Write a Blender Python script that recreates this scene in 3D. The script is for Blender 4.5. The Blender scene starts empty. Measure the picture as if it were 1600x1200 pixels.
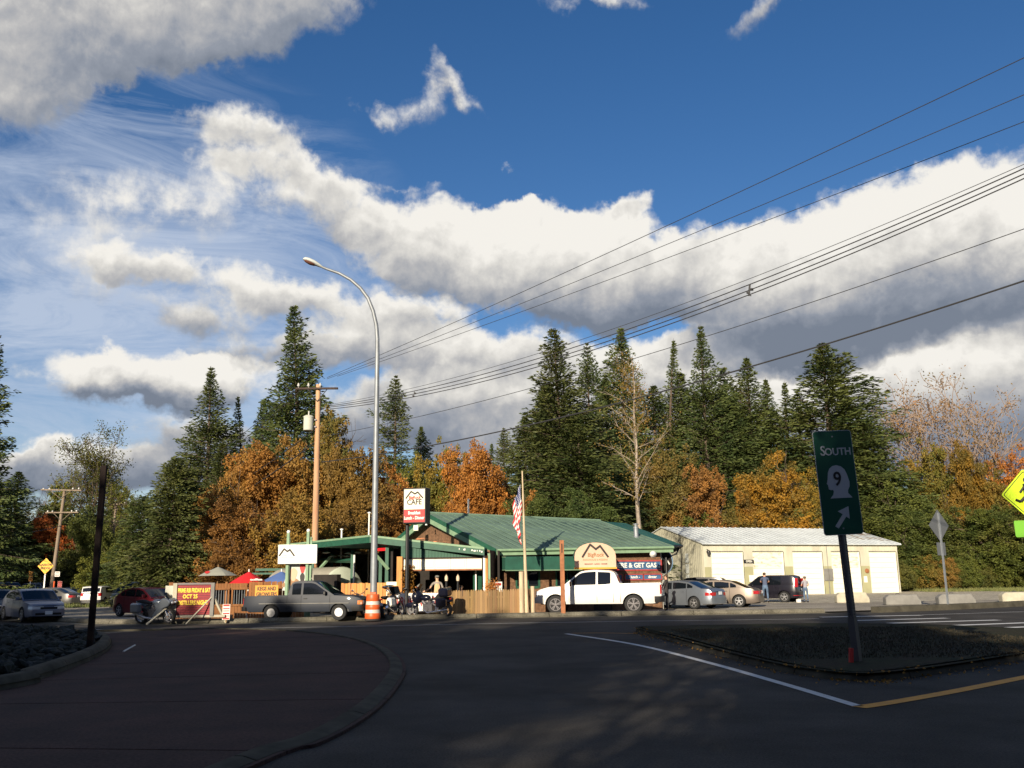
import bpy, bmesh, math, random
import numpy as np
from mathutils import Vector, Matrix
PI = math.pi
R = math.radians
random.seed(7)
rng = np.random.default_rng(7)
SC = bpy.context.scene
COL = SC.collection

# ------------------------------------------------------------ camera
CAM_H, FPX, PITCH, ROLL = 1.6, 1443.0, R(12.0), 0.0125
cam = bpy.data.cameras.new('camera')
cam.sensor_width = 36.0
cam.lens = 36.0 * FPX / 1600.0
cam.clip_start, cam.clip_end = 0.1, 5000.0
co = bpy.data.objects.new('camera', cam)
COL.objects.link(co)
co.matrix_world = (Matrix.Translation((0, 0, CAM_H)) @ Matrix.Rotation(PI / 2 + PITCH, 4, 'X')
                   @ Matrix.Rotation(-ROLL, 4, 'Z'))
SC.camera = co

# ------------------------------------------------------------ light
SUN_EL, SUN_AZ = R(17.0), R(17.0)          # the sun stands low, behind the camera and to its left
SUN_DIR = Vector((-math.sin(SUN_AZ) * math.cos(SUN_EL), -math.cos(SUN_AZ) * math.cos(SUN_EL), math.sin(SUN_EL)))
sl = bpy.data.lights.new('sun', 'SUN')
sl.energy, sl.angle, sl.color = 5.0, R(0.55), (1.0, 0.87, 0.68)
so = bpy.data.objects.new('sun', sl)
COL.objects.link(so)
so.rotation_euler = SUN_DIR.to_track_quat('Z', 'Y').to_euler()
SC.view_settings.view_transform = 'Standard'
SC.view_settings.look = 'None'
SC.view_settings.exposure = 0.6
SC.view_settings.gamma = 1.0
SC.view_settings.use_curve_mapping = False


def ray(x, y):
    a, b = (x - 800.0) / FPX, (600.0 - y) / FPX
    xc = a * math.cos(ROLL) + b * math.sin(ROLL)
    yc = -a * math.sin(ROLL) + b * math.cos(ROLL)
    return Vector((xc, math.cos(PITCH) - yc * math.sin(PITCH), math.sin(PITCH) + yc * math.cos(PITCH)))


def gnd(x, y, z=0.0):
    """the ground point seen at a pixel of the photograph"""
    d = ray(x, y)
    t = (z - CAM_H) / d.z
    return Vector((d.x * t, d.y * t, z))


def at(x, y, Y):
    """the point at depth Y seen at a pixel of the photograph"""
    d = ray(x, y)
    t = Y / d.y
    return Vector((d.x * t, Y, CAM_H + d.z * t))


# ------------------------------------------------------------ world: Nishita sky with clouds
def build_world():
    w = bpy.data.worlds.new('World')
    SC.world = w
    w.use_nodes = True
    nt = w.node_tree
    N, Lk = nt.nodes, nt.links
    N.clear()

    def node(t, **k):
        n = N.new(t)
        for a, b in k.items():
            setattr(n, a, b)
        return n

    def val(sock, v):
        if isinstance(v, (int, float, tuple, list)):
            sock.default_value = v
        else:
            Lk.new(v, sock)

    def m(op, a, b=0.0, c=0.0, clamp=False):
        n = node('ShaderNodeMath', operation=op, use_clamp=clamp)
        val(n.inputs[0], a)
        val(n.inputs[1], b)
        val(n.inputs[2], c)
        return n.outputs[0]

    def vm(op, a, b=(0, 0, 0), c=(0, 0, 0)):
        n = node('ShaderNodeVectorMath', operation=op)
        val(n.inputs[0], a)
        val(n.inputs[1], b)
        if op == 'MULTIPLY_ADD':
            val(n.inputs[2], c)
        return n.outputs['Value'] if op == 'LENGTH' else n.outputs['Vector']

    def noise(v, s, detail, rough=0.55, dist=0.0):
        n = node('ShaderNodeTexNoise')
        val(n.inputs['Vector'], v)
        n.inputs['Scale'].default_value = s
        n.inputs['Detail'].default_value = detail
        n.inputs['Roughness'].default_value = rough
        n.inputs['Distortion'].default_value = dist
        return n.outputs['Fac'], n.outputs['Color']

    tc = node('ShaderNodeTexCoord')
    sep = node('ShaderNodeSeparateXYZ')
    Lk.new(tc.outputs['Generated'], sep.inputs[0])
    u = m('MULTIPLY', m('ARCTAN2', sep.outputs[0], sep.outputs[1]), 57.2958)
    v = m('MULTIPLY', m('ARCSINE', sep.outputs[2]), 57.2958)
    cmb = node('ShaderNodeCombineXYZ')
    Lk.new(u, cmb.inputs[0])
    Lk.new(v, cmb.inputs[1])
    p = cmb.outputs[0]
    # billowing: the coordinates are pushed about by noise
    f0, c0 = noise(p, 0.10, 5.0, 0.55)
    w1 = vm('MULTIPLY', vm('SUBTRACT', c0, (0.5, 0.5, 0.5)), (WARP, WARP * 0.8, 0))
    f1, c1 = noise(p, 0.42, 5.0, 0.6)
    w2 = vm('MULTIPLY', vm('SUBTRACT', c1, (0.5, 0.5, 0.5)), (3.2, 2.6, 0))
    pw = vm('ADD', vm('ADD', p, w1), w2)
    acc, sh = None, None
    for (x, y, rx, ry, wt, bias, rot) in CLOUDS:
        d = ray(x, y).normalized()
        cu, cv = math.degrees(math.atan2(d.x, d.y)), math.degrees(math.asin(d.z))
        rx *= 0.0397
        ry *= 0.0397
        if rot:
            n = node('ShaderNodeVectorRotate', rotation_type='Z_AXIS')
            Lk.new(pw, n.inputs['Vector'])
            n.inputs['Center'].default_value = (cu, cv, 0)
            n.inputs['Angle'].default_value = R(-rot)
            pp = n.outputs[0]
        else:
            pp = pw
        q = vm('MULTIPLY_ADD', pp, (1 / rx, 1 / ry, 0), (-cu / rx, -cv / ry, 0))
        ln = vm('LENGTH', q)
        f = m('SUBTRACT', 1.0, ln, clamp=True)
        acc = m('MULTIPLY_ADD', f, wt, acc if acc is not None else 0.0)
        s2 = node('ShaderNodeSeparateXYZ')
        Lk.new(q, s2.inputs[0])
        t = m('ADD', s2.outputs[1], bias)
        sh = m('MULTIPLY_ADD', m('MULTIPLY', t, f), wt, sh if sh is not None else 0.0)
    # far outside the frame: plain broken cloud
    fg, _ = noise(p, 0.035, 2.0, 0.5)
    au = m('ABSOLUTE', u)
    out1 = m('MULTIPLY', m('SUBTRACT', au, 31.0), 0.12, clamp=True)
    out2 = m('MULTIPLY', m('SUBTRACT', v, 37.0), 0.12, clamp=True)
    outm = m('MAXIMUM', out1, out2)
    gen = m('MULTIPLY', m('MULTIPLY', m('SUBTRACT', fg, 0.47), 4.0, clamp=True), outm)
    acc = m('ADD', acc, gen)
    sh = m('MULTIPLY_ADD', gen, 0.1, sh)
    ff, _ = noise(p, 0.34, 8.0, 0.60, 0.15)
    dens = m('SUBTRACT', m('MULTIPLY_ADD', m('SUBTRACT', ff, 0.5), m('MULTIPLY_ADD', m('MULTIPLY', acc, 2.5, clamp=True), 1.45, 0.45), m('MINIMUM', acc, 1.6)), 0.20)
    alpha = node('ShaderNodeMapRange', interpolation_type='SMOOTHSTEP')
    val(alpha.inputs[0], dens)
    alpha.inputs[1].default_value = -0.08
    alpha.inputs[2].default_value = 0.52
    # little relief: the same noise read a step higher up
    fo, _ = noise(vm('ADD', p, (-0.30, 0.55, 0)), 0.34, 8.0, 0.60, 0.15)
    rel = m('MULTIPLY', m('SUBTRACT', ff, fo), 0.85)
    fb, _ = noise(vm('ADD', p, (40, 7, 0)), 0.16, 5.0, 0.6, 0.4)
    rel = m('MULTIPLY_ADD', m('SUBTRACT', fb, 0.5), 0.75, rel)
    shade = m('DIVIDE', sh, m('MAXIMUM', acc, 0.05))
    br = m('ADD', m('MULTIPLY_ADD', shade, 0.66, 0.54), rel)
    thin = m('MULTIPLY', m('SUBTRACT', 0.55, dens, clamp=True), 0.25)
    br = m('ADD', br, thin)
    ramp = node('ShaderNodeValToRGB')
    Lk.new(br, ramp.inputs[0])
    e = ramp.color_ramp.elements
    e[0].position, e[0].color = 0.0, (0.20, 0.235, 0.30, 1)
    e[1].position, e[1].color = 1.0, (0.95, 0.92, 0.86, 1)
    for pos, c in ((0.3, (0.31, 0.34, 0.40, 1)), (0.55, (0.50, 0.50, 0.51, 1)), (0.78, (0.74, 0.72, 0.68, 1))):
        k = e.new(pos)
        k.color = c
    cc = vm('MULTIPLY', ramp.outputs[0], (CLOUD_GAIN,) * 3)
    # thin streaks of high cirrus on the left
    mp = node('ShaderNodeMapping')
    Lk.new(p, mp.inputs[0])
    mp.inputs['Rotation'].default_value = (0, 0, R(8))
    mp.inputs['Scale'].default_value = (0.085, 0.34, 1)
    fc, _ = noise(mp.outputs[0], 1.0, 9.0, 0.68, 0.9)
    d = ray(190, 320).normalized()
    cu, cv = math.degrees(math.atan2(d.x, d.y)), math.degrees(math.asin(d.z))
    q = vm('MULTIPLY_ADD', p, (1 / 21.0, 1 / 16.0, 0), (-cu / 21.0, -cv / 16.0 + 0.35, 0))
    cm = m('SUBTRACT', 1.0, vm('LENGTH', q), clamp=True)
    ci = m('MULTIPLY', m('MULTIPLY_ADD', cm, 0.95, m('MULTIPLY', m('SUBTRACT', fc, 0.47), 2.6), clamp=True), m('MULTIPLY', cm, 3.0, clamp=True))
    sky = node('ShaderNodeTexSky', sky_type='NISHITA')
    sky.sun_disc = False
    sky.sun_elevation = SUN_EL
    sky.sun_rotation = PI + SUN_AZ
    sky.air_density, sky.dust_density, sky.ozone_density = 1.0, 0.35, 1.6
    hs = node('ShaderNodeHueSaturation')
    hs.inputs['Saturation'].default_value = SKY_SAT
    hs.inputs['Value'].default_value = SKY_VAL
    Lk.new(vm('MULTIPLY', sky.outputs[0], (1.06, 1.0, 1.10)), hs.inputs['Color'])
    mx0 = node('ShaderNodeMix', data_type='RGBA')
    val(mx0.inputs[0], m('MULTIPLY', ci, 0.78))
    Lk.new(hs.outputs[0], mx0.inputs[6])
    mx0.inputs[7].default_value = (0.58 * CLOUD_GAIN, 0.66 * CLOUD_GAIN, 0.80 * CLOUD_GAIN, 1)
    mx = node('ShaderNodeMix', data_type='RGBA')
    Lk.new(alpha.outputs[0], mx.inputs[0])
    Lk.new(mx0.outputs[2], mx.inputs[6])
    Lk.new(cc, mx.inputs[7])
    bg = node('ShaderNodeBackground')
    Lk.new(mx.outputs[2], bg.inputs[0])
    bg.inputs[1].default_value = SKY_STRENGTH
    out = node('ShaderNodeOutputWorld')
    Lk.new(bg.outputs[0], out.inputs[0])


SKY_STRENGTH, CLOUD_GAIN, SKY_SAT, SKY_VAL, WARP = 0.062, 10.2, 1.33, 1.0, 3.4
# x, y, rx, ry (photograph pixels), weight, brightness bias, rotation in degrees
CLOUDS = [
    (110, -10, 330, 120, 2.6, 0.10, 12), (40, 80, 190, 110, 1.8, 0.25, 35), (360, 0, 250, 90, 1.9, 0.0, 10),
    (340, 185, 110, 42, 0.75, 0.4, 0), (440, 205, 90, 34, 0.55, 0.25, 0), (400, 245, 120, 46, 0.65, 0.25, 0), (500, 265, 90, 34, 0.5, 0.3, -25), (230, 310, 260, 80, 0.50, 0.6, 6), (450, 290, 190, 70, 0.50, 0.5, -14), (120, 420, 180, 90, 0.32, 0.5, 0),
    (545, 330, 75, 60, 0.8, 0.3, -20), (590, 178, 62, 26, 0.5, 0.35, -15), (650, 165, 70, 40, 0.42, 0.3, 20), (668, 105, 34, 46, 0.45, 0.4, 20), (715, 125, 85, 22, 0.50, 0.4, -42),
    (940, 5, 130, 22, 0.55, 0.4, 0), (1200, 15, 90, 30, 0.5, 0.0, 30), (790, 265, 22, 14, 0.5, 0.4, 0),
    (620, 297, 90, 14, 0.5, 0.5, -4),
    (700, 400, 190, 85, 2.2, 0.45, -12), (880, 400, 210, 95, 2.6, 0.55, 0), (985, 318, 55, 26, 0.9, 0.5, 0), (830, 345, 100, 34, 1.0, 0.6, 0),
    (1060, 430, 200, 80, 2.0, 0.10, 12), (980, 480, 230, 42, 1.4, -0.75, 0),
    (1430, 385, 330, 120, 3.0, 0.50, 0), (1200, 430, 180, 80, 2.0, 0.55, 15),
    (1330, 500, 330, 75, 2.8, -0.95, 6), (1560, 500, 180, 60, 1.8, -0.75, 0), (1480, 455, 220, 50, 1.2, -0.45, 0),
    (230, 415, 100, 42, 0.95, 0.40, 0), (380, 450, 150, 48, 0.85, 0.45, -6), (520, 480, 170, 48, 0.95, 0.35, 0), (330, 500, 130, 40, 0.8, 0.1, 0), (560, 540, 150, 45, 0.95, 0.15, 0),
    (440, 560, 170, 34, 0.8, -0.15, 0), (240, 590, 220, 42, 1.6, 0.65, 0), (240, 625, 190, 26, 1.1, -0.85, 0),
    (640, 500, 130, 40, 1.0, 0.45, 0), (760, 560, 230, 60, 1.7, 0.25, 0), (720, 640, 260, 70, 1.9, 0.0, 0),
    (640, 680, 190, 35, 1.4, -0.75, 0), (1000, 600, 240, 80, 2.0, 0.3, 0), (1200, 640, 200, 70, 1.5, 0.4, 0),
    (1430, 600, 210, 75, 2.0, 0.40, 0), (1560, 570, 150, 70, 1.8, 0.6, 0), (1520, 680, 260, 60, 2.0, -0.55, 0), (1400, 650, 120, 40, 1.2, 0.0, 0),
    (170, 735, 300, 40, 1.7, -0.55, 0), (100, 700, 130, 26, 1.1, 0.55, 0), (330, 690, 150, 50, 1.2, -0.3, 0),
    (900, 700, 320, 60, 1.4, 0.0, 0),
]
build_world()


# ------------------------------------------------------------ object helpers
def tag(o, label=None, cat=None, group=None, kind=None):
    if label:
        o['label'] = label
    if cat:
        o['category'] = cat
    if group:
        o['group'] = group
    if kind:
        o['kind'] = kind
    return o


def thing(name, label, cat, loc=(0, 0, 0), rz=0.0, group=None, rot=None):
    o = bpy.data.objects.new(name, None)
    COL.objects.link(o)
    o.location = loc
    o.rotation_euler = rot if rot else (0, 0, rz)
    o.empty_display_size = 0.2
    return tag(o, label, cat, group)


class MB:
    """collects shapes; build() links them as ONE mesh object"""

    def __init__(s):
        s.v, s.f, s.m = [], [], []
        s.smooth = False

    def add(s, vs, fs, mi=0):
        k = len(s.v)
        s.v += [tuple(p) for p in vs]
        s.f += [tuple(i + k for i in f) for f in fs]
        s.m += [mi] * len(fs)
        return s

    def box(s, c, d, rz=0.0, rx=0.0, ry=0.0, mi=0, taper=1.0):
        M = Matrix.Rotation(rz, 3, 'Z') @ Matrix.Rotation(ry, 3, 'Y') @ Matrix.Rotation(rx, 3, 'X')
        vs = []
        for z in (-.5, .5):
            t = taper if z > 0 else 1.0
            for x, y in ((-.5, -.5), (.5, -.5), (.5, .5), (-.5, .5)):
                vs.append(Vector(c) + M @ Vector((x * d[0] * t, y * d[1] * t, z * d[2])))
        return s.add(vs, [(3, 2, 1, 0), (4, 5, 6, 7), (0, 1, 5, 4), (1, 2, 6, 5), (2, 3, 7, 6), (3, 0, 4, 7)], mi)

    def tube(s, pts, rad, n=8, mi=0, cap=True):
        pts = [Vector(p) for p in pts]
        rs = rad if isinstance(rad, (list, tuple)) else [rad] * len(pts)
        vs, fs = [], []
        t0 = (pts[1] - pts[0]).normalized()
        a = t0.cross(Vector((0, 0, 1)))
        if a.length < 1e-3:
            a = t0.cross(Vector((0, 1, 0)))
        a.normalize()
        for i, p in enumerate(pts):
            t = (pts[min(i + 1, len(pts) - 1)] - pts[max(i - 1, 0)]).normalized()
            a = (a - t * a.dot(t))
            a.normalize()
            b = t.cross(a)
            for k in range(n):
                g = 2 * PI * k / n
                vs.append(p + (a * math.cos(g) + b * math.sin(g)) * rs[i])
        for i in range(len(pts) - 1):
            for k in range(n):
                k2 = (k + 1) % n
                fs.append((i * n + k, i * n + k2, (i + 1) * n + k2, (i + 1) * n + k))
        if cap:
            fs.append(tuple(reversed(range(n))))
            fs.append(tuple((len(pts) - 1) * n + k for k in range(n)))
        return s.add(vs, fs, mi)

    def lathe(s, prof, c=(0, 0, 0), n=16, axis='Z', mi=0, cap=True):
        """prof: (radius, height) pairs"""
        vs, fs = [], []
        for r, h in prof:
            for k in range(n):
                g = 2 * PI * k / n
                q = (r * math.cos(g), r * math.sin(g), h)
                if axis == 'Y':
                    q = (q[0], q[2], q[1])
                elif axis == 'X':
                    q = (q[2], q[0], q[1])
                vs.append((q[0] + c[0], q[1] + c[1], q[2] + c[2]))
        for i in range(len(prof) - 1):
            for k in range(n):
                k2 = (k + 1) % n
                f = (i * n + k, i * n + k2, (i + 1) * n + k2, (i + 1) * n + k)
                fs.append(f if axis != 'Y' else f[::-1])
        a, b = tuple(reversed(range(n))), tuple((len(prof) - 1) * n + k for k in range(n))
        if prof[0] == prof[-1]:
            cap = False
        if cap and prof[0][0] > 1e-4:
            fs.append(a if axis != 'Y' else a[::-1])
        if cap and prof[-1][0] > 1e-4:
            fs.append(b if axis != 'Y' else b[::-1])
        return s.add(vs, fs, mi)

    def poly(s, pts, thick, axis='Z', off=0.0, mi=0):
        """polygon of 2-D points given depth along an axis; axis Y: points are (x, z)"""
        n = len(pts)
        vs = []
        for h in (off, off + thick):
            for a, b in pts:
                vs.append((a, b, h) if axis == 'Z' else ((a, h, b) if axis == 'Y' else (h, a, b)))
        fs = [tuple(range(n))[::-1], tuple(range(n, 2 * n))]
        for k in range(n):
            k2 = (k + 1) % n
            fs.append((k, k2, n + k2, n + k))
        return s.add(vs, fs, mi)

    def grid(s, P, mi=0):
        """P: rows of points"""
        r, c = len(P), len(P[0])
        vs = [q for row in P for q in row]
        fs = [(i * c + j, i * c + j + 1, (i + 1) * c + j + 1, (i + 1) * c + j) for i in range(r - 1) for j in range(c - 1)]
        return s.add(vs, fs, mi)

    def ball(s, c, r, n=10, mi=0, sc=(1, 1, 1)):
        m_ = max(4, n // 2)
        P = []
        for i in range(m_ + 1):
            t = PI * i / m_
            P.append([(c[0] + r * sc[0] * math.sin(t) * math.cos(2 * PI * j / n), c[1] + r * sc[1] * math.sin(t) * math.sin(2 * PI * j / n),
                       c[2] + r * sc[2] * math.cos(t)) for j in range(n + 1)])
        return s.grid(P, mi)

    def mesh(s, name, mats, smooth=False, bevel=0.0, fix=True):
        me = bpy.data.meshes.new(name)
        me.from_pydata(s.v, [], s.f)
        if not isinstance(mats, (list, tuple)):
            mats = [mats]
        for q in mats:
            me.materials.append(q)
        if any(s.m):
            me.polygons.foreach_set('material_index', s.m)
        if fix or bevel:
            bm = bmesh.new()
            bm.from_mesh(me)
            if fix:
                bmesh.ops.remove_doubles(bm, verts=bm.verts, dist=1e-5)
                bmesh.ops.recalc_face_normals(bm, faces=bm.faces)
            if bevel:
                ed = [e for e in bm.edges if len(e.link_faces) == 2 and e.calc_face_angle(0) > 0.6]
                bmesh.ops.bevel(bm, geom=ed, offset=bevel, segments=1, affect='EDGES', clamp_overlap=True)
            bm.to_mesh(me)
            bm.free()
        if smooth:
            me.polygons.foreach_set('use_smooth', [True] * len(me.polygons))
            try:
                me.set_sharp_from_angle(angle=R(38))
            except Exception:
                pass
        me.update()
        return me

    def build(s, name, mats, parent=None, smooth=False, bevel=0.0, label=None, fix=True, kind=None):
        return put(name, s.mesh(name, mats, smooth, bevel, fix), parent, label, kind)


def put(name, me, parent=None, label=None, kind=None, loc=None, rz=None):
    o = bpy.data.objects.new(name, me)
    COL.objects.link(o)
    if parent is not None:
        o.parent = parent
    if label:
        o['label'] = label
    if kind:
        o['kind'] = kind
    if loc is not None:
        o.location = loc
    if rz is not None:
        o.rotation_euler = (0, 0, rz)
    return o


def text(name, s, size, mat, parent, loc, rot=(PI / 2, 0, 0), xs=1.0, bold=0.0, label=None, align='CENTER', depth=0.004):
    """lettering as real, very thin mesh"""
    cu = bpy.data.curves.new(name, 'FONT')
    cu.body = s
    cu.size = size
    cu.align_x = align
    cu.align_y = 'CENTER'
    cu.extrude = depth
    cu.offset = bold
    cu.resolution_u = 3
    o = bpy.data.objects.new(name, cu)
    COL.objects.link(o)
    dg = bpy.context.evaluated_depsgraph_get()
    me = bpy.data.meshes.new_from_object(o.evaluated_get(dg))
    bpy.data.objects.remove(o)
    me.transform(Matrix.Diagonal((xs, 1, 1, 1)))
    me.materials.clear()
    me.materials.append(mat)
    r = put(name, me, parent, label)
    r.location = loc
    r.rotation_euler = rot
    return r


# ------------------------------------------------------------ materials
def mat(name, col, rough=0.7, metal=0.0, var=0.0, vscale=3.0, bump=0.0, bscale=30.0, col2=None, spec=0.5, objcol=False,
        alpha_trans=0.0, coat=0.0, vdetail=5.0, stretch=None, emit=None, vlo=0.35, vhi=0.65, world=False, transm=0.0, speck=0.0):
    m_ = bpy.data.materials.new(name)
    m_.use_nodes = True
    nt = m_.node_tree
    N, Lk = nt.nodes, nt.links
    b = N['Principled BSDF']
    c = tuple(col) + (1.0,)
    b.inputs['Base Color'].default_value = c
    b.inputs['Roughness'].default_value = rough
    b.inputs['Metallic'].default_value = metal
    b.inputs['Specular IOR Level'].default_value = spec
    if coat:
        b.inputs['Coat Weight'].default_value = coat
        b.inputs['Coat Roughness'].default_value = 0.05
    if transm:
        b.inputs['Transmission Weight'].default_value = transm
    m_.diffuse_color = c
    tc = N.new('ShaderNodeTexCoord')
    if world:
        g = N.new('ShaderNodeNewGeometry')
        vec = g.outputs['Position']
    else:
        vec = tc.outputs['Object']
    if stretch:
        mp = N.new('ShaderNodeMapping')
        mp.inputs['Scale'].default_value = stretch
        Lk.new(vec, mp.inputs[0])
        vec = mp.outputs[0]
    colsock = None
    if var or col2:
        n = N.new('ShaderNodeTexNoise')
        n.inputs['Scale'].default_value = vscale
        n.inputs['Detail'].default_value = vdetail
        n.inputs['Roughness'].default_value = 0.62
        Lk.new(vec, n.inputs['Vector'])
        mr = N.new('ShaderNodeMapRange')
        mr.inputs[1].default_value, mr.inputs[2].default_value = vlo, vhi
        Lk.new(n.outputs['Fac'], mr.inputs[0])
        mx = N.new('ShaderNodeMix')
        mx.data_type = 'RGBA'
        Lk.new(mr.outputs[0], mx.inputs[0])
        c2 = col2 if col2 else tuple(min(1, q * (1 - var)) for q in col)
        c1 = col if col2 else tuple(min(1, q * (1 + var)) for q in col)
        mx.inputs[6].default_value = tuple(c1) + (1,)
        mx.inputs[7].default_value = tuple(c2) + (1,)
        colsock = mx.outputs[2]
    if speck:
        n3 = N.new('ShaderNodeTexNoise')
        n3.inputs['Scale'].default_value = speck
        n3.inputs['Detail'].default_value = 3.0
        n3.inputs['Roughness'].default_value = 0.8
        Lk.new(vec, n3.inputs['Vector'])
        m3 = N.new('ShaderNodeMapRange')
        m3.inputs[1].default_value, m3.inputs[2].default_value = 0.35, 0.68
        m3.inputs[3].default_value, m3.inputs[4].default_value = 0.62, 1.5
        Lk.new(n3.outputs['Fac'], m3.inputs[0])
        v3 = N.new('ShaderNodeVectorMath')
        v3.operation = 'SCALE'
        Lk.new(colsock, v3.inputs[0])
        Lk.new(m3.outputs[0], v3.inputs['Scale'])
        colsock = v3.outputs[0]
    if objcol:
        oi = N.new('ShaderNodeObjectInfo')
        mu = N.new('ShaderNodeMix')
        mu.data_type = 'RGBA'
        mu.blend_type = 'MULTIPLY'
        mu.inputs[0].default_value = 1.0
        if colsock:
            Lk.new(colsock, mu.inputs[6])
        else:
            mu.inputs[6].default_value = c
        Lk.new(oi.outputs['Color'], mu.inputs[7])
        colsock = mu.outputs[2]
    if colsock:
        Lk.new(colsock, b.inputs['Base Color'])
    if bump:
        n2 = N.new('ShaderNodeTexNoise')
        n2.inputs['Scale'].default_value = bscale
        n2.inputs['Detail'].default_value = 4.0
        Lk.new(vec, n2.inputs['Vector'])
        bp = N.new('ShaderNodeBump')
        bp.inputs['Strength'].default_value = bump
        bp.inputs['Distance'].default_value = 0.02
        Lk.new(n2.outputs['Fac'], bp.inputs['Height'])
        Lk.new(bp.outputs[0], b.inputs['Normal'])
    if alpha_trans:
        tr = N.new('ShaderNodeBsdfTranslucent')
        if colsock:
            Lk.new(colsock, tr.inputs[0])
        else:
            tr.inputs[0].default_value = c
        ms = N.new('ShaderNodeMixShader')
        ms.inputs[0].default_value = alpha_trans
        Lk.new(b.outputs[0], ms.inputs[1])
        Lk.new(tr.outputs[0], ms.inputs[2])
        Lk.new(ms.outputs[0], N['Material Output'].inputs[0])
    if emit:
        b.inputs['Emission Color'].default_value = tuple(emit[0]) + (1,)
        b.inputs['Emission Strength'].default_value = emit[1]
    return m_


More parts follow.
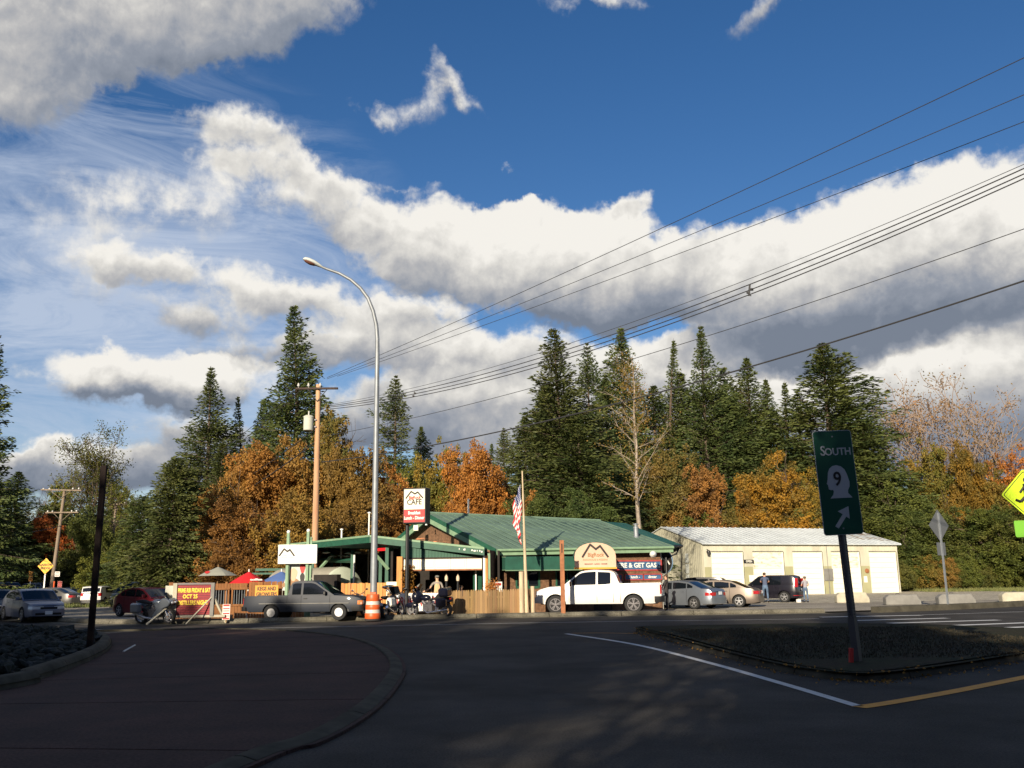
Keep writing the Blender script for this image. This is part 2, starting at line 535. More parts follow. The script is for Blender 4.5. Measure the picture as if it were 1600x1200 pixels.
M = dict(
    asphalt=mat('asphalt', (0.054, 0.050, 0.045), 0.85, var=0.34, vscale=0.45, bump=0.5, bscale=60, vdetail=9, world=True, spec=0.12, speck=38),
    lot=mat('lot_asphalt', (0.30, 0.27, 0.22), 0.9, var=0.25, vscale=0.4, bump=0.5, bscale=45, vdetail=8, world=True, spec=0.12, speck=20),
    gravel=mat('gravel', (0.40, 0.36, 0.28), 0.95, var=0.35, vscale=1.6, bump=0.8, bscale=18, vdetail=10, world=True, spec=0.12, speck=9),
    earth=mat('earth', (0.075, 0.062, 0.035), 0.95, col2=(0.10, 0.11, 0.035), vscale=0.5, bump=0.8, bscale=9, world=True, spec=0.12),
    bark_ground=mat('bark_ground', (0.030, 0.024, 0.016), 0.95, col2=(0.022, 0.028, 0.012), vscale=1.2, bump=1.0, bscale=25, world=True, spec=0.12, speck=12),
    apron=mat('apron_concrete', (0.074, 0.042, 0.036), 0.85, col2=(0.046, 0.029, 0.026), vscale=0.8, bump=0.3, bscale=40, vdetail=8, world=True, spec=0.12, speck=26),
    concrete=mat('concrete', (0.34, 0.32, 0.27), 0.9, var=0.22, vscale=1.5, bump=0.4, bscale=30, vdetail=8, world=True, spec=0.12),
    kerb_shaded=mat('shaded_kerb', (0.070, 0.064, 0.048), 0.9, var=0.3, vscale=1.7, spec=0.12, world=True),  # darker kerb copy with the shade put into its colour
    concrete_dk=mat('kerb_concrete', (0.13, 0.12, 0.092), 0.9, var=0.3, vscale=1.7, bump=0.5, bscale=30, vdetail=8, world=True, spec=0.12, speck=22),
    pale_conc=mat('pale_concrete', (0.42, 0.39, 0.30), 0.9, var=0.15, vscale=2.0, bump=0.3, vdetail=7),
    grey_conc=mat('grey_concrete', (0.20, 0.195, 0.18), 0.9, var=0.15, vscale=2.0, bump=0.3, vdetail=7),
    white_line=mat('white_line_paint', (0.62, 0.62, 0.60), 0.7, col2=(0.30, 0.30, 0.29), vscale=6, vlo=0.5, vhi=0.85, world=True),
    yellow_line=mat('yellow_line_paint', (0.75, 0.33, 0.03), 0.7, col2=(0.45, 0.21, 0.03), vscale=5, vlo=0.45, vhi=0.8, world=True),
    rock=mat('dark_rock', (0.022, 0.025, 0.016), 0.9, col2=(0.050, 0.056, 0.056), vscale=2.5, bump=0.8, bscale=8, spec=0.12),
    steel=mat('galvanised_steel', (0.24, 0.26, 0.28), 0.5, metal=0.35, var=0.12, vscale=3),
    steel_dk=mat('dark_steel', (0.10, 0.095, 0.10), 0.5, metal=0.5),
    rust=mat('rusty_brown_paint', (0.30, 0.115, 0.045), 0.75, var=0.25, vscale=4),
    black_brown=mat('blackened_timber', (0.013, 0.008, 0.007), 0.85, spec=0.2),
    dk_brown=mat('dark_brown_timber', (0.035, 0.020, 0.014), 0.8, var=0.3, vscale=4, stretch=(1, 1, .1)),
    black=mat('black_paint', (0.012, 0.012, 0.013), 0.45),
    blackm=mat('matt_black', (0.010, 0.010, 0.011), 0.9),
    rubber=mat('rubber', (0.018, 0.018, 0.018), 0.85),
    white=mat('white_paint', (0.80, 0.78, 0.72), 0.6, var=0.05, vscale=2),
    cream=mat('cream_panel', (0.80, 0.76, 0.60), 0.6),
    greyboard=mat('grey_board', (0.50, 0.53, 0.50), 0.7),
    red=mat('red_sign', (0.58, 0.03, 0.03), 0.55),
    redtext=mat('red_lettering', (0.55, 0.035, 0.03), 0.6),
    blktext=mat('black_lettering', (0.015, 0.013, 0.012), 0.6),
    brtext=mat('brown_lettering', (0.30, 0.16, 0.07), 0.6),
    yeltext=mat('yellow_lettering', (0.85, 0.62, 0.05), 0.6),
    whttext=mat('white_lettering', (0.82, 0.80, 0.72), 0.6),
    greytext=mat('faded_grey_lettering', (0.55, 0.56, 0.52), 0.6),
    green_roof=mat('green_metal_roof', (0.130, 0.200, 0.148), 0.6, var=0.13, vscale=1.2),
    green_dkroof=mat('dark_green_metal_roof', (0.02, 0.115, 0.085), 0.5, var=0.1, vscale=1.2),
    green_trim=mat('green_trim', (0.016, 0.085, 0.050), 0.6, var=0.18, vscale=5),
    green_pale=mat('pale_green_trim', (0.20, 0.31, 0.19), 0.65, var=0.12, vscale=4),
    awning=mat('green_awning_canvas', (0.012, 0.076, 0.050), 0.8, var=0.15, vscale=3),
    shingle=mat('cedar_shingle', (0.44, 0.20, 0.10), 0.9, col2=(0.26, 0.11, 0.06), vscale=5, bump=0.4, objcol=True),
    brownwall=mat('brown_shingle_wall', (0.16, 0.085, 0.045), 0.9, var=0.35, vscale=7, bump=0.6, bscale=10),
    orange_wood=mat('orange_cedar', (0.62, 0.28, 0.08), 0.8, col2=(0.46, 0.20, 0.06), vscale=4, stretch=(3, 3, .4), objcol=True),
    fence=mat('weathered_fence_board', (0.30, 0.19, 0.085), 0.9, col2=(0.20, 0.115, 0.05), vscale=4, stretch=(3, 3, .35), objcol=True),
    fence_br=mat('brown_fence_board', (0.30, 0.125, 0.04), 0.85, col2=(0.19, 0.08, 0.025), vscale=4, stretch=(3, 3, .35), objcol=True),
    pole_wood=mat('utility_pole_wood', (0.42, 0.20, 0.11), 0.85, col2=(0.52, 0.33, 0.19), vscale=1.6, stretch=(3, 3, .3), bump=0.3),
    pole_grey=mat('grey_pole_wood', (0.22, 0.17, 0.12), 0.9, var=0.2, vscale=2, stretch=(3, 3, .3)),
    log=mat('pale_log', (0.52, 0.41, 0.27), 0.85, var=0.2, vscale=4, stretch=(2, 2, .4), bump=0.4),
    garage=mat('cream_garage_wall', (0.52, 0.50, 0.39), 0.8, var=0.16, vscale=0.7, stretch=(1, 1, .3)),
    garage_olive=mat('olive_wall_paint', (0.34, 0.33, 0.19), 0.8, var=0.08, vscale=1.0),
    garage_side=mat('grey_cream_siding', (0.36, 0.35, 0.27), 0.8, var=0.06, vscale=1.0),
    garage_door=mat('white_garage_door', (0.84, 0.80, 0.66), 0.7, col2=(0.70, 0.64, 0.50), vscale=1.1, vlo=0.52, vhi=0.8, stretch=(1, 1, 6)),
    rusty_door=mat('rusty_door_panel', (0.80, 0.74, 0.60), 0.7, col2=(0.40, 0.22, 0.10), vscale=1.6, vlo=0.5, vhi=0.72, stretch=(1, 1, 3)),
    zinc=mat('zinc_roof', (0.56, 0.60, 0.61), 0.6, metal=0.0, var=0.10, vscale=0.8),
    zincrust=mat('zinc_roof_rusty', (0.42, 0.46, 0.47), 0.6, col2=(0.20, 0.12, 0.06), vscale=1.2, vlo=0.45, vhi=0.6),
    glass=mat('dark_glass', (0.006, 0.008, 0.011), 0.05, spec=0.45),
    glass_pale=mat('pale_car_glass', (0.05, 0.07, 0.07), 0.08, spec=1.0),
    chrome=mat('chrome', (0.75, 0.75, 0.76), 0.15, metal=1.0),
    alloy=mat('alloy', (0.55, 0.55, 0.56), 0.3, metal=0.8),
    lamp_red=mat('red_lens', (0.35, 0.01, 0.012), 0.15, spec=0.8),
    lamp_amber=mat('amber_lens', (0.55, 0.16, 0.02), 0.2, spec=0.8),
    lamp_clear=mat('clear_lens', (0.62, 0.64, 0.66), 0.12, spec=0.9),
    plate=mat('number_plate', (0.62, 0.64, 0.66), 0.5),
    skin=mat('skin', (0.55, 0.29, 0.19), 0.6),
    skin_pale=mat('pale_skin', (0.66, 0.40, 0.26), 0.6),  # a paler skin tone
    hair=mat('brown_hair', (0.06, 0.035, 0.02), 0.8),
    denim=mat('denim', (0.09, 0.14, 0.22), 0.9, var=0.2, vscale=9),
    shirt_blue=mat('blue_grey_cotton', (0.07, 0.09, 0.15), 0.9),
    shirt_grey=mat('grey_cotton', (0.28, 0.25, 0.22), 0.9),
    shirt_lgrey=mat('pale_grey_cotton', (0.30, 0.29, 0.32), 0.9),
    shirt_green=mat('lime_cotton', (0.25, 0.40, 0.06), 0.9),
    dark_cloth=mat('dark_cloth', (0.030, 0.026, 0.026), 0.9, var=0.3, vscale=8),
    umb_grey=mat('grey_canvas', (0.34, 0.34, 0.28), 0.85, alpha_trans=0.1),
    umb_red=mat('red_canvas', (0.62, 0.015, 0.02), 0.8, alpha_trans=0.1),
    umb_blue=mat('blue_canvas', (0.09, 0.16, 0.38), 0.8, alpha_trans=0.1),
    barrel=mat('orange_plastic', (0.62, 0.10, 0.02), 0.45, var=0.12, vscale=3),
    reflect=mat('pale_reflective_band', (0.55, 0.53, 0.47), 0.4),
    sign_green=mat('dark_green_sign', (0.004, 0.070, 0.040), 0.45),
    sign_white=mat('sign_white_sheeting', (0.42, 0.44, 0.46), 0.45),
    sign_lime=mat('fluorescent_lime_sheeting', (0.56, 0.78, 0.03), 0.5),
    sign_grass=mat('green_sheeting', (0.16, 0.42, 0.04), 0.5),
    sign_yellow=mat('yellow_sheeting', (0.82, 0.42, 0.015), 0.5),
    sign_back=mat('bare_aluminium', (0.15, 0.16, 0.17), 0.5, metal=0.4),
    tank=mat('pale_green_tank_end', (0.47, 0.52, 0.42), 0.55, var=0.06),
    tank_side=mat('grey_tank_side', (0.33, 0.31, 0.25), 0.6, var=0.1),
    peach=mat('peach_sign_face', (0.62, 0.40, 0.28), 0.7, var=0.04, vscale=3),
    blue_board=mat('blue_board', (0.045, 0.11, 0.22), 0.7, var=0.25, vscale=6),
    red_board=mat('red_board', (0.36, 0.05, 0.045), 0.7, var=0.2, vscale=6),
    burg=mat('burgundy_sign', (0.16, 0.018, 0.028), 0.7, var=0.15, vscale=4),
    orange_sign=mat('orange_sign', (0.72, 0.30, 0.028), 0.6),
    wallwhite=mat('pale_siding', (0.50, 0.50, 0.43), 0.8, var=0.05),
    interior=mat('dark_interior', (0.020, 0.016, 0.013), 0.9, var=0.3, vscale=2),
    ceramic=mat('ceramic', (0.62, 0.50, 0.36), 0.5),
    wire=mat('black_cable', (0.03, 0.03, 0.032), 0.7),
    insul=mat('porcelain', (0.55, 0.54, 0.50), 0.4),
    blueobj=mat('blue_painted_metal', (0.12, 0.20, 0.30), 0.6),
    debris=mat('pale_stick', (0.62, 0.60, 0.55), 0.7),
    neon=mat('red_neon', (0.4, 0.01, 0.01), 0.5, emit=((1.0, 0.03, 0.03), 0.9)),
    flare=mat('polished_metal', (0.9, 0.88, 0.82), 0.10, metal=1.0),
)

# ------------------------------------------------------------ ground, roads, islands
def sheet(name, pts, z, m_, kind='structure', cuts=0):
    mb = MB()
    mb.add([(p[0], p[1], z) for p in pts], [tuple(range(len(pts)))])
    o = mb.build(name, m_, fix=True)
    if o.data.polygons[0].normal.z < 0:
        o.data.flip_normals()
    return tag(o, kind=kind)


def smooth_line(pts, n=8):
    """Catmull-Rom through 2-D points"""
    P = [Vector(p[:2]) for p in pts]
    P = [P[0] * 2 - P[1]] + P + [P[-1] * 2 - P[-2]]
    out = []
    for i in range(1, len(P) - 2):
        a, b, c, d = P[i - 1:i + 3]
        for k in range(n):
            t = k / n
            out.append(0.5 * ((2 * b) + (c - a) * t + (2 * a - 5 * b + 4 * c - d) * t * t + (3 * b - a - 3 * c + d) * t ** 3))
    out.append(P[-2])
    return out


def resample(line, step):
    out, acc = [line[0]], 0.0
    for a, b in zip(line, line[1:]):
        L = (b - a).length
        while acc + L >= step:
            a = a + (b - a) * ((step - acc) / L)
            L = (b - a).length
            out.append(a.copy())
            acc = 0.0
        acc += L
    if (out[-1] - line[-1]).length > 0.05:
        out.append(line[-1])
    return out


def kerb(name, line, w, h, m_, seglen=3.0, side=1, z0=0.0, slope=0.06, gap=0.03, closed=False, label=None):
    """a kerb laid as separate concrete lengths; side=+1: its body lies to the left of the line"""
    root = thing(name, None, None, (0, 0, 0))
    root['kind'] = 'structure'
    pts = resample(line, seglen / 6)
    segs = [pts[i:i + 7] for i in range(0, len(pts) - 1, 6)]
    for sg in segs:
        if len(sg) < 2:
            continue
        mb = MB()
        rows = []
        for i, p in enumerate(sg):
            t = (sg[min(i + 1, len(sg) - 1)] - sg[max(i - 1, 0)]).normalized()
            nn = Vector((-t.y, t.x)) * side
            q = p.copy()
            if i == 0:
                q = p + t * gap * 0.5
            if i == len(sg) - 1:
                q = p - t * gap * 0.5
            prof = [(0, -0.05), (slope * 0.4, h * 0.55), (slope, h * 0.9), (slope + 0.03, h), (w - 0.02, h), (w, h - 0.02), (w, -0.05)]
            rows.append([(q.x + nn.x * a, q.y + nn.y * a, z0 + b) for a, b in prof])
        mb.grid(rows)
        k = len(rows[0])
        for r_ in (rows[0], rows[-1]):
            mb.add(r_, [tuple(range(k))])
        mb.build('kerb_stone', m_, root, smooth=True)
    return root


tag(sheet('ground', [(-900, -300), (900, -300), (900, 1500), (-900, 1500)], -0.03, M['earth']), kind='structure')
# the road: roundabout, approach and the road across
road_pts = [(-90, -60), (90, -60), (90, 62), (40, 62)] + [tuple(gnd(x, y)[:2]) for x, y in
            ((1700, 944), (1500, 950), (1373, 954), (1250, 959), (1100, 961), (950, 963), (800, 966), (600, 969), (450, 973), (300, 975), (200, 976), (100, 973), (0, 967))] + [(-40, 44), (-90, 52)]
sheet('road', road_pts, 0.0, M['asphalt'])
# the forecourt behind the kerb
kb = [gnd(x, y) for x, y in ((-260, 956), (-120, 960), (0, 967), (100, 973), (200, 976), (300, 975.5), (450, 973), (600, 969), (800, 965.5), (950, 963), (1100, 961), (1200, 959.5), (1290, 958))]
kline = smooth_line(kb, 8)
lot = [tuple(p) for p in kline] + [tuple(gnd(x, y)[:2]) for x, y in ((1373, 955), (1500, 951), (1700, 944))] + [(60, 64), (60, 80), (14, 80), (14, 78), (-20, 130), (-90, 130), (-90, 52)]
sheet('parking_lot', lot, 0.06, M['lot'])
tag(sheet('gravel_yard', [tuple(gnd(1050, 944)[:2]), tuple(gnd(1290, 944)[:2]), tuple(gnd(1400, 942)[:2]), tuple(gnd(1700, 936)[:2]), (75, 86), (48, 95), (36, 96), (34, 87), (15.5, 79.5)], 0.066, M['gravel']), kind='structure')
kerb('roadside_kerb', kline, 0.42, 0.2, M['concrete_dk'], 3.2, side=1, slope=0.12)
# gutter pan and fog line in front of the kerb
gut = MB()
rows = [[], []]
for i, p in enumerate(kline):
    t = (kline[min(i + 1, len(kline) - 1)] - kline[max(i - 1, 0)]).normalized()
    n_ = Vector((t.y, -t.x))
    rows[0].append((p.x, p.y, 0.02))
    rows[1].append((p.x + n_.x * 0.75, p.y + n_.y * 0.75, 0.006))
gut.grid(rows)
tag(gut.build('gutter', M['concrete_dk']), kind='structure')


def stripe(name, px, w, m_, z=0.008, world=None, w2=None):
    ln = smooth_line([gnd(*p) for p in px], 6) if world is None else smooth_line(world, 6)
    rows = [[], []]
    for i, p in enumerate(ln):
        t = (ln[min(i + 1, len(ln) - 1)] - ln[max(i - 1, 0)]).normalized()
        n_ = Vector((t.y, -t.x))
        ww = w if w2 is None else w + (w2 - w) * i / (len(ln) - 1)
        rows[0].append((p.x - n_.x * ww / 2, p.y - n_.y * ww / 2, z))
        rows[1].append((p.x + n_.x * ww / 2, p.y + n_.y * ww / 2, z))
    mb = MB()
    mb.grid(rows)
    o = mb.build(name, m_)
    if o.data.polygons[0].normal.z < 0:
        o.data.flip_normals()
    return tag(o, kind='structure')


stripe('road_edge_line', [(-100, 972), (100, 983), (300, 983), (500, 980), (700, 976), (800, 974), (950, 971.5), (1100, 969.5), (1280, 967)], 0.13, M['white_line'])
stripe('white_road_line', [(885, 990.5), (990, 1007), (1100, 1034), (1220, 1068), (1342, 1104.5)], 0.17, M['white_line'], w2=0.15)
stripe('yellow_road_line', [(1342, 1106), (1400, 1097), (1500, 1079), (1640, 1051), (1800, 1020)], 0.22, M['yellow_line'])
stripe('faded_yellow_line', [(893, 990), (940, 989.5), (992, 990.5)], 0.10, M['yellow_line'], z=0.012)
for i, (x0, y0, x1, y1) in enumerate(((1282, 964.5, 1440, 961.5), (1330, 970, 1480, 966), (1390, 974, 1560, 969), (1450, 979, 1640, 972), (1500, 984, 1700, 976))):
    stripe('crosswalk_bar', [(x0, y0), (x1, y1)], 0.42, M['white_line'])
stripe('far_lane_line', [(1440, 961), (1600, 956)], 0.12, M['white_line'])

# truck apron of the roundabout: red concrete slabs with open joints inside a low kerb
ap_out = smooth_line([(-4.5, -6), (-3.4, 1.5)] + [tuple(gnd(x, y)[:2]) for x, y in ((400, 1200), (500, 1165), (560, 1133), (602, 1100), (628, 1066), (634, 1046), (624, 1027), (595, 1009), (545, 996), (460, 987), (350, 984), (200, 986), (100, 987), (0, 984), (-140, 976))], 8)
ap_poly = [tuple(p) for p in ap_out] + [(-60, 45), (-60, -6)]
sheet('apron_bed', ap_poly, 0.004, M['blackm'])
root_ap = thing('truck_apron', None, None)
root_ap['kind'] = 'structure'
bm = bmesh.new()
vs_ = [bm.verts.new((p[0], p[1], 0.035)) for p in ap_poly]
bm.faces.new(vs_)
# joints: radial cuts from the roundabout's centre
cxy = Vector((-32.0, 13.0))
angs = [-38, -30, -22, -14.5, -7, 0.5, 8, 15.5, 23, 30.5, 38, 46]
pieces = []
me_ap = bpy.data.meshes.new('tmp')
bm.to_mesh(me_ap)
bm.free()
for a0, a1 in zip(angs, angs[1:]):
    b2 = bmesh.new()
    b2.from_mesh(me_ap)
    for ang, sgn in ((a0, 1), (a1, -1)):
        d2 = Vector((math.cos(R(ang)), math.sin(R(ang))))
        nrm = Vector((-d2.y, d2.x, 0)) * sgn
        g_ = 0.018
        bmesh.ops.bisect_plane(b2, geom=b2.verts[:] + b2.edges[:] + b2.faces[:], plane_co=Vector((cxy.x, cxy.y, 0)) + nrm * g_, plane_no=nrm, clear_inner=True)
    if not b2.faces:
        b2.free()
        continue
    b2.normal_update()
    if b2.faces[:][0].normal.z < 0:
        bmesh.ops.reverse_faces(b2, faces=b2.faces[:])
    r_ = bmesh.ops.extrude_face_region(b2, geom=b2.faces[:])
    for v_ in r_['geom']:
        if isinstance(v_, bmesh.types.BMVert):
            v_.co.z = -0.01
    bmesh.ops.recalc_face_normals(b2, faces=b2.faces[:])
    me = bpy.data.meshes.new('apron_slab')
    b2.to_mesh(me)
    b2.free()
    me.materials.append(M['apron'])
    put('apron_slab', me, root_ap)
kerb('apron_kerb', ap_out, 0.30, 0.075, M['kerb_shaded'], 3.0, side=1, slope=0.16)

# central island with its kerb and rocks
isl = smooth_line([(-13, -2), (-9.2, 5)] + [tuple(gnd(x, y)[:2]) for x, y in ((0, 1083), (60, 1066), (110, 1048), (150, 1031), (172, 1016), (172, 1004), (150, 996), (90, 991), (0, 987), (-140, 980))] + [(-45, 38)], 8)
sheet('central_island', [tuple(p) for p in isl] + [(-60, 38), (-60, -2)], 0.12, M['bark_ground'])
kerb('central_island_kerb', isl, 0.30, 0.20, M['kerb_shaded'], 2.4, side=1, slope=0.08, z0=0.03)


def rock_mesh(seed):
    r_ = random.Random(seed)
    b = bmesh.new()
    bmesh.ops.create_icosphere(b, subdivisions=1, radius=0.5)
    for v_ in b.verts:
        v_.co *= r_.uniform(0.72, 1.2)
        v_.co.z *= 0.7
    me = bpy.data.meshes.new('rock')
    b.to_mesh(me)
    b.free()
    me.materials.append(M['rock'])
    return me


rocks = [rock_mesh(i) for i in range(6)]
rb = thing('rock_bed', 'bed of dark angular rocks heaped inside the kerb of the left island', 'rocks', (-13, 20, 0.12))


def inside(poly, x, y):
    c, j = False, len(poly) - 1
    for i in range(len(poly)):
        if (poly[i][1] > y) != (poly[j][1] > y) and x < (poly[j][0] - poly[i][0]) * (y - poly[i][1]) / (poly[j][1] - poly[i][1]) + poly[i][0]:
            c = not c
        j = i
    return c


ipoly = [tuple(p) for p in isl] + [(-60, 38), (-60, -2)]
rr, k = random.Random(3), 0
fill = MB()
tries = 0
while k < 2600 and tries < 60000:
    tries += 1
    Y = rr.uniform(12.5, 32)
    X = rr.uniform(-24, -7)
    if X / Y < -0.62 or not inside(ipoly, X, Y):
        continue
    dd = min((Vector((X, Y)) - p).length for p in isl[::2])
    if dd < 0.55:
        continue
    s = rr.uniform(0.20, 0.46) if k < 290 else rr.uniform(0.12, 0.30)
    z = 0.12 + min(0.30, (dd - 0.5) * 0.09) + rr.uniform(-0.02, 0.08)
    if k < 290:
        o = put('rock', rocks[k % 6], rb)
        o.location = (X + 13, Y - 20, z - 0.12 + 0.05)
        o.rotation_euler = (rr.uniform(-.5, .5), rr.uniform(-.5, .5), rr.uniform(0, 6.3))
        o.scale = (s, s * rr.uniform(.7, 1.1), s * rr.uniform(.6, 1))
    else:
        me = rocks[k % 6]
        Mx = Matrix.Translation((X + 13, Y - 20, z - 0.12 - 0.04)) @ Matrix.Rotation(rr.uniform(0, 6), 4, 'Z') @ Matrix.Scale(s, 4)
        fill.add([Mx @ v_.co for v_ in me.vertices], [tuple(p.vertices) for p in me.polygons])
    k += 1
fill.build('small_rocks', M['rock'], rb, kind='stuff')

# median island on the right, dark bark and grass
med = smooth_line([tuple(gnd(x, y)[:2]) for x, y in ((992, 988), (1010, 993), (1050, 1003), (1110, 1021), (1200, 1045), (1270, 1058), (1340, 1065), (1400, 1062), (1490, 1050), (1620, 1028), (1760, 1004), (1700, 992), (1600, 989), (1500, 984), (1400, 981), (1280, 980), (1150, 982), (1050, 984), (1000, 985.5), (992, 988))], 6)
sheet('median_island', [tuple(p) for p in med[:-1]], 0.13, M['bark_ground'])
kerb('median_kerb', med, 0.26, 0.13, M['kerb_shaded'], 2.6, side=1, slope=0.10)
# raised kerb of the far side on the right
kr = smooth_line([gnd(x, y) for x, y in ((1375, 957.5), (1450, 954.5), (1520, 951.5), (1600, 947.5), (1720, 941))], 8)
kerb('far_kerb', kr, 0.5, 0.26, M['kerb_shaded'], 3.2, side=1, slope=0.05)


def scatter_blades(name, regions, n, m_, h=(.06, .16), w=.02, z=0.0, label=None, lean=.5):
    """grass tufts as many thin blades: one 'stuff' object"""
    V = np.zeros((n, 3, 3))
    ar = np.array([r_[4] if len(r_) > 4 else 1.0 for r_ in regions])
    ix = rng.choice(len(regions), n, p=ar / ar.sum())
    reg = np.array([r_[:4] for r_ in regions])[ix]
    X = rng.uniform(reg[:, 0], reg[:, 1])
    Y = rng.uniform(reg[:, 2], reg[:, 3])
    a = rng.uniform(0, 6.28, n)
    hh = rng.uniform(*h, n) * rng.uniform(.5, 1, n)
    V[:, 0] = np.stack([X - np.cos(a) * w, Y - np.sin(a) * w, np.full(n, z)], 1)
    V[:, 1] = np.stack([X + np.cos(a) * w, Y + np.sin(a) * w, np.full(n, z)], 1)
    V[:, 2] = np.stack([X + rng.normal(0, lean, n) * hh, Y + rng.normal(0, lean, n) * hh, z + hh], 1)
    return tag(np_mesh(name, V.reshape(-1, 3), 3, m_), label, None, kind='stuff')


def np_mesh(name, V, k, m_, parent=None, mesh_only=False, midx=None):
    """mesh of separate k-gons from an (n*k, 3) array"""
    n = len(V) // k
    me = bpy.data.meshes.new(name)
    me.vertices.add(len(V))
    me.vertices.foreach_set('co', np.ascontiguousarray(V, dtype=np.float32).ravel())
    me.loops.add(n * k)
    me.loops.foreach_set('vertex_index', np.arange(n * k, dtype=np.int32))
    me.polygons.add(n)
    me.polygons.foreach_set('loop_start', np.arange(0, n * k, k, dtype=np.int32))
    for q in (m_ if isinstance(m_, (list, tuple)) else [m_]):
        me.materials.append(q)
    if midx is not None:
        me.polygons.foreach_set('material_index', midx.astype(np.int32))
    me.update(calc_edges=True)
    me.validate()
    return me if mesh_only else put(name, me, parent)


# ------------------------------------------------------------ trees
def leafmat(name, c1, c2, vscale=0.6, tr=0.35, rough=0.6):
    return mat(name, c1, rough, col2=c2, vscale=vscale, objcol=True, alpha_trans=tr, spec=0.25, vdetail=9, vlo=0.38, vhi=0.62)


LM = dict(
    fir=leafmat('fir_needles', (0.100, 0.118, 0.036), (0.034, 0.056, 0.020), 0.9, 0.15),
    leaf=leafmat('leaves', (0.95, 0.95, 0.95), (0.45, 0.42, 0.38), 0.9, 0.30),
    orange=leafmat('orange_leaves', (0.42, 0.225, 0.052), (0.235, 0.135, 0.042), 0.55, 0.30),
    gold=leafmat('gold_leaves', (0.42, 0.235, 0.025), (0.15, 0.13, 0.03), 0.6, 0.35),
    green=leafmat('green_leaves', (0.155, 0.165, 0.040), (0.060, 0.082, 0.024), 0.5, 0.30),
    mixed=leafmat('mixed_leaves', (0.27, 0.175, 0.045), (0.095, 0.115, 0.032), 0.3, 0.30),
    bark=mat('bark', (0.085, 0.062, 0.045), 0.95, var=0.3, vscale=3, bump=0.5),
    twig=mat('twig_bark', (0.26, 0.19, 0.14), 0.9),
    palebark=mat('pale_bark', (0.30, 0.245, 0.19), 0.9, var=0.2, vscale=3, bump=0.3),
)


def blades(P, D, L, W, seed):
    """diamond leaf quads: centre P, direction D, length L, width W, with random roll"""
    g = np.random.default_rng(seed)
    n = len(P)
    D = D / np.maximum(np.linalg.norm(D, axis=1, keepdims=True), 1e-6)
    A = g.normal(size=(n, 3))
    A -= D * (A * D).sum(1, keepdims=True)
    A /= np.maximum(np.linalg.norm(A, axis=1, keepdims=True), 1e-6)
    L = L.reshape(-1, 1)
    W = W.reshape(-1, 1)
    V = np.stack([P - D * L * .5, P + A * W * .5, P + D * L * .5, P - A * W * .5], 1)
    return V.reshape(-1, 3)


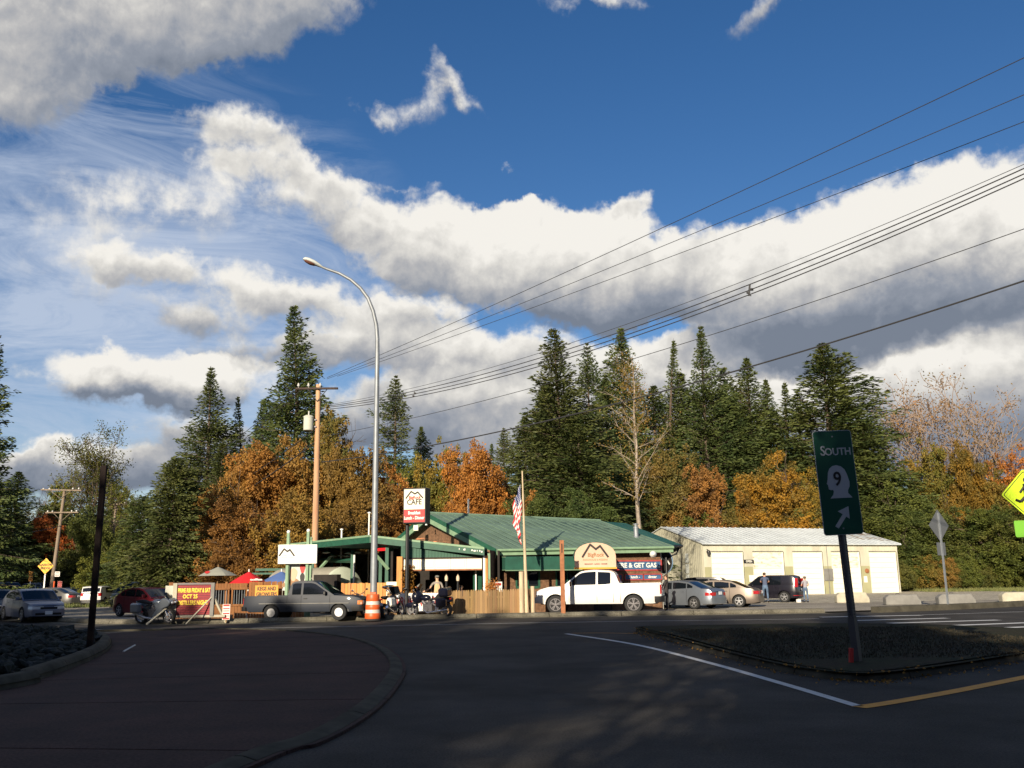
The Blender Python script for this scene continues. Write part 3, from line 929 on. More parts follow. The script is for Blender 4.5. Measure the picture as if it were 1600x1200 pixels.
def conifer(seed, H=20.0, base=0.06, rad=0.20, density=1.0, droop=0.40, irregular=0.4, shape=0.9, spray=1.0, whorl=.36, lean=0.0):
    """crown mesh, trunk mesh of a fir: uneven tiers of drooping branches carrying needle sprays"""
    g = np.random.default_rng(seed)
    P, D, L, W = [], [], [], []
    wood = MB()
    z = H * base
    ph = g.uniform(0, 6.28, 4)
    k2 = g.uniform(.25, .6)
    while z < H * 0.992:
        t = (z / H - base) / (1 - base)
        Rz = H * rad * (1 - t) ** shape * (0.6 + 0.4 * min(1, t / 0.10)) + 0.05
        Rz *= 1 + .16 * math.sin(z * k2 * 2.1 + ph[0]) + .10 * math.sin(z * 1.9 + ph[1])
        nb = max(3, int(g.integers(4, 8) * density))
        a0 = g.uniform(0, 6.28)
        cx, cy = lean * t * t * H * .06 + .12 * math.sin(z * .5 + ph[2]) * (1 - t), .1 * math.sin(z * .4 + ph[3]) * (1 - t)
        for k in range(nb):
            a = a0 + k * 6.283 / nb + g.normal(0, .28)
            Lb = Rz * g.uniform(1 - irregular, 1.10) * (1 + .22 * math.sin(a + ph[1] + z * .12))
            if g.random() < .06:
                Lb *= 1.25
            if g.random() < .05:
                continue
            up = 0.55 * t ** 1.5 + 0.02 + g.normal(0, .07)
            dr = droop * (1 - t * 0.7) * g.uniform(.6, 1.3)
            m_ = max(3, int(Lb / 0.20))
            s = np.linspace(0.10, 1, m_)
            ux, uy = math.cos(a), math.sin(a)
            bz = z + Lb * (up * s - dr * s ** 1.7 + 0.20 * s ** 4)
            if Lb > 0.8:
                wood.tube([(cx, cy, z), (cx + ux * Lb * .45, cy + uy * Lb * .45, z + Lb * (up * .45 - dr * .24)), (cx + ux * Lb * .9, cy + uy * Lb * .9, z + Lb * (up * .9 - dr * .82 + .12))],
                          [0.05 * (1 - t) + .015, .03 * (1 - t) + .01, .008], 3, cap=False)
            for side in (-1, 1, 0):
                ls = (0.40 * spray * (1 - s * .72) * min(Lb, 3.0) + .16 * min(1, Lb)) * g.uniform(.6, 1.3, m_)
                if side == 0:
                    ls = ls * .5
                ang = a + side * g.normal(0.90, .20, m_)
                dx, dy = np.cos(ang), np.sin(ang)
                for q in (.2, .55, .95):
                    keep = g.random(m_) < 0.93
                    n = int(keep.sum())
                    px = cx + ux * Lb * s + dx * ls * q
                    py = cy + uy * Lb * s + dy * ls * q
                    pz = bz - 0.35 * ls * q * q - g.uniform(0, .16, m_) * min(1, Lb)
                    P.append(np.stack([px, py, pz], 1)[keep] + g.normal(0, .03, (n, 3)))
                    D.append(np.stack([dx + ux * .4 + g.normal(0, .35, m_), dy + uy * .4 + g.normal(0, .35, m_), np.full(m_, -0.35 + .9 * t * t) + g.normal(0, .35, m_)], 1)[keep])
                    sc = .55 + .45 * min(1, Lb / 1.4)
                    L.append(g.uniform(.20, .40, n) * sc)
                    W.append(g.uniform(.07, .13, n) * sc)
        z += g.uniform(.7, 1.3) * whorl * (1.0 if t < .8 else .7) * H / 20
    P, D, L, W = np.concatenate(P), np.concatenate(D), np.concatenate(L), np.concatenate(W)
    me = np_mesh('needles', blades(P, D, L, W, seed), 4, LM['fir'], mesh_only=True)
    tr = MB()
    tr.tube([(0, 0, -.3), (0, 0, H * .3), (0, 0, H * .65), (lean * H * .06, 0, H)], [H * .015, H * .011, H * .006, .01], 8)
    tr.v += []
    tr.f += [tuple(i + len(tr.v) for i in f) for f in wood.f]
    tr.m += wood.m
    tr.v += wood.v
    return me, tr.mesh('trunk', LM['bark'], smooth=True, fix=False)


def skeleton(g, H, spread, levels=4, n0=7, trunk_r=0.18, up=0.9, first=0.25):
    """recursive limbs; returns list of (points, radii) and twig tips with directions"""
    segs, tips = [], []

    def grow(p, d, L, r_, lev):
        n = 3
        pts, q, dd = [p], p.copy(), d.copy()
        for i in range(n):
            dd = (dd + Vector(g.normal(0, .16, 3)) + Vector((0, 0, .08))).normalized()
            q = q + dd * (L / n)
            pts.append(q.copy())
        segs.append((pts, [r_, r_ * .8, r_ * .65, r_ * .5]))
        if lev == 0:
            tips.append((q, dd))
            tips.append((pts[2], dd))
            return
        k = int(g.integers(2, 4)) + (1 if lev > 1 else 0)
        for j in range(k):
            a = g.uniform(0, 6.28)
            side = dd.cross(Vector((math.cos(a), math.sin(a), .3))).normalized()
            nd = (dd * g.uniform(.7, 1.1) + side * g.uniform(.5, .95)).normalized()
            grow(pts[int(g.integers(1, 4))], nd, L * g.uniform(.55, .8), r_ * .5, lev - 1)

    tp = [Vector((0, 0, -.2))]
    q = Vector((0, 0, 0))
    for i in range(6):
        q = q + Vector((g.normal(0, .12), g.normal(0, .12), H * .8 / 6))
        tp.append(q.copy())
    segs.append((tp, [trunk_r * (1 - .13 * i) for i in range(7)]))
    for j in range(n0):
        f = first + (0.97 - first) * j / n0
        i = min(5, int(f * 6))
        p = tp[i + 1] if i + 1 < len(tp) else tp[-1]
        a = j * 2.4 + g.uniform(-.4, .4)
        d = Vector((math.cos(a) * spread, math.sin(a) * spread, up)).normalized()
        grow(p, d, H * .30 * (1.15 - .5 * f), trunk_r * .45, levels - 1)
    return segs, tips


def broadleaf(seed, H=10.0, Rx=3.5, n_clump=620, per=70, leaf=.165, cs=.45, low=0.06, lm='leaf', bark='bark', lobes=9, cone=0.0):
    """crown of many leaf clumps along upward-leaning limbs: uneven outline with gaps; plus trunk and limbs"""
    g = np.random.default_rng(seed)
    C, lob = [], []
    for k in range(lobes):
        a = 2.4 * k + g.uniform(-.5, .5)
        zc = H * g.uniform(.22, .80)
        rr_ = Rx * (1 - cone * zc / H) * g.uniform(.25, .72) * (1 - .45 * max(0, zc / H - .5) / .5)
        lob.append((math.cos(a) * rr_, math.sin(a) * rr_, zc, Rx * g.uniform(.28, .48), H * g.uniform(.14, .26), math.cos(a) * .35, math.sin(a) * .35))
    lob.append((0, 0, H * .72, Rx * .42, H * .27, 0, 0))
    lob.append((0, 0, H * .35, Rx * .75, H * .30, 0, 0))
    wts = np.array([l[3] ** 2 * l[4] for l in lob]) ** .8
    ix = g.choice(len(lob), n_clump, p=wts / wts.sum())
    L_ = np.array(lob)[ix]
    d = g.normal(size=(n_clump, 3))
    d /= np.linalg.norm(d, axis=1, keepdims=True)
    q = g.random(n_clump) ** .40
    off = d * q[:, None] * L_[:, [3, 3, 4]] * g.uniform(.9, 1.25, (n_clump, 1))
    C = L_[:, :3] + off
    C[:, 0] += L_[:, 5] * off[:, 2]
    C[:, 1] += L_[:, 6] * off[:, 2]
    C = C[C[:, 2] > H * low]
    C = C[C[:, 2] < H * 1.02]
    n_clump = len(C)
    cr = g.uniform(.5, 1.3, n_clump) * cs
    idx = np.repeat(np.arange(n_clump), (per * np.clip(cr / cs, .6, 1.3)).astype(int))
    n = len(idx)
    off = g.normal(size=(n, 3))
    off /= np.linalg.norm(off, axis=1, keepdims=True)
    off *= (g.random((n, 1)) ** .6) * cr[idx][:, None] * np.array([1.0, 1.0, 1.05])
    P = C[idx] + off
    P[:, 2] = np.maximum(P[:, 2], .1)
    D = off + g.normal(0, .4, (n, 3)) + np.array([0, 0, -.15])
    L = g.uniform(.6, 1.4, n) * leaf
    V = blades(P, D, L, L * .66, seed)
    me = np_mesh('foliage', V, 4, LM[lm], mesh_only=True)
    segs, tips = skeleton(g, H * .82, .7, 3, 9, H * .013)
    w = MB()
    for p, r_ in segs:
        w.tube(p, [max(x_, .012) for x_ in r_], 3, cap=False)
    return me, w.mesh('trunk', LM[bark], smooth=True, fix=False)


def baretree(seed, H, spread, n0=14, levels=4, leafn=0, bark='palebark', lm='mixed', up=1.0, first=.3, tr=.014):
    g = np.random.default_rng(seed)
    segs, tips = skeleton(g, H, spread, levels, n0, H * tr, up, first)
    w = MB()
    for p, r_ in segs:
        w.tube(p, [max(q, .022) for q in r_], 4, cap=False)
    tm = w.mesh('trunk', LM[bark], smooth=True, fix=False)
    fm = None
    if leafn:
        T = np.array([tuple(t[0]) for t in tips])
        idx = g.integers(0, len(T), leafn)
        P = T[idx] + g.normal(0, .32, (leafn, 3))
        D = g.normal(size=(leafn, 3))
        L = g.uniform(.12, .24, leafn)
        fm = np_mesh('foliage', blades(P, D, L, L * .55, seed), 4, LM[lm], mesh_only=True)
    return fm, tm


def whipbare(seed, H):
    """straight pale trunk with thin limbs that rise at an angle and few leaves"""
    g = np.random.default_rng(seed)
    w = MB()
    tp = [Vector((g.normal(0, .05), g.normal(0, .05), H * i / 8)) for i in range(9)]
    w.tube(tp, [.21 * (1 - i / 8.6) + .015 for i in range(9)], 6, cap=False)
    tips = []
    for k in range(34):
        f = .38 + .58 * k / 34
        z = H * f
        a = k * 2.4 + g.uniform(-.3, .3)
        L = H * (.30 * (1.05 - f) + .05) * g.uniform(.3, 1.2)
        d = Vector((math.cos(a), math.sin(a), g.uniform(.75, 1.35))).normalized()
        p = Vector((0, 0, z))
        pts = [p]
        for i in range(4):
            d = (d + Vector(g.normal(0, .17, 3)) + Vector((0, 0, .05))).normalized()
            p = p + d * L / 4
            pts.append(p)
            for j in range(3):
                e = (d + Vector(g.normal(0, .55, 3))).normalized()
                q1 = p + e * L * g.uniform(.10, .26)
                w.tube([p, q1], [.014, .008], 3, cap=False)
                tips.append(q1)
        r0 = .055 * (1 - f) + .018
        w.tube(pts, [r0, r0 * .75, r0 * .55, r0 * .4, .010], 4, cap=False)
    T = np.array([tuple(t) for t in tips])
    n = 3600
    P = T[g.integers(0, len(T), n)] + g.normal(0, .35, (n, 3))
    D = g.normal(size=(n, 3))
    L = g.uniform(.10, .20, n)
    return np_mesh('foliage', blades(P, D, L, L * .6, seed), 4, LM['mixed'], mesh_only=True), w.mesh('trunk', LM['palebark'], smooth=True, fix=False)


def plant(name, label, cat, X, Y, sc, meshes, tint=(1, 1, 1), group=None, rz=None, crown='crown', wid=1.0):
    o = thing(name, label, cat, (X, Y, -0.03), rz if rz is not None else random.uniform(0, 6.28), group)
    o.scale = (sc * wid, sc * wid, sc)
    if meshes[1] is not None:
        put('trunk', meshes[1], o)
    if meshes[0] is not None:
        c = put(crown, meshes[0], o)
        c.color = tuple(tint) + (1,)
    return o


FIR = [conifer(11, 20, .06, .21, 1.3, .38, .38, .85, 1.25, .29, lean=.5), conifer(12, 20, .05, .17, 1.3, .36, .36, .85, 1.25, .29), conifer(13, 20, .03, .25, 1.4, .42, .42, .85, 1.2, .31),
       conifer(14, 20, .05, .15, 1.1, .32, .5, .95, 1.2, .32, lean=-.6), conifer(15, 12, .01, .27, 1.3, .75, .3, .6, 1.2, .32), conifer(16, 20, .05, .19, 1.2, .48, .45, .80, 1.3, .36), conifer(17, 20, .04, .23, 1.3, .34, .33, 1.0, 1.25, .30, lean=.3)]
BRD = [broadleaf(21, 11, 4.0, 860, 84), broadleaf(22, 11, 3.4, 740, 84, cone=.3), broadleaf(23, 8, 3.2, 600, 84, .15, .40, .02),
       broadleaf(24, 5, 2.6, 420, 66, .13, .34, .01), broadleaf(25, 11, 4.0, 820, 84, lobes=12), broadleaf(26, 8, 3.2, 480, 74, .15, .40, .02, lobes=7)]


def mats_of(src, lm):
    """the same crown shape with another leaf material"""
    me = src[0].copy()
    me.materials.clear()
    me.materials.append(LM[lm])
    return (me, src[1])


ORG = [mats_of(b, 'orange') for b in BRD]
GLD = [mats_of(b, 'gold') for b in BRD]
GRN = [mats_of(b, 'green') for b in BRD]
MIX = [mats_of(b, 'mixed') for b in BRD]


def tree_at(px, top, Y, hpx, kind, meshes, H, name, label, cat='tree', tint=(1, 1, 1), group=None, wpx=None, w0=None):
    """stand a tree where the photograph shows it: px = trunk, top = tip of the crown"""
    p = at(px, top, Y)
    s = (p.z + .03) / H
    wid = 1.0
    if wpx:
        wid = (wpx / FPX * Y) / (w0 * s)
    return plant(name, label, cat, p.x, Y, s, meshes, tint, group, wid=wid)


def forest():
    G = 'tall firs behind the buildings'
    firs = [
        (470, 480, 78, 0, 62, 'tallest fir of the left group, dark and ragged, behind the utility pole'),
        (333, 570, 80, 2, 62, 'broad fir with level branches left of the tallest left fir'),
        (383, 617, 84, 3, 26, 'slim small fir between two larger firs on the left'),
        (412, 622, 86, 1, 36, 'small dense fir tucked left under the tallest left fir'),
        (348, 690, 70, 1, 45, 'low dark fir in front of the broad left fir'),
        (619, 586, 76, 1, 46, 'single open fir just right of the street lamp'),
        (658, 664, 84, 1, 30, 'short fir at the right foot of the lone fir by the lamp'),
        (870, 509, 78, 0, 70, 'tall fir at the left end of the right fir group'),
        (917, 535, 84, 1, 42, 'slim fir second from the left in the right group'),
        (970, 509, 86, 1, 50, 'tall fir with rounded top behind the bare white tree'),
        (1040, 528, 92, 3, 34, 'thin crooked fir with sparse top in the right group'),
        (1093, 505, 84, 0, 58, 'tall fir with bent tips crossed by the cables'),
        (1166, 556, 90, 1, 50, 'mid height fir right of the tall bent tipped fir'),
        (1196, 590, 96, 1, 36, 'lower fir in the dip of the right tree line'),
        (1222, 598, 98, 3, 34, 'lower slim fir left of the widest fir'),
        (1284, 534, 92, 2, 105, 'widest fir with spreading tips behind the green route sign'),
        (850, 600, 92, 1, 60, 'fir filling between the two leftmost firs of the right group'),
        (945, 585, 94, 0, 60, 'fir filling behind the rounded top fir of the right group'),
        (1062, 580, 96, 1, 55, 'fir filling left of the bent tipped fir'),
        (1140, 575, 98, 0, 60, 'fir filling right of the bent tipped fir'),
        (1245, 610, 98, 1, 55, 'fir filling left of the widest fir'),
        (1325, 600, 98, 0, 60, 'fir filling right of the widest fir'),
        (787, 668, 96, 1, 34, 'small distant fir left of the right fir group'),
        (765, 690, 98, 3, 24, 'smallest distant fir above the cafe roof'),
        (820, 650, 88, 2, 60, 'low wide fir at the foot of the right group'),
        (905, 640, 76, 2, 75, 'dense low fir in front of the right group'),
        (1020, 600, 88, 2, 70, 'full fir filling the middle of the right group'),
        (1130, 610, 86, 2, 70, 'full dark fir above the cream garage'),
        (1210, 640, 88, 2, 75, 'full dark fir left of the widest fir'),
        (1345, 640, 94, 1, 60, 'fir at the right shoulder of the widest fir'),
        (1385, 690, 97, 3, 30, 'small fir tip beside the pale bare trees'),
        (-14, 498, 52, 2, 66, 'tall dark fir cut by the left edge'),
        (275, 716, 58, 4, 66, 'drooping deep green cedar reaching the ground left of the orange trees'),
        (226, 775, 80, 4, 48, 'lower drooping cedar beside the deep green cedar'),
        (215, 835, 92, 4, 36, 'distant cedar low behind the parked cars'),
        (30, 735, 88, 1, 50, 'dark fir on the left behind the yellow warning sign'),
        (-25, 700, 80, 2, 60, 'dark fir low at the left edge'),
        (88, 790, 96, 2, 46, 'shaded fir behind the left utility pole'),
    ]
    Hs = [20, 20, 20, 20, 12, 20, 20]
    W0 = [20 * .21, 20 * .17, 20 * .25, 20 * .15, 12 * .27, 20 * .19, 20 * .23]
    for px, top, Y, k, hw, lab in firs:
        if 950 < px < 1410:
            Y = max(Y, 104 + (px % 7))
        kk_ = k
        if k in (0, 1, 2) and px % 2:
            k = {0: 6, 1: 5, 2: 6}[k]
        if px < 170 and Y < 107 and px > -30 and top > 600:
            Y = 108 + px % 5
        t = random.uniform(.85, 1.15)
        warm = random.uniform(.95, 1.12)
        tree_at(px, top, Y, 0, 'fir', FIR[k], Hs[k], 'cedar_tree' if k == 4 else 'fir_tree', lab, 'tree', (t * warm * 1.15, t * 1.15, t * 1.02), G if k != 4 else 'drooping cedars on the left', wpx=hw * (1.72 if k != 4 else 1.15), w0=W0[k])
    O = 'autumn trees behind the cafe'
    W = [4.0, 3.4, 3.2, 2.6, 4.0, 3.2]
    HH = [11, 11, 8, 5, 11, 8]
    dec = [
        (368, 728, 64, 0, ORG, 62, (1.0, .98, .9), 'orange brown maple left end of the autumn row'),
        (405, 692, 66, 0, ORG, 75, (1.05, .92, .8), 'rust orange maple with rounded crown behind the patio'),
        (455, 676, 68, 0, ORG, 72, (.95, .98, .9), 'bronze maple directly left of the wooden utility pole'),
        (375, 775, 56, 1, ORG, 60, (.75, .68, .7), 'red brown young maple in front of the autumn row'),
        (520, 640, 70, 1, MIX, 55, (1.15, 1.0, .8), 'olive and yellow tall tree right of the wooden utility pole'),
        (560, 690, 66, 0, ORG, 60, (.72, .80, .75), 'olive brown tree left of the street lamp'),
        (470, 770, 56, 2, ORG, 70, (.85, .95, .8), 'low olive orange maple behind the white logo sign'),
        (550, 780, 58, 2, ORG, 70, (.72, .78, .75), 'low olive bush tree behind the patio roof'),
        (608, 720, 68, 0, ORG, 48, (1.2, .98, .8), 'orange tree right behind the street lamp post'),
        (650, 712, 74, 1, GRN, 50, (1.3, 1.2, .9), 'yellow green tree above the cafe pole sign'),
        (690, 690, 72, 1, MIX, 45, (1.2, 1.2, .8), 'yellow green slender tree above the gable'),
        (735, 690, 70, 0, ORG, 62, (1.25, .98, .8), 'bright orange maple above the cafe roof'),
        (780, 740, 74, 0, ORG, 50, (1.1, .9, .8), 'dull orange maple left of the right fir group'),
        (640, 790, 60, 2, ORG, 60, (1.0, .9, .8), 'low rust tree close behind the gable'),
        (720, 790, 60, 2, ORG, 60, (1.3, 1.0, .8), 'low golden orange tree close behind the green roof'),
        (835, 770, 64, 0, GRN, 62, (.75, .85, .8), 'dark green broad tree behind the flag'),
        (900, 760, 64, 0, GRN, 68, (.7, .85, .8), 'dark green broad tree behind the arched sign'),
        (960, 740, 70, 0, GRN, 60, (1.0, 1.0, .8), 'green tree behind the bare white tree'),
        (1035, 690, 72, 1, MIX, 60, (.95, .9, .9), 'brown thin leaved tree right of the bare white tree'),
        (1090, 725, 74, 0, ORG, 58, (.95, .85, .9), 'rust brown tree above the left half of the garage'),
        (1060, 790, 68, 2, GRN, 62, (1.2, 1.15, .8), 'low olive tree behind the garage ridge'),
        (1140, 780, 74, 2, MIX, 60, (.9, .9, .8), 'low brown tree above the garage roof'),
        (1215, 700, 78, 0, GLD, 70, (1.0, .92, 1.0), 'golden maple left of the green route sign'),
        (1180, 770, 76, 2, GLD, 45, (.95, .8, 1.0), 'low golden orange maple at the garage roof'),
        (1260, 730, 84, 0, GLD, 55, (.9, .95, 1.0), 'yellow maple partly behind the green route sign'),
        (1225, 800, 80, 2, GRN, 50, (1.0, 1.0, 1.0), 'low green tree behind the garage roof'),
        (1390, 735, 102, 0, GRN, 80, (.95, 1.0, .9), 'green broad tree right of the route sign'),
        (1350, 790, 100, 1, GRN, 70, (1.1, 1.05, .9), 'olive tree above the right end of the garage'),
        (1445, 690, 106, 1, MIX, 50, (1.1, 1.1, .8), 'yellow brown tree under the pale bare trees'),
        (1490, 690, 104, 0, GLD, 48, (.8, .78, .9), 'bright orange tree right of the grey backed sign'),
        (1545, 715, 106, 0, MIX, 50, (1.1, 1.0, .8), 'rust tree at the right near the lime sign'),
        (1590, 700, 104, 1, ORG, 55, (1.25, .9, .8), 'orange tree cut by the right edge'),
        (1640, 700, 100, 0, MIX, 60, (1.1, .9, .8), 'brown tree beyond the right edge'),
        (1420, 800, 96, 0, GRN, 75, (.95, 1.0, .9), 'mid green tree behind the concrete blocks'),
        (1480, 790, 96, 0, GRN, 65, (1.0, .95, .9), 'olive tree behind the grey backed sign'),
        (1540, 790, 94, 0, GRN, 70, (.95, 1.0, .8), 'olive green tree left of the lime sign'),
        (1610, 780, 92, 0, GRN, 70, (1.0, .95, .8), 'green tree behind the lime sign'),
        (1560, 740, 104, 1, MIX, 50, (1.0, 1.0, .8), 'brown green tree between orange trees on the right'),
        (1310, 760, 104, 1, GRN, 60, (.9, 1.0, .9), 'green tree behind the route sign'),
        (150, 800, 92, 0, GRN, 50, (1.0, 1.0, .9), 'green tree behind the parked cars on the left'),
        (185, 850, 84, 2, GRN, 50, (1.2, 1.15, .8), 'sunlit green bush tree behind the white hatchback'),
        (240, 860, 72, 2, GRN, 55, (1.1, 1.05, .8), 'sunlit green bush tree behind the red car'),
        (318, 850, 66, 2, MIX, 45, (.8, .95, .8), 'brown green bush tree behind the grey umbrella'),
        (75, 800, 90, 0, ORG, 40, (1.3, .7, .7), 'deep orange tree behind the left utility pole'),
        (35, 850, 86, 2, GRN, 60, (.6, .6, .7), 'shaded dark bush on the far left'),  # low tints from here put the left corner's shade into the leaf colour
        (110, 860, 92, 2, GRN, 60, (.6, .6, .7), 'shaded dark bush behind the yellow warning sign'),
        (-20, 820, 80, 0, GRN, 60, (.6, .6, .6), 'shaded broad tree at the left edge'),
    ]
    for n_, (px, top, Y, k, S, hw, tint, lab) in enumerate(dec):
        if n_ % 2 and k in (0, 2):
            k = {0: 4, 2: 5}[k]
        if 950 < px < 1410:
            Y = max(Y, 97 + (px % 5))
        if px < 170:
            Y = max(Y, 107 + px % 4)
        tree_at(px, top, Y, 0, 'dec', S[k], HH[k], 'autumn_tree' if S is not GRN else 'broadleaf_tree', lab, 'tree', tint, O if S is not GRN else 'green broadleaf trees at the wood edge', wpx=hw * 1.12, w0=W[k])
    # bare trees
    b1 = whipbare(41, 20)
    tree_at(988, 566, 62, 0, 'b', b1, 20 * .98, 'bare_tree', 'nearly bare tree with thin white trunk behind the cafe roof', 'tree', (1.2, 1.0, .8))
    b2 = baretree(42, 14, .6, 11, 4, 1700, up=1.0, first=.35, bark='twig', lm='mixed', tr=.008)
    tree_at(1425, 640, 112, 0, 'b', b2, 14, 'bare_tree', 'pale bare tree left of the fan shaped bare tree', 'tree', (1.3, .9, .8))
    b3 = baretree(43, 14, .85, 12, 4, 1900, up=1.0, first=.40, bark='twig', lm='mixed', tr=.008)
    tree_at(1502, 630, 110, 0, 'b', b3, 14, 'bare_tree', 'fan shaped bare tree rising above the orange trees on the right', 'tree', (1.3, .9, .8))
    b4 = baretree(44, 13, .35, 12, 4, 12000, bark='bark', lm='green', up=1.2, first=.15)
    tree_at(150, 722, 125, 0, 'b', b4, 13, 'bare_tree', 'thin willow like tree with few leaves behind the left poles', 'tree', (.9, .8, .5))
    # poplars
    pop = broadleaf(31, 20, 1.7, 420, 60, .24, .5, .05, 'green', cone=.6)
    for px, top, lab in ((192, 742, 'pale green poplar, middle of three on the far left'), (176, 744, 'pale green poplar, left of three on the far left'),
                         (203, 756, 'pale green poplar, right of three on the far left'), (88, 740, 'faint poplar behind the left utility pole'),
                         (106, 742, 'faint poplar right of the left utility pole')):
        p = at(px, top, 165)
        plant('poplar_tree', lab, 'tree', p.x, 165, (p.z + .03) / 20, pop, (1.7, 1.5, 1.0), 'distant poplars')
    # undergrowth at the edge of the wood, right, centre and left
    k = 0
    sh = 'bushes along the foot of the wood'
    rs = random.Random(9)
    for i in range(30):
        px = 1395 + i * 8.5
        Y = 95 + rs.uniform(-3, 5)
        p = at(px, 880 + rs.uniform(-22, 14), Y)
        m_ = (GRN, GRN, MIX, GRN)[i % 4][3]
        t = rs.uniform(.75, 1.25)
        plant('bush', ('green leafy bush', 'green leafy bush', 'brownish leafy bush', 'green leafy bush')[i % 4] + ' at the shaded foot of the right wood', 'bush', p.x, Y, (p.z + .03) / 5 * 1.05, m_, (t, t * rs.uniform(.85, 1.05), t * .8), sh)
    for i in range(20):
        px = 345 + i * 31
        Y = 61 + rs.uniform(-3, 4)
        if 1050 < px:
            Y = 100
        p = at(px, 838 + rs.uniform(-25, 10), Y)
        t = rs.uniform(.8, 1.2)
        plant('bush', ('orange leafy bush', 'green leafy bush', 'brownish leafy bush')[i % 3] + ' behind the cafe and patio roofs', 'bush', p.x, Y, (p.z + .03) / 5 * 1.1, (ORG, GRN, MIX)[i % 3][3], (t, t * .95, t * .8), 'bushes behind the cafe')
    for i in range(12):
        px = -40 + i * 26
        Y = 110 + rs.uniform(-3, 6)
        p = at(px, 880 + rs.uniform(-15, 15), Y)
        t = rs.uniform(.4, .8)  # dark tint range stands in for the shade over these bushes
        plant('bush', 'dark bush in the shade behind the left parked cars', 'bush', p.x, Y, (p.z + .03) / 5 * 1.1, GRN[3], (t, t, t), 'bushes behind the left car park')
    # a far mass of trees that closes the gaps
    n = 26
    for i in range(n):
        px = -60 + i * 70
        top = 800 + rs.uniform(-20, 20)
        if px > 240:
            top = 745 + rs.uniform(-20, 20)
        p = at(px, top, 122)
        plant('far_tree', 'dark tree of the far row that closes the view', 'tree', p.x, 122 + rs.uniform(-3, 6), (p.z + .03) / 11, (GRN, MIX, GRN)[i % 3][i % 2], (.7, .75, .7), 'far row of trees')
    # trees behind the photographer, whose shade covers the road
    S = 'trees behind the photographer'
    for X, Y, H, k in SHADE:
        s = H / 20
        plant('fir_tree', 'tall tree behind the camera that shades the roundabout', 'tree', X, Y, s, FIR[k], (1, 1, 1), S, wid=1.25)
    for i, (X, Y, H) in enumerate(SHADE_L):
        plant('fir_tree', 'tall tree beyond the left edge that shades the far left corner', 'tree', X, Y, H / 20, FIR[(0, 2, 6)[i % 3]], (1, 1, 1), 'trees beyond the left edge', wid=1.4)
    for X, Y, H in SHADE_T:
        plant('bare_tree', 'unseen thin leaved tree added behind the camera to dapple the road', 'tree', X, Y, H / 14, b2, (.9, .8, .7), S)
    for X, Y, H in SHADE_B:
        plant('broadleaf_tree', 'broad tree behind the camera that shades the roundabout', 'tree', X, Y, H / 11, GRN[0], (1, 1, 1), S, wid=.8 if -9 < X < 4 else 1.15)


SHADE = [(-44, -12, 24, 2), (-37, -10, 22, 0), (-31, -13, 19, 2), (-25, -11, 17.5, 0), (-19.5, -13, 18.3, 2), (-13.5, -15, 18.8, 2), (-16, -9, 17, 0),
         (-12, -14, 18.4, 0), (9.5, -14, 19.5, 2), (-50, -10, 24, 2), (-40, -20, 27, 2), (-28, -21, 20.5, 2), (-13, -22, 21, 2), (-5, -23, 21, 2), (17, -12, 20, 2), (25, -8, 22, 2), (14, -22, 24, 2), (4.5, -24, 17, 2),
         (31, -2, 20, 2), (33, 8, 20, 0), (36, 17, 18, 2), (-46, -2, 20, 2), (-44, 6, 19, 0), (-48, 14, 18, 2), (-36, -2, 16, 0), (-27, -5, 15, 0)]  # this row: unseen trees added beside the road to hold back skylight
SHADE_L = [(-88, 52, 29), (-80, 50, 28), (-73, 52, 30), (-67, 48, 27), (-84, 60, 30), (-76, 61, 28), (-62, 44, 20)]
SHADE_T = [(-5.0, -8.5, 11.5), (-8.3, -12, 15)]  # added in the gap between the firs to break up the sunlight
SHADE_B = [(-45, -6, 13), (-33, -6, 13), (-22, -6, 13), (-12.5, -7, 12.5), (-1.0, -9, 14.5), (-3.9, -6.5, 5.6), (-1.2, -5, 4.5), (7, -10, 12.5), (13, -11, 13), (-28, -8, 14), (-17, -7, 13.5), (-38, -8, 14), (-10.8, -9, 12), (2.2, -13, 10.5), (19, -6, 14), (24, -1, 13), (11, -7, 11), (27, 6, 12)]  # the lowest crowns are added, unseen, to keep sun off the near road
forest()
scatter_blades('verge_grass', [(39, 75, 88, 96, 4), (44, 90, 84, 90, 2), (-46, -30, 68, 72, .7)], 60000, mat('dry_grass', (0.20, 0.19, 0.06), 0.8, col2=(0.10, 0.13, 0.035), vscale=.4, world=True), h=(.15, .55), w=.03, label='rough grass along the foot of the wood')
scatter_blades('median_grass', [(4.5, 12, 17.5, 28, 1)], 14000, mat('dark_grass', (0.034, 0.027, 0.014), 0.9, world=True, var=.3), h=(.03, .08), w=.010, z=.13, label='sparse short grass on the right median island')

# ------------------------------------------------------------ cafe building
def frame(a, b):
    """rotation about Z that turns +X along a->b"""
    return math.atan2(b[1] - a[1], b[0] - a[0])


def slab(mb, pts, t, mi=0):
    """roof plane from a polygon of 3-D points, thickness t downwards"""
    n = len(pts)
    vs = [Vector(p) for p in pts] + [Vector(p) - Vector((0, 0, t)) for p in pts]
    fs = [tuple(range(n)), tuple(range(n, 2 * n))[::-1]] + [(k, n + k, n + (k + 1) % n, (k + 1) % n) for k in range(n)]
    mb.add(vs, fs, mi)


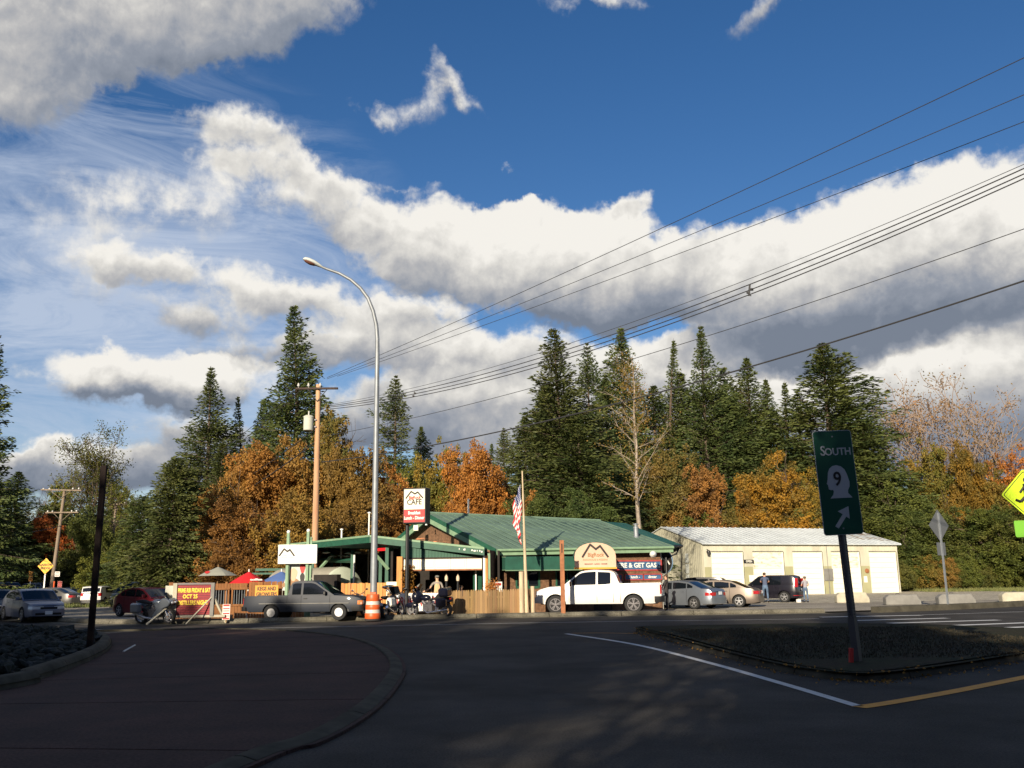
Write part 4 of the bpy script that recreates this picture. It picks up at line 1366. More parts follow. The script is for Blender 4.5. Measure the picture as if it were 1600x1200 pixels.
def ribs(mb, A, B, C, D, step, w=.04, h=.035, mi=0):
    """raised seams on the quad A-B (eave) to D-C (ridge)"""
    A, B, C, D = map(Vector, (A, B, C, D))
    n = max(2, int((B - A).length / step))
    nm = (B - A).cross(D - A).normalized()
    if nm.z < 0:
        nm = -nm
    u = (B - A).normalized()
    for i in range(n + 1):
        f = i / n
        a, b = A.lerp(B, f), D.lerp(C, f)
        mb.add([a - u * w / 2, a + u * w / 2, b + u * w / 2, b - u * w / 2,
                a - u * w / 2 + nm * h, a + u * w / 2 + nm * h, b + u * w / 2 + nm * h, b - u * w / 2 + nm * h],
               [(4, 5, 6, 7), (0, 4, 7, 3), (1, 2, 6, 5), (0, 1, 5, 4), (3, 7, 6, 2)], mi)


def wall(mb, a, b, z0, z1, t=.15, holes=(), mi=0):
    """upright wall from a to b; holes: (s0, s1, h0, h1) along the wall"""
    a, b = Vector(a[:2]), Vector(b[:2])
    L = (b - a).length
    u = (b - a) / L
    rz = math.atan2(u.y, u.x)
    xs = sorted({0, L} | {h[0] for h in holes} | {h[1] for h in holes})
    for x0, x1 in zip(xs, xs[1:]):
        cuts = [(z0, z1)]
        for h in holes:
            if h[0] <= x0 + 1e-6 and h[1] >= x1 - 1e-6:
                nc = []
                for p, q in cuts:
                    if h[2] > p:
                        nc.append((p, min(q, h[2])))
                    if h[3] < q:
                        nc.append((max(p, h[3]), q))
                cuts = nc
        for p, q in cuts:
            c = a + u * (x0 + x1) / 2
            mb.box((c.x, c.y, (p + q) / 2), (x1 - x0, t, q - p), rz, mi=mi)


def V3(p, z):
    return Vector((p[0], p[1], z))


cafe = thing('cafe_building', 'low brown shingled cafe with green metal roofs, gable and open front', 'building', (0, 0, 0))
# main roof: eave A-B, ridge C-D, the far slope behind
A = at(776, 858, 45.3)
B = at(1052, 853.5, 48.4)
C = at(668, 802, 50.6)
D = at(938, 814, 54.5)
G = Vector((2 * C.x - A.x + .35, 2 * C.y - A.y, A.z))      # left foot of the gable
E_ = Vector((2 * D.x - B.x, 2 * D.y - B.y, B.z))
rf = MB()
slab(rf, [A, B, D, C], .10)
slab(rf, [C, D, E_, G], .10)
roof = rf.build('roof', M['green_roof'], cafe)
rb_ = MB()
ribs(rb_, A + Vector((0, 0, .002)), B + Vector((0, 0, .002)), D, C, .42, .045, .03)
rb_.build('roof_seam', M['green_roof'], roof, kind='stuff')
rd = MB()
rd.tube([C + Vector((0, 0, .03)), D + Vector((0, 0, .03))], .07, 6)
rd.build('ridge_cap', M['green_roof'], roof)
# rake boards of the gable: dark edge over a pale board
for p, q, nm in ((C, A, 'barge_board'), (C, G, 'barge_board')):
    d_ = (q - p).normalized()
    pe = q + d_ * .02
    out = Vector((d_.y, -d_.x, 0)).normalized() * (.10 if nm and q is A else .10)
    if out.y > 0:
        out = -out
    bb = MB()
    hv = Vector((0, 0, 1))
    for off, h0, h1, mi, th in ((0, .03, -.19, 0, .05), (.004, -.19, -.44, 1, .05)):
        o1 = out * (1 + off)
        vs = [p + out + hv * h0, pe + out + hv * h0, pe + out + hv * h1, p + out + hv * h1]
        vs += [v_ - out.normalized() * th for v_ in vs]
        bb.add(vs, [(0, 1, 2, 3), (7, 6, 5, 4), (0, 4, 5, 1), (3, 2, 6, 7), (1, 5, 6, 2), (0, 3, 7, 4)], mi)
    ob = bb.build('barge_board', [M['green_trim'], M['green_pale']], cafe)
# gutter along the eave with the pale fascia under it
gt = MB()
gt.tube([A + Vector((.05, -.06, -.06)), B + Vector((0, -.06, -.06))], .07, 8)
gt.build('gutter', M['green_pale'], cafe)
fs = MB()
uAB = (B - A).normalized()
nAB = Vector((uAB.y, -uAB.x, 0)).normalized()
a2, b2 = A - nAB * .02, B - nAB * .02
fs.add([a2 - Vector((0, 0, .10)), b2 - Vector((0, 0, .10)), b2 - Vector((0, 0, .30)), a2 - Vector((0, 0, .30)),
        a2 - nAB * .04 - Vector((0, 0, .10)), b2 - nAB * .04 - Vector((0, 0, .10)), b2 - nAB * .04 - Vector((0, 0, .30)), a2 - nAB * .04 - Vector((0, 0, .30))],
       [(0, 1, 2, 3), (7, 6, 5, 4), (3, 2, 6, 7), (0, 4, 5, 1), (1, 5, 6, 2), (0, 3, 7, 4)])
fs.build('fascia', M['green_pale'], cafe)
# gable wall: dark underlay with single cedar shingles over it
gw = MB()
inn = (A - G).normalized()
gn = Vector((inn.y, -inn.x, 0)).normalized()
if gn.y > 0:
    gn = -gn
setb = -gn * .45
pA, pG, pC = A + setb, G + setb, C + setb
ga = [V3(pG, 0), V3(pA, 0), V3(pA, pA.z - .12), V3(pC, pC.z - .12), V3(pG, pG.z - .12)]
gb = [q - gn * .12 for q in ga]
gw.add(ga + gb, [(0, 1, 2, 3, 4), (9, 8, 7, 6, 5)] + [(k, 5 + k, 5 + (k + 1) % 5, (k + 1) % 5) for k in range(5)])
gw.build('gable_wall', M['brownwall'], cafe)
shm = MB()
shm.box((0, 0, 0), (1, .03, 1), rx=R(-4))
sh_me = [shm.mesh('shingle', M['shingle'])]
gL = (V3(pA, 0) - V3(pG, 0)).length
gu = (V3(pA, 0) - V3(pG, 0)).normalized()
rs = random.Random(5)
row = 0
z = 3.45
ns = 0
while z < pC.z - .35:
    x = gL * .18 + rs.uniform(0, .3)
    while x < gL:
        w_ = rs.uniform(.26, .5)
        mid = x + w_ / 2
        top_here = pA.z + (pC.z - pA.z) * (1 - abs(mid - gL / 2) / (gL / 2)) - .42
        if z + .1 < top_here and ns < 285:
            o = put('shingle', sh_me[0], cafe)
            c = V3(pG, 0) + gu * mid + gn * (.035 + rs.uniform(0, .015))
            o.location = (c.x, c.y, z + .13 + rs.uniform(-.02, .02))
            o.rotation_euler = (0, 0, math.atan2(gu.y, gu.x))
            o.scale = (w_ - .015, 1, .30)
            t_ = rs.uniform(.6, 1.5)
            o.color = (t_ * 1.1, t_, t_ * .95, 1)
            ns += 1
        x += w_
    z += .24
    row += 1
# rear wing with the darker roof
r1, r2 = at(925, 813.5, 58.5), at(978, 817.5, 60.5)
r3, r4 = at(1064, 850.5, 53.8), at(1040, 852, 51)
wg = MB()
slab(wg, [r4, r3, r2, r1], .10)
r5 = Vector((r2.x + 4.0, r2.y + 6.5, r3.z))
slab(wg, [r3, r5, r2 + Vector((0, .01, 0))], .10)
wo = wg.build('rear_roof', M['green_dkroof'], cafe)
gg = MB()
gg.tube([r4 + Vector((0, -.05, -.10)), r3 + Vector((0.05, -.05, -.10))], .075, 8)
gg.tube([r3 + Vector((0.05, -.05, -.10)), r5 + Vector((0, 0, -.1))], .075, 8)
gg.build('gutter', M['black'], cafe)
# walls of the main block
wB = B - nAB * .7 - uAB * .45
wA = A - nAB * .7 + uAB * .3
Lw = (V3(wB, 0) - V3(wA, 0)).length
wins = [(.9, 2.1, 1.25, 2.2), (3.0, 4.2, 1.25, 2.2), (7.0 - 2.0, 6.0, 0.0, 2.15)]
mw = MB()
wall(mw, wA, wB, 0, A.z - .05, .14, holes=wins)
mw.build('front_wall', M['brownwall'], cafe)
cw = MB()
uw = (V3(wB, 0) - V3(wA, 0)).normalized()
nw_ = Vector((uw.y, -uw.x, 0))
rzz = math.atan2(uw.y, uw.x)
for k in range(17):
    s_ = 0.0
    while s_ < Lw - .05:
        w_ = min(random.uniform(.10, .24), Lw - s_)
        z_ = .12 + k * .185
        mid = s_ + w_ / 2
        s_ += w_
        if any(h[0] - .08 < mid < h[1] + .08 and h[2] - .15 < z_ < h[3] + .1 for h in wins):
            continue
        cc_ = V3(wA, z_) + uw * mid + nw_ * (.085 + random.uniform(0, .008))
        cw.box(cc_, (w_ - .008, .016, .19), rzz, rx=R(-4))
cw.build('wall_shingles', M['brownwall'], cafe, fix=False, kind='stuff')
ew = MB()
wC = wB + Vector((-nAB.x, -nAB.y, 0)) * 6
wall(ew, wB + Vector((0.05, 0.1, 0)), wC, 0, B.z - .05, .14)
ew.build('end_wall', M['wallwhite'], cafe)
bk = MB()
wall(bk, wC, V3(G, 0) - gn * 1.0, 0, 3.1, .14)
bk.build('rear_wall', M['brownwall'], cafe)
rzw = math.atan2((wB - wA).y, (wB - wA).x)


def on_wall(a, s, z, out=0.0):
    """point s metres along the cafe's front wall"""
    c = V3(a, 0) + (V3(wB, 0) - V3(wA, 0)).normalized() * s + Vector((nAB.x, nAB.y, 0)) * out
    return Vector((c.x, c.y, z))


for s0, s1, h0, h1 in wins[:2]:
    w_ = s1 - s0
    c = on_wall(wA, (s0 + s1) / 2, (h0 + h1) / 2)
    wf = MB()
    for k, (cx, cz, dx, dz) in enumerate(((0, (h1 - h0) / 2, w_, .09), (0, -(h1 - h0) / 2, w_, .12), (-w_ / 2, 0, .09, h1 - h0), (w_ / 2, 0, .09, h1 - h0), (0, 0, .06, h1 - h0))):
        wf.box((c.x + math.cos(rzw) * cx, c.y + math.sin(rzw) * cx, c.z + cz), (dx, .2, dz), rzw)
    fr = wf.build('window', M['green_trim'], cafe)
    gp = MB()
    gp.box(c, (w_ - .1, .02, h1 - h0 - .1), rzw)
    gp.build('pane', M['glass'], fr)
dr = MB()
c = on_wall(wA, 5.5, 1.05)
dr.box(c, (.98, .06, 2.1), rzw)
dr.build('door', M['dk_brown'], cafe)
# long awning and the domed entrance awning
aw = MB()
zt, zb, ou = A.z - .32, 2.08, 1.25
s_a, s_b = .05, Lw * .52
P0, P1 = on_wall(wA, s_a - .1, zt, .08), on_wall(wA, s_b, zt, .08)
Q0, Q1 = on_wall(wA, s_a - .1, zb + .62, ou), on_wall(wA, s_b, zb + .62, ou)
T0, T1 = on_wall(wA, s_a - .1, zb, ou), on_wall(wA, s_b, zb, ou)
W0_, W1_ = on_wall(wA, s_a - .1, zb, .08), on_wall(wA, s_b, zb, .08)
nseg = 14
rows_t, rows_q, rows_b, rows_s = [], [], [], []
for i in range(nseg + 1):
    f = i / nseg
    rows_t.append(P0.lerp(P1, f))
    rows_q.append(Q0.lerp(Q1, f) + Vector((0, 0, .015 * math.sin(f * 40))))
    rows_b.append(T0.lerp(T1, f))
aw.grid([rows_t, rows_q, rows_b])
aw.add([P0, Q0, T0, W0_], [(0, 1, 2, 3)])
aw.add([P1, Q1, T1, W1_], [(3, 2, 1, 0)])
awo = aw.build('awning', M['awning'], cafe)
fr = MB()
fr.tube([T0 + Vector((0, 0, -.02)), T1 + Vector((0, 0, -.02))], .025, 6)
for i in range(7):
    f = i / 6
    fr.tube([W0_.lerp(W1_, f), T0.lerp(T1, f)], .018, 5)
    fr.tube([Q0.lerp(Q1, f) - Vector((0, 0, .02)), P0.lerp(P1, f) - Vector((0, 0, .02))], .018, 5)
fr.build('awning_frame', M['green_pale'], awo)
# domed awning: face with rounded top
fc = at(930, 867, 44.6)
fw, fh = 64 / FPX * 44.6, 37.5 / FPX * 44.6
rzd = R(4)
dome = thing('entrance_awning', 'green domed entrance canopy whose peach face carries a black mountain mark', 'awning', (fc.x, fc.y, fc.z - fh / 2), rzd)
arc = [(-fw / 2, 0), (fw / 2, 0), (fw / 2, fh * .42)]
for i in range(1, 13):
    t_ = i / 13
    a_ = PI * t_
    arc.append((math.cos(a_) * fw / 2, fh * .42 + math.sin(a_) ** .85 * fh * .58))
arc.append((-fw / 2, fh * .42))
fm = MB()
fm.poly(arc, .05, 'Y', 0)
fm.build('face', M['peach'], dome)
cv = MB()
cv.grid([[(x, .05, z) for x, z in arc[1:]], [(x * 1.04 + .25, 2.3, z * 1.0 + .02) for x, z in arc[1:]]])
cv.build('canopy', M['awning'], dome)
hm = MB()
hm.box((0, .03, -.04), (fw + .06, .08, .08))
hm.build('frame', M['orange_sign'], dome)


def mountain(mb, w, h, t, y0, d=.012, cx=0, cz=0):
    """the M-shaped twin peak line"""
    P = [(-.5, 0), (-.19, 1), (0.03, .62), (.20, .88), (.5, 0)]
    P = [(cx + x * w, cz + z * h) for x, z in P]
    for k in range(len(P) - 1):
        a, b = Vector((P[k][0], 0, P[k][1])), Vector((P[k + 1][0], 0, P[k + 1][1]))
        d_ = (b - a).normalized()
        n_ = Vector((-d_.z, 0, d_.x))
        a = a - d_ * t * .28
        b = b + d_ * t * .28
        vs = [a - n_ * t / 2, b - n_ * t / 2, b + n_ * t / 2, a + n_ * t / 2]
        mb.add([(v_.x, y0 - .001 * k, v_.z) for v_ in vs] + [(v_.x, y0 - d - .001 * k, v_.z) for v_ in vs], [(0, 1, 2, 3), (7, 6, 5, 4), (0, 4, 5, 1), (1, 5, 6, 2), (2, 6, 7, 3), (3, 7, 4, 0)])


mm = MB()
mountain(mm, 1.22, .58, .095, -.002, cz=fh * .42)
mm.build('mountain_mark', M['blktext'], dome)
text('lettering', 'BigRock', .25, M['brtext'], dome, (0.02, -.022, fh * .50), xs=.95, bold=.004)
text('lettering', 'ROADHOUSE & PIZZERIA', .115, M['brtext'], dome, (0.0, -.008, fh * .30), xs=.92)
text('lettering', 'BREAKFAST - LUNCH - DINNER', .082, M['blktext'], dome, (0.02, -.008, fh * .13), xs=.95, bold=.002)
# painted boards on the wall
bp = at(1012, 883, 47.6)
wsg = thing('wall_slogan_board', 'blue and red slogan board on the cafe wall above the white pickup', 'sign', (bp.x, bp.y, bp.z), rzw)


def board(root, name, cx, cz, w, h, fmat, bmat, t=.035, fr=.055):
    b_ = MB()
    b_.box((cx, 0, cz), (w, t, h))
    o = b_.build(name, fmat, root)
    g_ = MB()
    for x, z, dx, dz in ((0, h / 2 + fr / 2, w + 2 * fr, fr), (0, -h / 2 - fr / 2, w + 2 * fr, fr), (-w / 2 - fr / 2, 0, fr, h), (w / 2 + fr / 2, 0, fr, h)):
        g_.box((cx + x, -.01, cz + z), (dx, t + .03, dz))
    g_.build('board_frame', bmat, o)
    return o


board(wsg, 'board', -.55, 0, 3.45, .40, M['blue_board'], M['red_board'], fr=.07)
text('lettering', 'EAT HERE & GET GAS...', .33, M['whttext'], wsg, (-.50, -.024, 0), xs=.98, bold=.007)
for tx, cx in (('breakfast -', -1.62), ('- lunch -', -.35), ('dinner', .68)):
    board(wsg, 'board', cx, -.58, 1.0 if cx > -1 else 1.1, .22, M['blue_board'], M['red_board'], fr=.05)
    text('lettering', tx, .20, M['whttext'], wsg, (cx, -.024, -.58), xs=.95, bold=.004)
# move the board on to the wall plane
wn = (V3(wB, 0) - V3(wA, 0)).normalized()
s_b = (V3(bp, 0) - V3(wA, 0)).dot(wn)
q = on_wall(wA, s_b, bp.z, .10)
wsg.location = q
# round hanging sign at the corner
rp = at(1038, 878, 49.5)
rsn = thing('round_sign', 'round dark hanging sign with pale mountain mark at the cafe corner', 'sign', rp, R(-52))
rm = MB()
rm.lathe([(0.001, -.03), (.58, -.03), (.58, .03), (0.001, .03)], n=28, axis='Y')
rm.build('disc', M['blktext'], rsn)
mm = MB()
mountain(mm, .8, .35, .07, -.034, cz=-.12)
mm.build('mountain_mark', M['whttext'], rsn)
rr_ = MB()
rr_.tube([(math.cos(k * PI / 14) * .58, 0, math.sin(k * PI / 14) * .58) for k in range(29)], .035, 6)
rr_.build('rim', M['blueobj'], rsn)
ar = MB()
ar.tube([(-.6, .0, .68), (.6, .0, .68)], .025, 6)
ar.tube([(0, 0, .68), (0, 0, .58)], .02, 6)
ar.build('bracket', M['black'], rsn)
# downpipe at the corner
dp = MB()
dp.tube([r3 + Vector((-.1, -.05, -.16)), r3 + Vector((-.35, -.35, -.55)), V3(wB, 3.0) + Vector((.35, .1, -.35)), V3(wB, 0.1) + Vector((.35, .1, 0))], .045, 6)
dp.build('downpipe', M['black'], cafe)
# flue on the roof
fl = at(994, 838, 50.3)
st = MB()
st.lathe([(.17, -.10), (.14, .0), (.13, .02), (.13, .42), (.15, .42), (.15, .50), (.09, .52), (.09, .62), (.16, .62), (.16, .66), (0.01, .70)], c=fl, n=12)
st.build('flue', M['steel'], cafe, smooth=True)
vp = at(732, 803, 52)
st = MB()
st.tube([vp - Vector((0, 0, .2)), vp + Vector((0, 0, .85))], .05, 8)
st.build('vent_pipe', M['white'], cafe)
# small white floodlight box and bracket lamp on the gable
gb_ = at(650, 825, 50.2)
bx = MB()
bx.box(gb_, (.26, .2, .30))
bx.build('alarm_box', M['cream'], cafe, bevel=.02)
gb_ = at(666, 817, 49.6)
bx = MB()
bx.lathe([(.02, .1), (.05, .08), (.05, -.02), (.03, -.04), (.07, -.12), (.01, -.14)], c=gb_, n=10)
bx.build('gable_lamp', M['white'], cafe, smooth=True)
fl_ = at(1021, 866, 46.6)
bx = MB()
bx.lathe([(.03, -.14), (.09, -.05), (.17, .08), (.17, .12), (.02, .12)], c=fl_, n=12, axis='Y')
bx.tube([fl_, fl_ + Vector((0, .4, .1))], .03, 6)
bx.build('flood_lamp', M['white'], cafe, smooth=True)

# ------------------------------------------------------------ front lean-to with the roll-up door, patio roof
YL = 44.0
f0 = at(578, 838, 44.2)       # high corner of the fascia
f1 = at(757, 857.5, 43.5)     # low right end
f2 = at(436, 853, 51.0)       # left end, further off
patio = thing('patio_shelter', 'green timber patio shelter with wide sloping fascia beside the cafe gable', 'shelter', (0, 0, 0))
pr = MB()
back1, back2 = Vector((f1.x, 46.3, f1.z + .15)), Vector((f0.x + 1, 54, f0.z + .1))
slab(pr, [f2 + Vector((0, 0, .0)), f0, f1, back1, back2, Vector((f2.x + 1, 58, f2.z))], .06)
pr.build('roof', M['green_dkroof'], patio)
for a_, b_, h in ((f2, f0, .30), (f0, f1, .30)):
    d_ = (b_ - a_).normalized()
    n_ = Vector((d_.y, -d_.x, 0)).normalized()
    m_ = MB()
    vs = [a_ + n_ * .05 + Vector((0, 0, .03)), b_ + n_ * .05 + Vector((0, 0, .03)), b_ + n_ * .05 - Vector((0, 0, h)), a_ + n_ * .05 - Vector((0, 0, h))]
    vs += [v_ - n_ * .045 for v_ in vs]
    m_.add(vs, [(0, 1, 2, 3), (7, 6, 5, 4), (0, 4, 5, 1), (3, 2, 6, 7), (1, 5, 6, 2), (0, 3, 7, 4)])
    m_.build('fascia', M['green_trim'], patio)
    m_ = MB()
    vs = [a_ + n_ * .07 + Vector((0, 0, .06)), b_ + n_ * .07 + Vector((0, 0, .06)), b_ + n_ * .07 + Vector((0, 0, -.03)), a_ + n_ * .07 + Vector((0, 0, -.03))]
    vs += [v_ - n_ * .09 for v_ in vs]
    m_.add(vs, [(0, 1, 2, 3), (7, 6, 5, 4), (0, 4, 5, 1), (3, 2, 6, 7), (1, 5, 6, 2), (0, 3, 7, 4)])
    m_.build('flashing', M['green_pale'], patio)
pm = MB()
pm.box((0, 0, .5), (.16, .16, 1))
post_me = pm.mesh('post', M['green_trim'])
for px, y0, Y in ((605, 860, 44.6), (595, 862, 47), (612, 858, 45.2), (551, 870, 47.5), (489, 862, 50.5), (519, 866, 53)):
    p = at(px, y0, Y)
    o = put('post', post_me, patio)
    o.location = (p.x, p.y, 0)
    o.scale = (1, 1, 3.2)
for (xa, ya), (xb, yb), Y in (((588, 868), (607, 890), 44.5), ((500, 888), (516, 870), 50.3)):
    a_, b_ = at(xa, ya, Y), at(xb, yb, Y)
    m_ = MB()
    m_.tube([a_, b_], .075, 4)
    m_.build('brace', M['green_pale'], patio)
m_ = MB()
a_, b_ = at(500, 876, 52.5), at(550, 876, 48)
m_.tube([a_, b_], .11, 4)
m_.build('beam', M['green_trim'], patio)
# near-black wall stands in for the shade of the patio's open back
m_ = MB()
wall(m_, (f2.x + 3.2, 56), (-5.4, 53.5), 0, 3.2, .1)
m_.build('patio_shade_wall', M['interior'], patio)
# small string lights and pale ceiling fixtures
for k, (px, py, Y) in enumerate(((510, 863, 50), (545, 864, 49), (558, 863, 49), (520, 869, 51), (543, 869, 50), (533, 868, 51))):
    p = at(px, py, Y)
    m_ = MB()
    m_.lathe([(.02, .05), (.20, 0), (.22, -.03), (.05, -.05)], c=p, n=12)
    m_.build('ceiling_lamp', M['white'], patio, smooth=True)
rs = random.Random(4)
p = at(596, 858.5, 46.0)
ns_ = thing('neon_sign', 'small red glowing sign under the patio roof right of the street lamp', 'sign', p)
m_ = MB()
m_.box((0, 0, 0), (.40, .04, .14), ry=R(-3))
m_.build('tube_lettering', M['neon'], ns_, bevel=.02)

# lean-to front: framed opening, green board band, half raised white sectional door
lt = thing('roll_up_door', 'white sectional door raised halfway in the green boarded cafe front', 'door', (0, 0, 0))
dl, dr_ = at(631, 881, YL), at(753, 881, YL)
ztop, zbot = at(690, 872.5, YL).z, at(690, 889.5, YL).z
nP = 5
for k in range(nP):
    x0 = dl.x + (dr_.x - dl.x) * k / nP
    x1 = dl.x + (dr_.x - dl.x) * (k + 1) / nP
    m_ = MB()
    m_.box(((x0 + x1) / 2, YL, (ztop + zbot) / 2), (x1 - x0 - .004, .05, ztop - zbot))
    m_.box(((x0 + x1) / 2, YL - .03, (ztop + zbot) / 2), (x1 - x0 - .16, .02, ztop - zbot - .16))
    m_.build('door_panel', M['cream'], lt, bevel=.01)
m_ = MB()
m_.box(((dl.x + dr_.x) / 2, YL + .01, zbot - .03), (dr_.x - dl.x, .06, .06))
m_.build('bottom_seal', M['rust'], lt)
front = thing('cafe_front_extension', 'green boarded front of the cafe framing the dark open doorway', 'building front', (0, 0, 0))
# vertical green boards between fascia and door head
m_b = MB()
m_b.box((0, 0, .5), (.135, .03, 1.0))
gb_me = m_b.mesh('board', M['green_trim'])
x = at(629, 870, YL).x
xe = at(757, 870, YL).x
zh = ztop + .05
while x < xe:
    f = (x - f0.x) / (f1.x - f0.x)
    zt_ = f0.z + (f1.z - f0.z) * f - .26
    o = put('board', gb_me, front)
    o.location = (x, YL - .03, zh)
    o.scale = (1, 1, max(.05, zt_ - zh))
    x += .145
m_ = MB()
m_.box(((dl.x + dr_.x) / 2, YL - .02, zh - .035), (dr_.x - dl.x + .5, .1, .06))
m_.build('head_rail', M['dk_brown'], front)
for px, w_, mt, z1 in ((624.5, .26, 'orange_wood', 2.75), (756.5, .10, 'white', 2.75), (760.5, .14, 'orange_wood', 2.75), (764, .12, 'green_pale', 2.85)):
    p = at(px, 880, YL - .05)
    m_ = MB()
    m_.box((p.x, p.y, z1 / 2), (w_, .14, z1))
    m_.build('door_post', M[mt], front)
m_ = MB()
wall(m_, (-1.20, YL + .1), (wA.x, wA.y + .1), 0, 3.0, .12)
m_.build('side_wall', M['brownwall'], front)
# dark room behind the opening
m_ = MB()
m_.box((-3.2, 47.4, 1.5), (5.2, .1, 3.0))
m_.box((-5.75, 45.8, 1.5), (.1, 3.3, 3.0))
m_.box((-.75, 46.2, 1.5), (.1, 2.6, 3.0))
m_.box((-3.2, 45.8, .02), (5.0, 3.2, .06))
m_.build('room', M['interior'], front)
# inner green door leaf and pale rail
m_ = MB()
p = at(746, 915, YL + .8)
m_.box((p.x, p.y, 1.35), (.42, .06, 2.0), R(25))
m_.build('inner_door', M['green_trim'], front)
m_ = MB()
p = at(743.5, 915, YL + .6)
m_.box((p.x, p.y, 1.35), (.06, .06, 2.0))
m_.build('inner_door_edge', M['white'], front)
# letters left from an old sign on the fascia
for px, w_ in ((718, .03), (726, .09), (727, .02), (738, .06), (742, .10), (746, .03), (750, .05), (753, .07)):
    f = (at(px, 850, 43.8).x - f0.x) / (f1.x - f0.x)
    p = f0.lerp(f1, f)
    m_ = MB()
    m_.box((p.x, p.y - .062, p.z - .12 + random.uniform(-.03, .03)), (w_, .01, .07))
    m_.build('letter_scrap', M['whttext'], front)

# ------------------------------------------------------------ storage tank under the patio roof
tk = thing('storage_tank', 'long horizontal grey green tank with domed pale end under the patio roof', 'tank', (0, 0, 0))
te = at(536, 893, 49.0)
rt = 1.25
tc_ = Vector((te.x, te.y, 1.15))
ax = Vector((-.72, .69, 0)).normalized()
m_ = MB()
m_.tube([tc_, tc_ + ax * 5.5], rt, 28)
m_.build('shell', M['tank_side'], tk, smooth=True)
m_ = MB()
ex = -ax
prof = [(rt, 0), (rt * .96, .12), (rt * .75, .26), (rt * .4, .35), (.01, .38)]
m_.tube([tc_ + ex * h for r_, h in prof], [r_ for r_, h in prof], 28)
m_.build('end_cap', M['tank'], tk, smooth=True)
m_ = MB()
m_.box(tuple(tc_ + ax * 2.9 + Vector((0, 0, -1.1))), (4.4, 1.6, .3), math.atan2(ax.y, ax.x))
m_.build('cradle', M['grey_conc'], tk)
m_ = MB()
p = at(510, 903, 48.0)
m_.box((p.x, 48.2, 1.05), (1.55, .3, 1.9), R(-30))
m_.build('dark_window_box', M['interior'], patio)  # dark box added for the dark window area on the tank's side
# ladder-like pale pipe beside the tank
m_ = MB()
p = at(553, 900, 47.3)
m_.tube([V3(p, 1.0), V3(p, 2.95)], .05, 6)
m_.build('gauge_pipe', M['white'], tk)

# ------------------------------------------------------------ cream garage with five doors
GA = at(1100, 900, 80.0)
gdir = Vector((math.cos(R(22)), math.sin(R(22)), 0))
gin = Vector((-gdir.y, gdir.x, 0))
GL, GD, GH = 21.3, 12.5, 4.5
garage = thing('garage_building', 'long cream metal garage with five white doors and pale metal roof', 'building', (GA.x, GA.y, 0), R(22))
ph_ = GL / 5
doors = [(.75 + i * ph_, .75 + i * ph_ + 3.25, 0.0, 3.78) for i in range(5)]
doors[4] = (doors[4][0] + .1, doors[4][1] + .05, 0, 3.78)
m_ = MB()
wall(m_, (0, 0), (GL, 0), 0, GH, .2, holes=doors)
fwl = m_.build('front_wall', M['garage'], garage)
m_ = MB()
xs_ = [0] + [v_ for d_ in doors for v_ in d_[:2]] + [GL]
for k in range(0, len(xs_), 2):
    a_, b_ = xs_[k], xs_[k + 1]
    if b_ - a_ > .3 and k < 10:
        m_ = MB()
        m_.box(((a_ + b_) / 2, -.105, 1.25), (b_ - a_ - .10, .01, 2.5))
        m_.build('olive_paint_patch', M['garage_olive'], fwl)
m_ = MB()
for k in range(60):
    m_.box((k * GL / 60 + .1, -.108, GH - .35), (.025, .016, .66))
m_.build('wall_rib', M['garage'], fwl, kind='stuff')
for i, (x0, x1, h0, h1) in enumerate(doors):
    w_ = x1 - x0
    dd = thing('garage_door', None, None)
    o = MB()
    # frame is the door's own object, the panels its children
    for x, z, dx, dz in ((x0 + .03, h1 / 2, .06, h1), (x1 - .03, h1 / 2, .06, h1), ((x0 + x1) / 2, h1 - .03, w_ - .12, .06)):
        o.box((x, .02, z), (dx, .12, dz))
    bpy.data.objects.remove(dd)
    df = o.build('garage_door', M['garage_door'], garage)
    tk_ = MB()
    tk_.box((x1 + .035, -.085, h1 / 2), (.05, .05, h1))
    tk_.box(((x0 + x1) / 2, -.085, h1 + .03), (w_ + .02, .05, .05))
    tk_.build('door_shade_strip', M['steel_dk'], df)  # dark strips stand in for shade lines beside and above the door
    for k in range(8):
        zz = .03 + k * (h1 - .09) / 8
        hp = (h1 - .09) / 8
        p_ = MB()
        p_.box(((x0 + x1) / 2, .05, zz + hp / 2), (w_ - .13, .05, hp - .012))
        rusty = (i in (1, 3) and k >= 5)
        p_.build('door_panel', M['rusty_door'] if rusty else M['garage_door'], df, bevel=.008)
# side wall: ribbed siding with two columns of translucent strips
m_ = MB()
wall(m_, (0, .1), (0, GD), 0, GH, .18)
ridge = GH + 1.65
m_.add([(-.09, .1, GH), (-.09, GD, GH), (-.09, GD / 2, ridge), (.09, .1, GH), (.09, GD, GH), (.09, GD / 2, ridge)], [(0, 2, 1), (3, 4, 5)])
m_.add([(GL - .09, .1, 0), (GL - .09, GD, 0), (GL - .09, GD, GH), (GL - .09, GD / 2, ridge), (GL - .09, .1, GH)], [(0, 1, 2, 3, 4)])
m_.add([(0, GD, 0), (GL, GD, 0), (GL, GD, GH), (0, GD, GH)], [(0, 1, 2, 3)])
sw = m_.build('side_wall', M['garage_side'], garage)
m_ = MB()
for k in range(42):
    yy = .25 + k * .29
    zt_ = GH + 1.65 * (1 - abs(yy - GD / 2) / (GD / 2)) - .1
    m_.box((-.115, yy, zt_ / 2), (.05, .05, zt_))
m_.build('siding_rib', M['garage_side'], sw, kind='stuff')
for yy, zs in ((2.3, ((.9, 1.9), (2.0, 2.8), (2.9, 3.7))), (6.4, ((.9, 3.6),))):
    for z0, z1 in zs:
        m_ = MB()
        m_.box((-.15, yy, (z0 + z1) / 2), (.02, .5, z1 - z0))
        m_.build('skylight_panel', M['greyboard'], sw)
